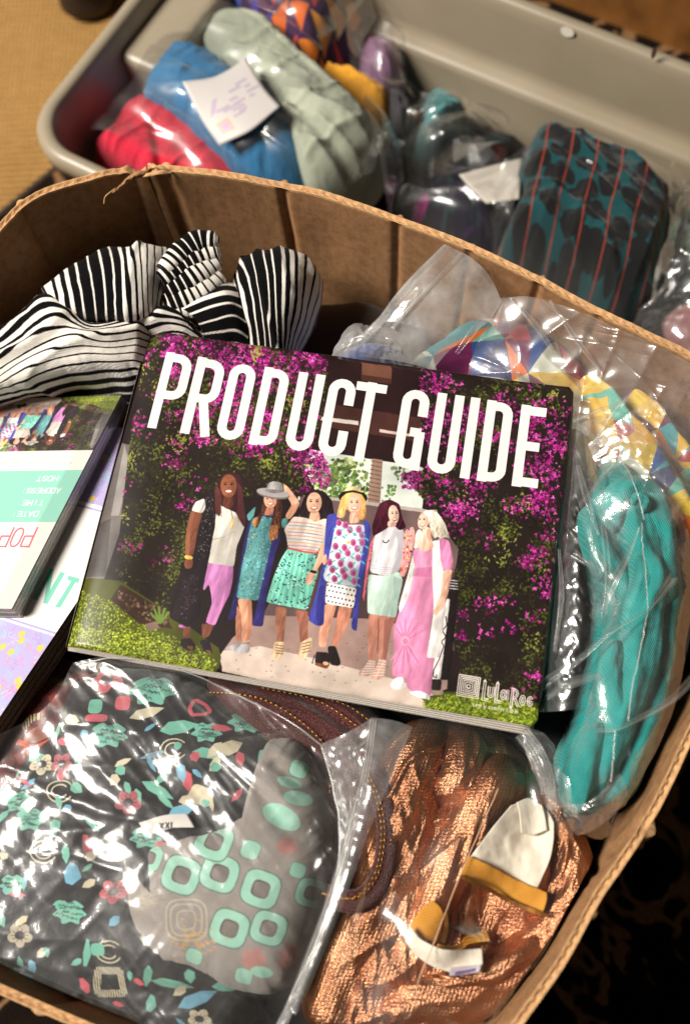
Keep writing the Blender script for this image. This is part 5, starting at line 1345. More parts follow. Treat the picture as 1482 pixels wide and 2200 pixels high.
# ---- copper leather jacket
cop = thing('copper_jacket', W((980, 1880, -8)), 'metallic copper leather jacket folded in a clear bag at the lower right', 'clothing')
ct = NT('copper_foil_leather'); v = ct.coord((1, 1, 1), .55)
cr1 = ct.wave(v, 150, 5, 3, 4, 'X'); cr2 = ct.wave(ct.coord((1, 1, 1), 1.75), 170, 6, 3, 4, 'X')
nz = ct.noise(v, 30, 4, .6); fz = ct.noise(ct.coord((1, .5, 1), .6), 300, 3, .6)
hh = ct.math('ADD', ct.math('MULTIPLY', cr1, .6), ct.math('ADD', ct.math('MULTIPLY', cr2, .45), ct.math('MULTIPLY', fz, .6)))
bb = ct.bump(hh, .42, .0009); bb = ct.bump(nz, .12, .005, bb)
ct.pbr(ct.ramp(nz, [(.25, srgb((158, 104, 74))), (.5, srgb((184, 128, 94))), (.75, srgb((212, 162, 126)))]), ct.ramp(ct.noise(v, 120, 3), [(.3, (.28,)*3), (.7, (.40,)*3)]), .92, bb); ct = ct.m
out = [(880, 1548), (990, 1540), (1090, 1580), (1180, 1680), (1235, 1790), (1255, 1900), (1235, 2010), (1150, 2120), (1060, 2230), (900, 2290), (720, 2280), (680, 2190), (700, 2080), (760, 1960), (800, 1840), (812, 1720), (835, 1620)]
lw = lambda x, y: .0030*(wrinkle(x, y, .95, .07, .020, 51)-.5)+.0024*(wrinkle(x, y, .2, .05, .014, 54)-.5)+.0014*(wrinkle(x, y, 1.4, .03, .006, 55)-.5)+.003*fbm(x/.04, y/.04, 53, 2)*2
G = mound(out, -5.2, -1.75, 2.6, 120, 420, folds=lambda x, y: lw(x, y)*1.7, S=[([(1000, 1960), (1060, 2000)], .018, -.010), ([(900, 1690), (1000, 1740)], .006, -.004)], seed=9)
G = keep_in(under_guide(G)); splat(G); gadd('leather', G, ct, cop, wrap=True, uv=np.zeros(G.shape[:2]+(2,)))
def lfold(sd): return lambda s_, ph: .15*fbm(s_/.06, ph*.8, sd, 3)*2+.085*(wrinkle(s_, ph*.05, .9, .05, .017, sd+1)-.5)+.05*(wrinkle(s_, ph*.05, -.7, .05, .014, sd+4)-.5)+.02*(wrinkle(s_, ph*.05, .4, .04, .007, sd+2)-.5)
for nm, sp, hb_c in [
    ('sleeve', [(950, 1548, -2.2, 62), (892, 1640, -1.2, 74), (872, 1760, -.9, 78), (852, 1880, -1.1, 78), (810, 2000, -1.6, 84), (760, 2120, -2.1, 90), (730, 2260, -2.4, 90)], -5),
    ('shoulder_fold', [(1010, 1560, -2.4, 40), (1000, 1620, -1.5, 52), (985, 1680, -1.1, 50), (925, 1720, -1.3, 36)], -4),
    ('front_panel', [(1090, 1620, -2.2, 50), (1062, 1690, -1.2, 64), (1015, 1780, -.7, 62), (962, 1870, -.7, 56), (905, 1970, -1.0, 50), (868, 2060, -1.6, 48)], -4),
    ('back_panel', [(1150, 1690, -2.6, 46), (1205, 1790, -1.8, 52), (1226, 1890, -1.6, 54), (1196, 1990, -1.5, 58), (1120, 2080, -1.4, 62), (1010, 2130, -1.4, 64), (890, 2150, -1.7, 62), (800, 2200, -2.2, 60)], -5),
    ('back_fold', [(1180, 2010, -1.7, 26), (1110, 2060, -1.0, 34), (1030, 2100, -1.0, 34), (930, 2110, -1.3, 28)], -3.4)]:
    G, uv = loft(sp, hb_c, 220, 70, .85, lfold(len(nm)*7)); G = keep_in(under_guide(G)); splat(G); gadd(nm, G, ct, cop, uv=uv)
ivory = fabric('ivory_lining', (232, 222, 204), .8, 500, .2, .05); orange = NT('orange_zip_tape'); v = orange.coord((1, 1, 1), -.45); w_ = orange.wave(v, 330, .5, 1, 1, 'DIAGONAL')
orange.pbr(orange.ramp(w_, [(0, srgb((196, 126, 30))), (1, srgb((232, 166, 58)))]), .7, 0, orange.bump(w_, .6, .0006)); orange = orange.m
def shape_patch(name, ctrl, n, m, mat, parent, lift=.0016, amp=.0008, seed=0, th=.0008):
    G = patch(ctrl, n, m); G = fit(G, lift); G[..., 2] += amp*fbm(G[..., 0]/.012, G[..., 1]/.012, seed, 3)*2
    o = solid(gadd(name, G, mat, parent), th); return o, G
o, G = shape_patch('lining', [[(1100, 1728), (1140, 1716), (1180, 1735), (1196, 1765)], [(1060, 1775), (1110, 1770), (1160, 1785), (1195, 1810)], [(1030, 1815), (1085, 1825), (1140, 1845), (1185, 1855)], [(1010, 1842), (1060, 1866), (1120, 1895), (1158, 1912)]], 40, 50, ivory, cop, .002, .0022, 3); splat(G)
o, G = shape_patch('lining_fold', [[(1112, 1722), (1140, 1712), (1170, 1728)], [(1118, 1750), (1145, 1742), (1176, 1752)], [(1122, 1788), (1150, 1792), (1180, 1782)]], 24, 30, ivory, cop, .0016, .0012, 5); splat(G)
o, G = shape_patch('zip_tape', [[(1008, 1838), (1060, 1862), (1120, 1893), (1180, 1918)], [(996, 1858), (1050, 1884), (1112, 1914), (1180, 1936)], [(988, 1878), (1044, 1902), (1106, 1936), (1172, 1962)]], 14, 70, orange, cop, .0026, .0010, 6); splat(G); _z1 = o
o, G = shape_patch('zip_tape', [[(930, 1935), (908, 1950), (888, 1978), (884, 2000)], [(944, 1948), (932, 1968), (915, 1996), (908, 2016)], [(952, 1962), (952, 1990), (946, 2018), (940, 2034)]], 14, 50, orange, cop, .0026, .0008, 7); splat(G); _z2 = o
o, G = shape_patch('zip_tape', [[(940, 2028), (965, 2034), (990, 2030), (1000, 2018), (1020, 2010), (1050, 2004)], [(935, 2038), (965, 2046), (998, 2042), (1008, 2034), (1030, 2030), (1058, 2026)]], 10, 50, orange, cop, .0045, .0012, 8); splat(G)
o, G = shape_patch('neck_tape', [[(882, 1990), (905, 2018), (950, 2038), (1000, 2042), (1038, 2042)], [(876, 2008), (900, 2040), (948, 2064), (1000, 2072), (1038, 2070)], [(872, 2022), (898, 2056), (946, 2084), (998, 2094), (1036, 2092)]], 16, 60, ivory, cop, .0040, .0010, 9); splat(G)
o, G = shape_patch('care_label', [[(964, 2078), (1000, 2076), (1034, 2072)], [(966, 2096), (1002, 2092), (1030, 2088)]], 8, 20, plain('woven_label', (206, 196, 206), .7), cop, .0030, .0004, 10)
_lab = o
o, G = shape_patch('label_print', [[(974, 2086), (1000, 2084), (1022, 2080)], [(978, 2094), (1002, 2090), (1020, 2086)]], 5, 12, plain('label_lilac', (112, 84, 140), .7), _lab, .0036, .0004, 10, .0003)
brass = plain('brass_teeth', (156, 104, 44), .35, .7)
def teeth(line, n, side, par):
    A = fit(curve(np.array([W(p) for p in line]), n)[None], .0034)[0]; T = np.gradient(A, axis=0); T /= np.linalg.norm(T, axis=1, keepdims=True); Pn = []
    for a, t in zip(A, T):
        q = np.cross([0, 0, 1], t)*side; q /= np.linalg.norm(q); Pn.append(box_vf(a+q*.0006, (.0007, .0022, .0010), np.array([t, q, np.cross(t, q)])))
    vv, ff = join(Pn); o = add('zip_teeth', vv, ff, brass, par, smooth=False); o['kind'] = 'stuff'
teeth([(986, 1880, -1), (1042, 1904, -1), (1104, 1938, -1), (1170, 1964, -1)], 62, -1, _z1); teeth([(953, 1962, -1), (955, 1990, -1), (948, 2018, -1)], 18, 1, _z2)

# ---- grey and black floral garments in the big zip bag
fp = Plan([(-80, 1400), (720, 1400), (-80, 2300), (720, 2300)], ZM-.008, 1700, (27, 24, 28)); c = fp.c
MINT, PINK, CREAM, SKY, SAND = (112, 178, 158), (198, 88, 100), (206, 196, 168), (112, 170, 196), (150, 132, 110)
def flower(x, y, r, col, mid):
    for k in range(5):
        a = k*1.257+.3; c.ell((x+math.cos(a)*r*.62, y+math.sin(a)*r*.55), r*.5, r*.42, col, 1, a)
    c.ell((x, y), r*.42, r*.36, mid)
    for k in range(10): c.line([(x, y), (x+math.cos(k*.63)*r*.75, y+math.sin(k*.63)*r*.6)], 1.3, mid)
def peony(x, y, r, col):
    rr = np.random.default_rng(int(x*7+y))
    c.poly([(x+math.cos(t)*r*(1+.18*math.sin(t*7)), y+math.sin(t)*r*.72*(1+.18*math.cos(t*6))) for t in np.linspace(0, 6.28, 40)], col)
    for k in range(16):
        a = rr.uniform(0, 6.28); q = rr.uniform(.2, .8)*r; xx, yy = x+math.cos(a)*q, y+math.sin(a)*q*.7
        c.line([(xx-r*.2, yy), (xx-r*.08, yy-r*.12), (xx+r*.04, yy), (xx+r*.16, yy-r*.1), (xx+r*.24, yy+r*.04)], 1.5, (30, 44, 44))
def blob(x, y, w, h, col, a=0):
    t = np.linspace(0, 6.28, 24); q = np.stack([np.sign(np.cos(t))*np.abs(np.cos(t))**.6*w, np.sign(np.sin(t))*np.abs(np.sin(t))**.6*h], 1); ca, sa = math.cos(a), math.sin(a)
    c.poly(np.stack([x+q[:, 0]*ca-q[:, 1]*sa, y+q[:, 0]*sa+q[:, 1]*ca], 1), col)
def leafm(x, y, w, h, col, a=0): c.poly([(x+ux*math.cos(a)-uy*math.sin(a), y+ux*math.sin(a)+uy*math.cos(a)) for ux, uy in [(-w, 0), (-w*.5, -h), (w*.3, -h*.9), (w, 0), (w*.3, h*.8), (-w*.5, h*.8)]], col)
flower(212, 1448, 34, PINK, (60, 40, 44)); peony(315, 1474, 46, MINT); blob(200, 1515, 15, 17, MINT); blob(257, 1506, 16, 17, PINK); leafm(310, 1528, 38, 13, CREAM, -.35)
blob(206, 1542, 24, 9, PINK); leafm(150, 1545, 20, 13, CREAM, .2); peony(236, 1580, 36, MINT); blob(183, 1578, 9, 9, SKY, .4); leafm(320, 1560, 16, 5, SKY, -.7); leafm(130, 1592, 15, 9, PINK, .3); leafm(112, 1570, 6, 26, MINT, .2)
c.line([(405, 1495), (398, 1515), (405, 1530), (430, 1528), (442, 1520), (430, 1505), (410, 1494), (405, 1495)], 8, PINK); leafm(380, 1560, 42, 17, MINT, -.2); peony(440, 1570, 30, MINT); leafm(470, 1560, 24, 9, PINK, .1); peony(520, 1540, 36, MINT); leafm(545, 1555, 30, 8, MINT, .3)
leafm(495, 1605, 26, 18, CREAM, -.5); leafm(450, 1620, 38, 13, MINT, .15); leafm(515, 1630, 18, 10, PINK, 1.3); blob(560, 1625, 8, 18, MINT); blob(435, 1710, 26, 20, CREAM, .4); leafm(395, 1745, 30, 14, SKY, -.3); leafm(510, 1710, 18, 7, PINK, 2.2); leafm(430, 1665, 14, 6, SKY, .7); leafm(345, 1700, 40, 12, MINT, .5); leafm(270, 1640, 22, 7, CREAM, -.4)
for k, (x, y) in enumerate([(372, 1610), (130, 1700), (95, 1830), (235, 2045)]):
    for s_ in (1, .62): c.line([(x+math.cos(t)*30*s_, y+math.sin(t)*24*s_) for t in np.linspace(.5, 5.6, 16)], 3, CREAM)
flower(85, 1640, 24, CREAM, (40, 34, 38)); peony(30, 1720, 30, MINT); leafm(70, 1625, 20, 11, MINT, -.3); leafm(190, 1820, 10, 30, PINK, -.3); leafm(160, 1880, 20, 26, SKY, .3); flower(245, 1915, 26, PINK, (34, 26, 30)); blob(210, 2040, 16, 14, MINT); leafm(185, 2050, 9, 34, MINT, .15); leafm(300, 2110, 14, 7, PINK, .5); leafm(320, 2160, 12, 24, MINT, .4)
for (x, y) in [(232, 2110)]:
    c.line([(x-26, y-24), (x+26, y-24), (x+30, y+26), (x-26, y+26), (x-26, y-24)], 16, CREAM)
    for k in range(18): c.line([(x-40+k*5, y-36), (x-30+k*5, y+40)], 2.2, (32, 28, 30))
leafm(420, 2150, 46, 16, SKY, -.4); leafm(480, 2125, 30, 12, MINT, .1); leafm(370, 2115, 46, 10, MINT, .2); leafm(180, 2120, 12, 20, PINK, -.3); flower(420, 2195, 24, CREAM, (40, 32, 36)); leafm(250, 2160, 14, 6, PINK, .3); leafm(540, 2140, 30, 12, SKY, .5); leafm(120, 2200, 26, 12, MINT, .4)
rr = np.random.default_rng(77)
for k in range(96):
    x, y = rr.uniform(-90, 470), rr.uniform(1590, 2250); leafm(x, y, rr.uniform(8, 26), rr.uniform(5, 13), [MINT, PINK, CREAM, SKY, MINT][rr.integers(5)], rr.uniform(0, 3))
for (x, y, r_) in [(60, 1760, 32), (150, 1960, 34), (320, 1800, 30), (20, 1900, 28)]: peony(x, y, r_, MINT)
for (x, y, r_) in [(130, 1640, 24), (280, 1725, 26), (40, 2010, 26), (330, 2010, 22)]: flower(x, y, r_, [(164, 84, 92), (170, 160, 138)][int(y/10) % 2], (40, 32, 36))
of = [(150, 1432), (250, 1420), (360, 1432), (460, 1475), (580, 1545), (660, 1600), (670, 1720), (610, 1860), (560, 2010), (560, 2160), (470, 2260), (250, 2290), (0, 2210), (-140, 2040), (-150, 1780), (-40, 1630), (85, 1525)]
G = mound(of, -6, -.55, 3.6, 100, 360, folds=lambda x, y: .0042*(wrinkle(x, y, -.8, .08, .020, 61)-.5)+.003*fbm(x/.035, y/.035, 62, 4)*2, S=[([(330, 1600), (420, 1700), (520, 1780)], .005, -.004), ([(150, 1700), (260, 1780), (330, 1900), (350, 2000)], .006, .005), ([(130, 1760), (230, 1840), (300, 1960)], .005, -.004), ([(200, 1560), (320, 1640), (420, 1660)], .007, .004), ([(60, 1650), (140, 1740), (160, 1850)], .006, .004)], seed=10, grad=(.07, 0))
G = keep_in(under_guide(G)); splat(G)
gadd('floral_garment', G, fabric('black_floral_cloth', None, .8, image=fp.c.image('black_floral_print')), wrap=True, uv=fp.uv(G), label='black garment with mint and pink flowers inside the zip bag', cat='clothing')
gp = Plan([(250, 1560), (740, 1560), (250, 2180), (740, 2180)], ZM+.002, 1300, (146, 138, 132)); c = gp.c
c.a += np.random.default_rng(3).normal(0, 9, c.a.shape[:2])[..., None]
def sq(x, y, r, col, mid=True, a=.35):
    blob(x, y, r, r*.98, tuple(np.array(col)*.55), a); blob(x, y, r*.94, r*.92, col, a)
    if mid: blob(x, y, r*.47, r*.45, (84, 76, 72), a); blob(x+1, y+1, r*.40, r*.38, (118, 108, 104), a)
MT = (152, 202, 182)
for x, y, r in [(392, 1880, 42), (474, 1876, 42), (562, 1910, 42), (495, 1994, 42), (578, 1994, 38), (460, 1808, 42), (300, 1850, 36), (668, 1920, 34), (320, 1842, 30)]: sq(x, y, r, MT)
for x, y, r in [(540, 1826, 21), (415, 2056, 19), (640, 1870, 17), (520, 2100, 20), (380, 2100, 15), (640, 1650, 20)]: sq(x, y, r, MT, False)
for x, y, w, h, a in [(618, 1820, 26, 20, .2), (545, 2065, 30, 28, .9), (618, 2060, 20, 34, .5)]: leafm(x, y, w, h, (176, 124, 118), a)
c.ell((605, 1755), 44, 24, MT, 1, .5); c.ell((640, 1715), 30, 16, MT, 1, .2); c.ell((620, 1680), 26, 12, MT, 1, .3); c.ell((560, 2090), 24, 13, MT, 1, .2)
for s_ in (44, 34, 20):
    t = np.linspace(0, 6.4, 30); c.line(np.stack([403+np.sign(np.cos(t))*np.abs(np.cos(t))**.6*s_, 1976+np.sign(np.sin(t))*np.abs(np.sin(t))**.6*s_], 1), 4 if s_ > 30 else 3, (176, 168, 150))
for k in range(34): c.line([(310+rr.normal(0, 26), 1928+rr.normal(0, 18))]*1+[(330+rr.normal(0, 18), 1935+rr.normal(0, 14))], 2, (168, 158, 140), .6)
for k in range(60): x, y = 415+rr.normal(0, 26), 2022+rr.normal(0, 16); c.line([(x, y), (x+7, y+2)], 2.4, (206, 156, 84))
og = [(575, 1585), (640, 1590), (690, 1660), (712, 1760), (700, 1900), (662, 2030), (610, 2130), (520, 2140), (430, 2110), (330, 2090), (272, 2030), (252, 1925), (276, 1826), (370, 1790), (470, 1768), (530, 1735), (548, 1660)]
G = mound(og, -3.0, .55, 4.5, 90, 340, folds=lambda x, y: .0016*(wrinkle(x, y, .5, .06, .02, 65)-.5)+.0022*fbm(x/.03, y/.03, 66, 3)*2, S=[([(560, 1700), (620, 1790), (700, 1800)], .005, -.004), ([(590, 1640), (640, 1680), (690, 1690)], .004, -.0045), ([(600, 1620), (650, 1640)], .004, .003), ([(570, 1690), (640, 1740), (700, 1740)], .004, .003), ([(500, 1850), (600, 1900), (690, 1900)], .006, .0018)], seed=12)
G = under_guide(G); splat(G)
gadd('grey_garment', G, fabric('grey_square_cloth', None, .9, bumpy=.5, image=gp.c.image('grey_square_print')), wrap=True, uv=gp.uv(G), label='grey garment with mint rounded squares folded inside the zip bag', cat='clothing')
G = fit(patch([[(300, 1768, 0), (352, 1752, 0), (402, 1748, 0)], [(318, 1795, 0), (370, 1780, 0), (420, 1778, 0)]], 10, 24), .0022)
tg = gadd('size_tag', G, plain('white_size_tag', (208, 202, 196), .6), label='small white size tag on the black floral garment', cat='tag'); solid(tg, .0003)
tl = Canvas(10, 10, (0, 0, 0), None); lt = []
for k, ch in enumerate('XXL'):
    for ln_ in {'X': [[(0, 0), (1, 1)], [(1, 0), (0, 1)]], 'L': [[(0, 0), (0, 1), (1, 1)]]}[ch]:
        q = np.array([(344+k*13+x*8, 1768-k*1+y*13, 0) for x, y in ln_]); lt.append(tube_vf(fit(curve(np.array([W(p) for p in q]), 8)[None], .0030)[0], .00028, 4))
vv, ff = join(lt); o = add('lettering', vv, ff, plain('tag_ink', (40, 36, 38), .7), tg); o['kind'] = 'stuff'

# ---- teal knit garment
def tfold(s, ph):
    a = .34*fbm(s/.05+3, ph*1.1, 71, 3)*2
    g = 0
    for c0, w_, a_ in ((1.15, .13, -.16), (2.05, .12, -.15), (1.6, .16, .08), (.7, .2, .05), (2.55, .14, -.10)):
        cc = c0+.5*fbm(s/.045, 0*ph+c0, 73, 2)*2; g = g+a_*np.exp(-((ph-cc)/w_)**2)
    return a*.24+g+.04*(wrinkle(s, ph*.03, 1.2, .03, .010, 75)-.5)+.003*np.sin(ph*34+fbm(s/.03, ph, 76, 2)*5)+.012*fbm(s/.006, ph*8, 77, 2)*2
tm = NT('teal_knit'); v = tm.coord((1, 1, 1), -.25); w1 = tm.wave(v, 250, 1.6, 2, 2, 'X'); w2 = tm.wave(v, 300, 2.5, 2, 3, 'Y'); n_ = tm.noise(v, 60, 4)
tm.pbr(tm.mix(.3, tm.ramp(n_, [(.3, srgb((6, 124, 124))), (.7, srgb((26, 160, 156)))]), tm.ramp(w1, [(.1, srgb((0, 112, 108))), (.9, srgb((40, 180, 166)))])), .85, 0, tm.bump(tm.math('ADD', w1, tm.math('MULTIPLY', w2, .8)), .55, .0009), Sheen_Weight=.2, Specular_IOR_Level=.2); tm = tm.m
teal = thing('teal_garment', W((1360, 1380, -5)), 'bright teal knit garment bunched lengthwise in a clear bag at the right', 'clothing')
G, uv = loft([(1300, 985, -1.0, 34), (1335, 1040, .0, 72), (1362, 1150, .6, 96), (1382, 1290, .8, 92), (1368, 1420, .8, 88), (1338, 1540, .7, 88), (1298, 1650, .4, 90), (1266, 1735, .1, 68)], -4.5, 260, 110, .85, tfold)
G = keep_in(G); splat(G); gadd('bunched_cloth', G, tm, teal, uv=uv)
def sfold(k): return lambda s, ph: .16*fbm(s/.025, ph*1.3, k, 3)*2+.05*np.sin(ph*4+s*50)+.003*np.sin(ph*24)+.018*fbm(s/.005, ph*6, k+9, 2)*2
for k, sp in enumerate([[(1318, 1140, .7, 30), (1326, 1085, 1.0, 40), (1352, 1052, 1.2, 40), (1390, 1062, 1.1, 40), (1414, 1110, .8, 40), (1426, 1200, .5, 36), (1420, 1300, .5, 30)],
                        [(1352, 1090, 1.3, 14), (1366, 1074, 1.7, 19), (1384, 1084, 1.7, 19), (1380, 1106, 1.4, 14)],
                        [(1268, 1080, -.2, 20), (1275, 1130, .2, 30), (1300, 1190, .5, 34), (1330, 1240, .7, 24)],
                        [(1368, 1180, .9, 26), (1384, 1240, 1.2, 38), (1370, 1310, 1.2, 38), (1376, 1380, .9, 30)],
                        [(1326, 1370, .7, 26), (1312, 1440, 1.0, 36), (1322, 1510, 1.0, 36), (1340, 1570, .7, 26)],
                        [(1292, 1550, .5, 26), (1270, 1620, .8, 38), (1250, 1690, .7, 38), (1244, 1745, .2, 28)]]):
    G, uv = loft(sp, -1.2, 110, 50, .9, sfold(80+k)); splat(G); gadd('gathered_fold', G, tm, teal, uv=uv)

# ---- many-coloured harlequin garment
hq = Plan([(700, 640), (1540, 640), (700, 1160), (1540, 1160)], ZM-.01, 1500, (40, 70, 130)); c = hq.c; rr = np.random.default_rng(15)
cols = [(232, 184, 40), (188, 40, 58), (96, 186, 170), (34, 78, 150), (112, 30, 84), (224, 112, 44), (214, 222, 204), (240, 206, 90), (226, 190, 60), (60, 150, 160), (44, 50, 110)]
gx, gy = 14, 10; PT = {}
for i in range(gx+1):
    for j in range(gy+1): PT[i, j] = np.array([680+i*64+rr.normal(0, 15)+(j % 2)*28, 620+j*58+rr.normal(0, 13)])
for i in range(gx):
    for j in range(gy):
        a, b, d, e = PT[i, j], PT[i+1, j], PT[i+1, j+1], PT[i, j+1]
        for t_ in ((a, b, e), (b, d, e)) if (i+j) % 2 else ((a, b, d), (a, d, e)): c.poly(t_, cols[rr.integers(len(cols))])
c.poly([(1225, 850), (1300, 860), (1330, 960), (1290, 1010), (1240, 960)], (236, 188, 44)); c.poly([(1340, 890), (1380, 900), (1395, 980), (1360, 960)], (236, 176, 46)); c.poly([(720, 740), (880, 760), (880, 800), (720, 790)], (52, 84, 160))
harl = thing('harlequin_garment', W((1150, 800, -6)), 'garment with a bright harlequin print of coloured triangles in a clear bag', 'clothing')
hm_ = fabric('harlequin_cloth', None, .7, image=hq.c.image('harlequin_print'), sheen=.15)
G = mound([(880, 770), (940, 705), (1010, 672), (1090, 672), (1170, 700), (1250, 765), (1300, 850), (1330, 960), (1270, 1010), (1200, 960), (1000, 860)], -7, -.6, 2.6, 70, 240, folds=lambda x, y: .006*(wrinkle(x, y, -.9, .06, .018, 81)-.5)+.004*fbm(x/.025, y/.025, 82, 3)*2, seed=14); G = under_guide(G); splat(G); gadd('cloth', G, hm_, harl, wrap=True, uv=hq.uv(G))
for sp in ([(1235, 820, -.6, 30), (1290, 870, .0, 48), (1340, 940, .1, 50), (1400, 1020, .0, 55), (1460, 1110, -.4, 50), (1500, 1180, -1, 30)], [(1330, 850, -1.2, 26), (1390, 900, -.5, 40), (1440, 980, -.4, 46), (1490, 1060, -.8, 40)]):
    G, uv = loft(sp, -6, 140, 50, .9, lambda s, ph: .14*fbm(s/.03, ph*1.2, 84, 3)*2+.06*np.sin(ph*6)); G = keep_in(G); splat(G); gadd('gathered_fold', G, hm_, harl, uv=hq.uv(G))
G = mound([(700, 800), (735, 755), (800, 740), (880, 760), (900, 800), (820, 830)], -6, -1.3, 2.6, 40, 120, folds=lambda x, y: .003*(wrinkle(x, y, .2, .05, .015, 86)-.5)); G = under_guide(G); splat(G)
gadd('blue_garment', G, fabric('blue_cloth', (70, 96, 170), .8), wrap=True, uv=np.zeros(G.shape[:2]+(2,)), label='small blue garment in a milky bag at the top edge of the guide', cat='clothing')

# ================================================================ clear bags in the box
def bag(name, loc, label): return thing(name, W(loc), label, 'plastic bag')
def zipstrip(line, wpx, h, parent, n=90, ridges=4, name='zip_strip', amp=.0005, follow=False):
    G = strip(line, wpx, n, ridges*6+1, h, follow=follow); N = normals(G); k = np.linspace(0, ridges*2*np.pi, ridges*6+1)
    G = G+N*(amp*np.cos(k))[:, None, None]; gadd(name, G, M['zip'], parent)
def seam(line, r, parent, mat, name='seam', lift=.0014, follow=True, n=80, wob=.0006):
    A = curve(np.array([W(p) for p in line]), n)
    if follow: A = fit(A[None], lift)[0]
    A = A+np.c_[fbm(np.arange(n)*.2, np.zeros(n), 3), fbm(np.arange(n)*.2, np.ones(n)*4, 5), 0*A[:, 0]]*wob*2
    v, f = tube_vf(A, r, 6); add(name, v, f, mat, parent)
# big zip bag over the floral and grey garments
zb = bag('zip_bag', (350, 1800, -5), 'large clear zip bag with black floral and grey garments at the lower left')
G = drape([
    [(158, 1424, -.6), (255, 1410, -.6), (350, 1425, -.5), (450, 1462, -.5), (560, 1515, -.4), (640, 1560, -.2), (690, 1600, 0)],
    [(100, 1520, -.6), (220, 1510, -.3), (340, 1530, -.2), (450, 1560, -.2), (560, 1600, 0), (640, 1650, .4), (716, 1690, .5)],
    [(-80, 1640, -.4), (130, 1640, -.2), (270, 1650, 0), (400, 1670, 0), (530, 1700, .2), (640, 1740, .8), (730, 1790, .7)],
    [(-170, 1790, -.3), (60, 1800, -.2), (240, 1810, 0), (380, 1820, .2), (510, 1830, .6), (620, 1850, .8), (722, 1890, .7)],
    [(-180, 1940, -.3), (60, 1950, -.2), (230, 1950, 0), (360, 1960, .4), (480, 1970, .6), (590, 1980, .8), (690, 2000, .6)],
    [(-160, 2090, -.4), (60, 2090, -.2), (220, 2090, -.2), (340, 2090, .1), (460, 2090, .4), (560, 2100, .5), (640, 2110, .4)],
    [(-40, 2230, -1), (100, 2240, -.5), (220, 2240, -.5), (330, 2230, -.3), (430, 2225, -.1), (520, 2220, 0), (590, 2215, 0)]],
    150, 140, lift=.32, grow=4, soft=10, ex=.006, it=45, pull=.02, bend=.3, amp=.0010, wl=.03, seed=101, pin=(0, 0, 0, 0), wrk=((-.85, .08, .011, .0017), (-.6, .10, .022, .0022), (-1.1, .05, .006, .0009), (-.3, .06, .014, .0013), (.7, .05, .007, .0007), (-.9, .03, .004, .0005)))
splat(G); gadd('film', G, M['film'], zb)
G = drape([
    [(690, 1600, .1), (745, 1575, .9), (800, 1542, 1.5)], [(716, 1690, .6), (750, 1680, 1.4), (785, 1650, 2.0)], [(730, 1790, .8), (745, 1785, 1.5), (765, 1740, 2.1)],
    [(722, 1890, .8), (728, 1890, 1.4), (735, 1850, 2.0)], [(690, 2000, .7), (694, 2000, 1.3), (700, 1960, 1.9)], [(640, 2110, .5), (650, 2105, 1.1), (662, 2060, 1.6)], [(590, 2215, .2), (606, 2205, .8), (622, 2165, 1.2)]], 110, 34, follow=False, ex=.03, it=40, amp=.0012, wl=.012, seed=103, pull=.03, bend=.12)
gadd('mouth_film', G, M['film_soft'], zb)
G = drape([
    [(800, 1542, 1.5), (845, 1548, 1.7), (886, 1562, 1.6)], [(785, 1650, 2.0), (810, 1655, 2.2), (846, 1660, 2.1)], [(765, 1740, 2.1), (785, 1748, 2.3), (806, 1752, 2.2)],
    [(735, 1850, 2.0), (752, 1862, 2.2), (766, 1860, 2.1)], [(700, 1960, 1.9), (716, 1972, 2.0), (728, 1966, 1.9)], [(662, 2060, 1.6), (674, 2074, 1.7), (688, 2066, 1.6)], [(622, 2165, 1.2), (634, 2180, 1.3), (646, 2168, 1.2)]], 110, 26, follow=False, ex=.02, it=30, amp=.0008, wl=.012, seed=104, pull=.04, bend=.15)
gadd('lip_film', G, M['film_soft'], zb)
ZL = [(800, 1545, 1.65), (785, 1652, 2.15), (764, 1742, 2.25), (734, 1852, 2.15), (699, 1962, 2.05), (661, 2062, 1.75), (621, 2167, 1.35), (585, 2260, 1.0)]
zipstrip(ZL, 17, 1.9, zb, 140, 3, amp=.0007)
seam([(690, 1600, .4), (716, 1690, .8), (730, 1790, 1.0), (722, 1890, 1.0), (690, 2000, .9), (640, 2110, .7), (590, 2215, .3)], .0005, zb, M['zip'], follow=False)
seam([(158, 1424, 0), (255, 1412, 0), (350, 1427, 0), (450, 1464, 0), (560, 1517, 0), (640, 1562, 0), (690, 1600, 0)], .0005, zb, M['zip'])

# bag round the copper jacket, with its folded-over seam
cbg = bag('jacket_bag', (1000, 1900, -6), 'clear bag with a long thin seam over the copper leather jacket')
G = drape([
    [(900, 1545, -1.2), (980, 1540, -1.2), (1070, 1570, -1), (1150, 1620, -1), (1210, 1680, -1)],
    [(840, 1660, -1.4), (930, 1680, -1), (1040, 1690, -.8), (1150, 1720, -1), (1225, 1770, -.8)],
    [(810, 1800, -1.8), (910, 1810, -1), (1030, 1830, -.6), (1150, 1860, -1), (1232, 1890, -.9)],
    [(770, 1950, -2.2), (890, 1960, -1.2), (1010, 1980, -.8), (1130, 2010, -1.2), (1182, 2020, -1)],
    [(710, 2090, -2.6), (850, 2100, -1.4), (960, 2110, -1), (1060, 2110, -1.4), (1104, 2130, -1)],
    [(690, 2250, -3), (830, 2260, -2), (920, 2260, -1.6), (1000, 2240, -2), (1030, 2240, -2.8)]], 130, 110, lift=.25, grow=3, soft=7, ex=.004, it=40, pull=.02, bend=.3, amp=.0008, wl=.03, seed=111, pin=(0, 0, 0, 0), wrk=((-.9, .07, .014, .0018), (-.3, .06, .02, .0018)))
splat(G); gadd('film', G, M['film_jacket'], cbg)
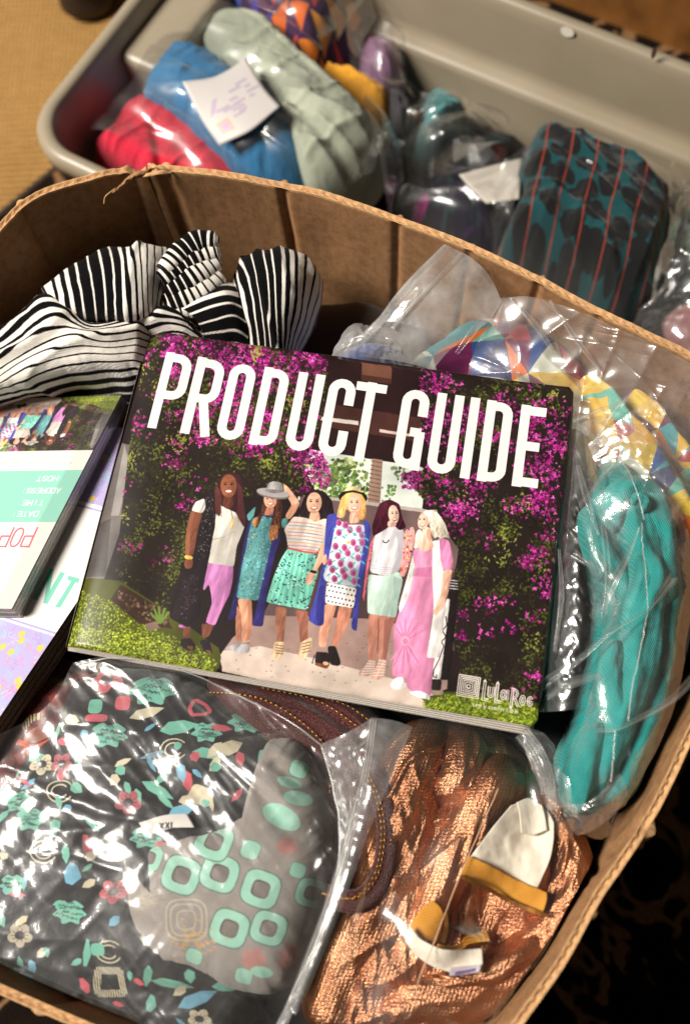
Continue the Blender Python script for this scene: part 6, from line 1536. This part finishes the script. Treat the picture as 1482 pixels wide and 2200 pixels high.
seam([(1072, 1692, 0), (1050, 1740, 0), (1010, 1830, 0), (968, 1930, 0), (925, 2040, 0), (898, 2110, 0), (893, 2170, 0)], .00032, cbg, M['thread'], wob=.0003)
G = drape([[(1120, 1560, .0), (1160, 1570, .4), (1190, 1600, .4)], [(1130, 1620, .1), (1165, 1640, .8), (1205, 1650, .6)], [(1160, 1690, -.2), (1190, 1690, .5), (1220, 1690, .3)], [(1176, 1740, -.8), (1210, 1735, -.2), (1240, 1730, -.4)]], 50, 34, follow=False, ex=.03, it=30, amp=.001, wl=.01, seed=113, bend=.15)
gadd('mouth_film', G, M['film_soft'], cbg)
zipstrip([(1120, 1575, .3), (1150, 1615, .8), (1168, 1660, .7), (1176, 1705, .1)], 34, .6, cbg, 60, 5, amp=.0005)

# bag round the teal garment
tb = bag('garment_bag', (1350, 1400, -5), 'long clear bag with a knotted fold round the teal garment')
G = drape([
    [(1235, 900, -.4), (1265, 925, .2), (1300, 960, .6), (1340, 990, .6), (1385, 1020, 0)],
    [(1230, 1020, -.6), (1270, 1040, .2), (1330, 1060, 1), (1400, 1090, .8), (1462, 1120, .4)],
    [(1250, 1170, -.6), (1300, 1180, .6), (1365, 1190, 1.4), (1430, 1210, .8), (1490, 1240, .5)],
    [(1285, 1300, -.6), (1325, 1310, .6), (1385, 1320, 1.4), (1440, 1330, .8), (1480, 1350, .4)],
    [(1275, 1430, -.6), (1315, 1440, .6), (1370, 1450, 1.4), (1420, 1460, .8), (1455, 1478, .3)],
    [(1245, 1550, -.6), (1285, 1555, .6), (1340, 1565, 1.2), (1368, 1585, .6), (1412, 1600, .3)],
    [(1215, 1650, -.6), (1250, 1660, .4), (1300, 1675, .8), (1340, 1690, .2), (1356, 1700, .1)],
    [(1205, 1730, -1), (1235, 1750, 0), (1270, 1765, .2), (1310, 1760, -.4), (1318, 1755, -.2)],
    [(1225, 1775, -1.6), (1250, 1795, -.8), (1275, 1802, -.8), (1300, 1795, -1.2), (1312, 1785, -1)]], 190, 80, lift=.25, grow=3, soft=6, ex=.008, it=45, pull=.02, bend=.3, amp=.0010, wl=.02, seed=121, pin=(0, 0, 0, 0), wrk=((1.3, .07, .016, .0026), (.5, .06, .016, .0020)))
gadd('film', G, M['film'], tb); splat(G)
for ln_ in [[(1292, 925, 1), (1320, 980, 1), (1350, 1050, 1), (1374, 1130, 1)], [(1374, 1130, 1.5), (1380, 1200, 1.5), (1388, 1310, 1.5)], [(1388, 1310, 1.5), (1372, 1400, 1.5), (1355, 1480, 1.5), (1346, 1550, 1.4)], [(1316, 1572, 1), (1312, 1640, 1), (1308, 1680, 1)]]:
    seam(ln_, .0004, tb, M['zip'])
for k, (ln_, w) in enumerate([([(1160, 1475, -.6), (1240, 1420, .6), (1310, 1360, 1.6), (1360, 1330, 2.0), (1392, 1312, 2.0)], [22, 18, 14, 10, 5]), ([(1292, 1310, .8), (1320, 1250, 1.6), (1350, 1190, 1.9), (1372, 1132, 2.0)], [26, 22, 14, 5]), ([(1280, 1570, .8), (1320, 1568, 1.5), (1380, 1540, 1.6), (1440, 1505, 1.2), (1490, 1455, 1.0)], [8, 10, 14, 16, 20]), ([(1392, 1312, 2.0), (1420, 1275, 1.6), (1446, 1240, 1.0)], [6, 16, 24])]):
    G = strip(ln_, w, 70, 12, 1.2, follow=False); G = G+normals(G)*(.0016*np.sin(np.linspace(0, 2.6*np.pi, 12)))[:, None, None]; gadd('gathered_pleat', G, M['film_soft'], tb)
G = drape([[(1205, 1720, -.6), (1235, 1728, .6), (1275, 1715, 1.2), (1330, 1660, 1.4)], [(1210, 1750, -.8), (1245, 1752, .6), (1290, 1735, 1.1), (1345, 1690, 1.0)], [(1240, 1790, -1.4), (1265, 1785, -.2), (1300, 1765, .4), (1340, 1725, .4)]], 34, 60, follow=False, ex=.03, it=30, amp=.001, wl=.01, seed=125, bend=.15)
gadd('folded_end', G, M['film_soft'], tb)

# crackling bag along the guide's right edge
kb = bag('crumpled_bag', (1240, 1200, -4), 'crumpled clear bag over black cloth squeezed along the right edge of the guide')
G = drape([
    [(1195, 850, -.9), (1225, 850, .2), (1250, 880, .5), (1275, 940, .2)],
    [(1192, 1000, -.9), (1225, 1010, .5), (1258, 1050, .9), (1285, 1100, .3)],
    [(1182, 1130, -.9), (1217, 1140, .6), (1256, 1170, 1.1), (1304, 1220, .4)],
    [(1172, 1270, -.9), (1211, 1280, .6), (1251, 1300, 1.0), (1298, 1340, .3)],
    [(1162, 1400, -1), (1201, 1410, .4), (1246, 1430, .7), (1294, 1450, 0)],
    [(1150, 1530, -1.3), (1196, 1527, 0), (1242, 1522, .2), (1288, 1515, -.6)]], 190, 60, follow=False, ex=.012, it=60, pull=.014, bend=.3, amp=.0020, wl=.018, wrk=((1.3, .06, .013, .0032), (.4, .04, .014, .0026)), seed=131, pin=(0, 0, 0, 0))
gadd('film', G, M['film_crisp'], kb)
for k, (ln_, w) in enumerate([([(1292, 1100, .9), (1300, 1180, 1.2), (1304, 1250, 1.2), (1292, 1330, .9)], [6, 14, 12, 5]), ([(1230, 1190, 1.3), (1270, 1215, 1.6), (1305, 1222, 1.0)], [22, 12, 4]), ([(1240, 1000, 1), (1262, 1080, 1.4), (1284, 1150, 1.2)], [8, 16, 5]), ([(1175, 1500, -.2), (1220, 1470, .8), (1290, 1450, .6)], [10, 24, 16]), ([(1200, 1180, .6), (1205, 1280, .9), (1190, 1400, .5)], [5, 12, 6])]):
    G = strip(ln_, w, 60, 10, 1.0, follow=False); G = G+normals(G)*(.0014*np.sin(np.linspace(0, 2.2*np.pi, 10)))[:, None, None]; gadd('crease', G, M['film_soft'], kb)

# bag round the harlequin garment: upright zip flap and a loose sheet over the box's rim
hb_ = bag('zip_bag', (1100, 760, -5), 'clear bag with an upright ridged zip flap over the harlequin garment')
G = drape([
    [(955, 522, 3.1), (905, 572, 2.7), (852, 630, 2.1), (806, 690, 1.2), (724, 762, -.4)],
    [(975, 534, 3.3), (925, 585, 3.1), (870, 642, 2.5), (826, 698, 1.5), (758, 764, -.3)],
    [(1008, 552, 3.3), (955, 606, 3.1), (900, 660, 2.5), (858, 708, 1.6), (800, 768, -.3)],
    [(1048, 590, 3.0), (1005, 640, 2.7), (950, 690, 2.1), (905, 732, 1.4), (862, 776, -.3)],
    [(1078, 648, 2.2), (1048, 690, 1.8), (1005, 722, 1.4), (965, 752, .7), (930, 792, -.5)]], 80, 90, follow=False, ex=.012, it=40, pull=.03, bend=.25, amp=.0010, wl=.02, seed=141, pin=(1, 0, 1, 0))
gadd('zip_flap', G, M['film_flap'], hb_)
zipstrip([(962, 528, 3.3), (912, 578, 3.0), (858, 636, 2.4), (814, 694, 1.5), (740, 765, -.2)], 22, 2.6, hb_, 90, 5, amp=.0005)
zipstrip([(990, 544, 3.5), (940, 596, 3.3), (886, 652, 2.7), (842, 706, 1.8)], 10, 2.8, hb_, 80, 2, amp=.0005)
G = drape([
    [(1072, 640, 2.3), (1150, 640, 2.8), (1280, 684, 2.9), (1400, 738, 2.9), (1520, 800, 2.8)],
    [(1050, 690, 1.5), (1150, 690, 2.2), (1270, 748, 2.2), (1390, 815, 2.2), (1520, 870, 2.2)],
    [(1030, 730, .3), (1140, 745, 1.0), (1260, 810, 1.2), (1380, 880, 1.2), (1520, 950, 1.2)],
    [(1010, 780, -.6), (1130, 800, .2), (1235, 860, .5), (1350, 930, .6), (1510, 1040, .6)],
    [(1000, 820, -1.2), (1120, 840, -.8), (1228, 920, .1), (1320, 1000, .4), (1470, 1120, 0)]], 130, 130, lift=.25, ex=.006, it=45, pull=.014, bend=.3, amp=.0018, wl=.04, wrk=((-1.0, .08, .020, .0056), (.2, .06, .020, .0046), (-.5, .06, .010, .0018), (1.1, .05, .012, .0022)), seed=143, pin=(0, 0, 0, 0))
splat(G); gadd('film', G, M['film_hazy'], hb_)
G = drape([[(1262, 955, .6), (1330, 905, 1.6), (1400, 855, 2.2), (1490, 800, 2.6)], [(1285, 1000, .6), (1370, 965, 1.8), (1448, 925, 2.2), (1510, 900, 2.3)], [(1350, 1070, .4), (1420, 1050, 1.5), (1470, 1020, 1.7), (1520, 1000, 1.7)], [(1420, 1150, 0), (1460, 1120, .8), (1500, 1090, 1), (1530, 1070, 1)]], 90, 90, follow=False, ex=.016, it=50, pull=.014, bend=.2, amp=.0024, wl=.03, wrk=((.9, .07, .012, .0030), (-.2, .05, .014, .0022)), seed=145, pin=(0, 0, 0, 0))
gadd('loose_sheet', G, M['film_crisp'], hb_)
for ln_, w in [([(1095, 640, 2.6), (1150, 700, 2.4), (1190, 760, 1.8)], [6, 16, 8]), ([(1180, 645, 3), (1230, 720, 2.4), (1290, 800, 2)], [5, 14, 6]), ([(1230, 905, .9), (1290, 880, 1.4), (1350, 860, 1.7)], [12, 9, 5]), ([(1040, 680, 1.8), (1010, 720, 1.6), (980, 760, 1)], [14, 20, 10]), ([(1270, 955, 1), (1320, 880, 1.9), (1360, 840, 2.2)], [4, 12, 6])]:
    G = strip(ln_, w, 60, 10, 1.6, follow=False); G = G+normals(G)*(.0014*np.sin(np.linspace(0, 2.2*np.pi, 10)))[:, None, None]; gadd('crease', G, M['film_soft'], hb_)
# milky small bag
mb = bag('milky_bag', (820, 760, -4), 'small milky crumpled bag round a blue garment beside the zip flap')
G = drape([[(712, 768, -.6), (752, 704, .4), (800, 700, .6), (850, 712, .4), (905, 752, -.2)], [(705, 785, -.6), (762, 735, .8), (820, 732, 1), (870, 744, .7), (920, 775, -.2)], [(720, 810, -1.4), (770, 790, -.8), (830, 780, -.6), (880, 790, -.8), (930, 810, -1.4)]], 60, 90, follow=False, ex=.05, it=45, pull=.02, bend=.1, amp=.002, wl=.012, seed=151, pin=(0, 0, 0, 0))
gadd('film', G, film('milky_film', .3, .2, bumpy=.6), mb)

# ================================================================ bagged clothes in the bin
def zc(z): return (z-ZM)*100
def heap(name, out, zb, zt, mat, label, folds=None, S=(), pw=2.8, uvp=None, n=50, m=180, parent=None, seed=0, grad=(0, 0)):
    G = mound(out, zc(zb), zc(zt), pw, n, m, folds=folds, S=S, seed=seed, grad=grad); splat(G)
    return gadd(name, G, mat, parent, wrap=True, uv=uvp.uv(G) if uvp else np.zeros(G.shape[:2]+(2,)), label=label, cat='clothing' if label else None)
wf = lambda a, al, ac, h, s: (lambda x, y: h*(wrinkle(x, y, a, al, ac, s)-.5)+h*.55*(wrinkle(x, y, a+1.1, al*.6, ac*.6, s+5)**2-.35)+h*.45*fbm(x/.02, y/.02, s+1, 4)*2)
heap('dark_fill_garment', [(420, -40), (760, -60), (960, 60), (1130, 160), (1240, 260), (1180, 420), (1050, 560), (760, 470), (620, 300)], .013, .085, fabric('umber_shade_fill', (34, 26, 24), .9), 'added dark brown filler heap standing for the shade in the middle of the bin', wf(.3, .1, .03, .01, 201), pw=5)  # added dark fill: its colour stands in for darkness low in the bin
heap('dark_fill_garment', [(1000, 470), (1200, 380), (1420, 420), (1640, 560), (1660, 760), (1500, 860), (1300, 760), (1100, 640)], .013, .080, fabric('black_shade_fill', (24, 22, 24), .9), 'added black filler heap standing for the shade at the right end of the bin', wf(.3, .1, .03, .01, 203), pw=5)  # second dark fill, shade put into its near-black colour
def band(name, sp, zb, mat, label, seed, m=60, uvp=None, amp=.10, parent=None):
    G, uv = loft([(x, y, zc(z), w) for x, y, z, w in sp], zc(zb), 170, m, .8, lambda s, ph: amp*fbm(s/.035, ph*1.4, seed, 4)*2+.05*(wrinkle(s, ph*.04, .9, .05, .012, seed+2)-.5)); splat(G)
    return gadd(name, G, mat, parent, uv=uvp.uv(G) if uvp else uv, label=label, cat='clothing' if label else None)
heap('sage_garment', [(428, 92), (470, 36), (545, 40), (640, 128), (755, 228), (828, 300), (806, 352), (760, 392), (690, 425), (650, 392), (600, 300), (515, 205)], .115, .200, fabric('sage_jersey', (176, 182, 162), .85), 'pale sage green garment, last of three folded side by side in one bag', wf(-.6, .08, .022, .008, 211), pw=5.5, S=[([(600, 190), (690, 270), (770, 330)], .006, -.005), ([(560, 120), (640, 180)], .006, .004)], n=60, m=260)
heap('blue_garment', [(300, 225), (332, 152), (378, 112), (440, 130), (540, 192), (642, 262), (674, 332), (662, 405), (600, 425), (520, 398), (400, 300)], .110, .196, fabric('blue_jersey', (44, 124, 176), .8), 'bright blue folded garment under a white card in the bin', wf(-.6, .08, .022, .008, 213), pw=5.5, S=[([(560, 330), (620, 360), (660, 350)], .005, -.006), ([(540, 360), (600, 390)], .005, .004), ([(380, 150), (470, 230), (560, 300)], .008, .003)], n=60, m=260)
heap('red_garment', [(198, 348), (245, 276), (302, 225), (385, 262), (480, 332), (560, 425), (430, 440), (300, 400)], .095, .172, fabric('red_jersey', (206, 30, 60), .8), 'crimson red folded garment at the near left corner of the bin', wf(-.5, .08, .022, .008, 215), pw=5.5, S=[([(330, 270), (340, 330), (330, 380)], .005, -.006)], n=60, m=260)
# white card with faint print
cd = Canvas(300, 300, (196, 191, 188)); rr = np.random.default_rng(4)
for k in range(14):
    x, y = rr.uniform(60, 240), rr.uniform(40, 200); cd.a[int(y):int(y)+14, int(x):int(x)+int(rr.uniform(20, 60))] = (178, 164, 180)
cd.poly([(40, 190), (104, 190), (104, 258), (40, 258)], (222, 168, 140)); cd.poly([(54, 206), (90, 206), (90, 244), (54, 244)], (168, 152, 202)); cd.poly([(64, 218), (80, 218), (80, 232), (64, 232)], (214, 150, 130))
for k in range(5): cd.line([(40+k*9, 150-k*12), (70+k*9, 140-k*12)], 6, (176, 150, 186))
# purple garment with orange triangles
pp = Plan([(440, -120), (820, -120), (440, 180), (820, 180)], .19, 700, (66, 34, 78)); rr = np.random.default_rng(9)
for i in range(9):
    for j in range(7):
        x, y = 470+i*44+j*14-30, -90+j*42+i*9; col = [(236, 132, 40), (222, 84, 54), (240, 160, 60), (206, 56, 60), (226, 110, 46)][rr.integers(5)]
        if x < 570: col = [(60, 80, 160), (80, 60, 150)][rr.integers(2)]
        pp.c.poly([(x-22, y-12), (x+22, y-8), (x+2, y+26)], col)
heap('purple_garment', [(470, 10), (560, -70), (720, -80), (800, -30), (772, 50), (712, 130), (655, 155), (590, 100), (530, 50)], .10, .205, fabric('purple_triangle_cloth', None, .75, image=pp.c.image('purple_triangles')), 'purple garment with orange triangles at the far left of the bin', wf(.9, .08, .02, .005, 221), uvp=pp)
heap('mauve_garment', [(760, 140), (810, 110), (865, 130), (870, 190), (830, 225), (770, 205)], .06, .150, fabric('mauve_cloth', (150, 112, 146), .7), 'small mauve garment beside the mustard one in the bin', wf(.6, .05, .015, .006, 223))
heap('brown_garment', [(690, 60), (770, 20), (850, 40), (860, 100), (800, 130), (720, 140)], .06, .140, fabric('dark_brown_print', (52, 38, 36), .7), 'dark brown garment between the purple and mauve ones', wf(1.2, .05, .015, .008, 224))
band('mustard_garment', [(690, 190, .150, 30), (750, 208, .165, 42), (810, 235, .165, 42), (850, 256, .150, 30)], .06, fabric('mustard_cloth', (214, 150, 36), .75), 'mustard yellow rolled garment behind the sage one', 225)
band('charcoal_garment', [(825, 235, .150, 26), (862, 262, .160, 36), (872, 310, .150, 36)], .05, fabric('charcoal_cloth', (52, 50, 54), .8), 'charcoal grey rolled garment at the end of the mustard one', 227)
kn = thing('knotted_garment', P(950, 290, .05), 'dusty teal garment tied in a ball inside a clear bag in the bin', 'clothing')
km = fabric('dusty_teal_cloth', (74, 132, 134), .75)
heap('ball', [(880, 270), (905, 232), (960, 222), (1005, 250), (1020, 310), (990, 355), (930, 365), (880, 340)], .05, .140, km, None, wf(.5, .05, .02, .009, 231), pw=2.2, parent=kn)
for k, sp in enumerate([[(890, 320, .135, 16), (925, 300, .165, 26), (965, 280, .168, 26), (1000, 262, .14, 16)], [(905, 250, .14, 16), (940, 242, .160, 24), (985, 268, .158, 22), (1010, 310, .12, 14)]]): band('knot_fold', sp, .08, km, None, 233+k, 40, parent=kn)
dp = Plan([(820, 330), (1120, 330), (820, 560), (1120, 560)], .12, 600, (26, 20, 40)); rr = np.random.default_rng(12)
for k in range(160):
    x, y = rr.uniform(830, 1110), rr.uniform(340, 550); dp.c.ell((x, y), rr.uniform(4, 14), rr.uniform(3, 8), [(30, 62, 54), (52, 32, 70), (24, 44, 50), (20, 18, 30)][rr.integers(4)], .9, rr.uniform(0, 3))
for (x, y, r, col) in [(905, 408, 16, (196, 60, 150)), (890, 402, 8, (230, 150, 200)), (965, 500, 14, (206, 160, 140)), (955, 470, 9, (180, 130, 170))]: dp.c.ell((x, y), r, r*.7, col)
heap('floral_garment', [(845, 400), (900, 365), (980, 370), (1070, 400), (1110, 460), (1090, 540), (1000, 540), (900, 480)], .03, .125, fabric('night_floral_cloth', None, .7, image=dp.c.image('night_floral')), 'dark purple and green floral garment under a white card', wf(.4, .06, .02, .006, 241), uvp=dp)
Z_ = zc(.142)
G = patch([[(985, 376, Z_), (1050, 358, Z_), (1122, 340, Z_)], [(1010, 405, Z_), (1065, 395, Z_), (1118, 385, Z_)], [(1045, 438, Z_), (1080, 432, Z_), (1115, 428, Z_)]], 14, 14); G[..., 2] = np.maximum(G[..., 2], hsample(film_height(1, 2, .03), G[..., 0], G[..., 1])+.002)
solid(gadd('label_card', G, plain('plain_card', (206, 198, 186), .6, nscale=30, var=.06), label='plain white card lying on the dark floral garment', cat='card'), .0006); splat(G)
# teal and black ikat garment with orange lines
ip = Plan([(1040, 270), (1480, 270), (1040, 700), (1480, 700)], .14, 900, (2, 62, 66)); rr = np.random.default_rng(20); c = ip.c
for i in range(8):
    for j in range(9):
        x, y = 1085+i*52-j*17+30, 300+j*50+i*14+(i % 2)*24
        for q in range(5): c.ell((x+rr.normal(0, 9), y+rr.normal(0, 8)), rr.uniform(15, 24), rr.uniform(9, 15), (8, 10, 12), 1, .9)
for k in range(9): c.line([(1120+k*52, 280+k*14), (1108+k*52, 360+k*14), (1086+k*52, 440+k*14), (1068+k*52, 560+k*14), (1030+k*52, 680+k*14)], 3.0, (150, 52, 38))
ik = heap('ikat_garment', [(1128, 318), (1138, 294), (1162, 294), (1290, 346), (1390, 402), (1440, 458), (1436, 520), (1418, 640), (1396, 668), (1320, 676), (1230, 620), (1120, 560), (1070, 520), (1100, 440), (1085, 400)], .05, .172, fabric('teal_ikat_cloth', None, .85, image=c.image('teal_ikat')), 'teal and black garment with orange lines in the right half of the bin', wf(1.0, .09, .022, .009, 251), S=[([(1240, 590), (1330, 570), (1410, 560)], .006, -.007), ([(1160, 330), (1250, 380), (1380, 430)], .008, .004), ([(1250, 640), (1330, 610), (1400, 600)], .006, .004)], uvp=ip, n=80, m=280, pw=6)
heap('mint_garment', [(1450, 500), (1500, 480), (1560, 520), (1560, 600), (1480, 600)], .05, .135, fabric('mint_cloth', (150, 190, 160), .8), 'pale mint garment in a clear bag at the right end of the bin', wf(.5, .05, .015, .006, 253))
heap('rose_garment', [(1420, 680), (1480, 660), (1560, 690), (1560, 790), (1470, 760)], .05, .125, fabric('rose_cloth', (160, 112, 112), .8), 'dusty rose garment in a clear bag beside the box wall', wf(.5, .05, .015, .006, 255))
# clear bags over them
def bbag(name, ctrl, label, n, m, seed, mat='film_bin', lift=.4, **k):
    b = thing(name, P(ctrl[1][1][0], ctrl[1][1][1], .06), label, 'plastic bag')
    G = drape([[(x, y, zc(z)) for x, y, z in r] for r in ctrl], n, m, lift=lift, seed=seed, pin=(0, 0, 0, 0), low=.03, **k); gadd('film', G, M[mat], b); splat(G); return b
bbag('garment_bag', [[(400, 70, .17), (470, 30, .18), (560, 80, .19), (700, 200, .19), (830, 300, .17)], [(310, 170, .17), (420, 150, .20), (530, 210, .21), (660, 320, .2), (780, 400, .16)], [(240, 260, .15), (340, 270, .17), (450, 330, .18), (570, 410, .17), (680, 470, .14)], [(195, 345, .12), (290, 360, .14), (390, 400, .14), (500, 450, .13), (600, 500, .12)]],
     'clear bag round the red, blue and sage garments', 110, 120, 261, ex=.006, it=45, pull=.02, bend=.3, amp=.0015, wl=.04, soft=8)
Gc = patch([[(393, 180, zc(.212)), (460, 154, zc(.219)), (530, 128, zc(.213))], [(430, 238, zc(.220)), (497, 210, zc(.222)), (566, 180, zc(.219))], [(468, 298, zc(.210)), (534, 266, zc(.219)), (603, 232, zc(.212))]], 20, 20)
Gc = fit(Gc, .0025, .03); Gc = (Gc+np.roll(Gc, 0, 0))/2
for _ in range(30):
    Gc[1:-1, :, 2] = (Gc[:-2, :, 2]+Gc[2:, :, 2]+Gc[1:-1, :, 2])/3; Gc[:, 1:-1, 2] = (Gc[:, :-2, 2]+Gc[:, 2:, 2]+Gc[:, 1:-1, 2])/3
Gc[..., 2] += max(0, float((hsample(film_height(1, 1, .03), Gc[..., 0], Gc[..., 1])-Gc[..., 2]).max()))*.45+.001
uu, vv = np.meshgrid(np.linspace(0, 1, 20), np.linspace(0, 1, 20), indexing='xy')
solid(gadd('label_card', Gc, printed('label_card_print', cd.image('label_card_print'), .5), uv=np.stack([uu, 1-vv], -1), label='white square label card with faint pastel print on the blue garment', cat='card'), .0006)
splat(Gc)
bbag('garment_bag', [[(470, 0, .18), (580, -80, .19), (700, -90, .19), (790, -50, .17)], [(530, 60, .18), (610, 20, .205), (700, 0, .205), (780, 10, .17)], [(600, 130, .15), (660, 130, .17), (720, 100, .17), (770, 70, .15)]], 'clear bag round the purple triangle garment', 60, 60, 263, ex=.012, it=40, amp=.002, wl=.02, bend=.12)
bbag('garment_bag', [[(760, 60, .14), (820, 40, .17), (868, 60, .17)], [(750, 130, .15), (815, 120, .175), (872, 140, .165)], [(760, 220, .13), (820, 230, .15), (870, 215, .14)]], 'clear bag round the mauve garment', 50, 50, 265, ex=.012, it=40, amp=.003, wl=.02, bend=.1)
kb2 = bbag('garment_bag', [[(870, 250, .12), (940, 212, .16), (1030, 220, .165), (1095, 240, .16)], [(862, 310, .13), (940, 290, .18), (1020, 290, .17), (1092, 300, .15)], [(870, 370, .10), (930, 385, .13), (1010, 370, .13), (1085, 340, .12)]], 'clear square-cornered bag round the knotted teal garment', 60, 70, 267, ex=.012, it=40, amp=.002, wl=.025, bend=.15)
bbag('garment_bag', [[(790, 380, .10), (900, 350, .13), (1020, 355, .14), (1130, 400, .12)], [(800, 440, .10), (900, 430, .13), (1010, 450, .14), (1100, 480, .12)], [(830, 500, .08), (910, 520, .1), (1000, 560, .1), (1080, 580, .1)]], 'clear bag round the dark floral garment', 60, 80, 269, ex=.012, it=40, amp=.002, wl=.025, bend=.12)
bbag('empty_bag', [[(1120, 330, .10), (1220, 290, .15), (1330, 310, .15), (1440, 370, .13)], [(1140, 360, .12), (1240, 340, .17), (1340, 370, .17), (1440, 420, .15)], [(1180, 400, .12), (1260, 400, .15), (1350, 430, .15), (1430, 460, .14)]], 'loose clear bag sticking up behind the ikat garment', 50, 80, 271, follow=False, ex=.012, it=40, amp=.003, wl=.03, bend=.2)
bbag('crumpled_bag', [[(1400, 440, .12), (1470, 400, .15), (1560, 420, .15)], [(1410, 540, .13), (1480, 520, .165), (1560, 540, .16)], [(1390, 640, .13), (1470, 630, .16), (1560, 650, .16)], [(1350, 720, .12), (1450, 730, .15), (1560, 780, .15)], [(1400, 790, .10), (1480, 820, .12), (1570, 860, .12)]], 'crumpled clear bags at the right end of the bin', 90, 60, 273, 'film_crisp', ex=.012, it=50, amp=.005, wl=.03, bend=.2, pull=.012, wrk=((.9, .06, .02, .007), (-.5, .05, .016, .005), (0, .04, .01, .003)))
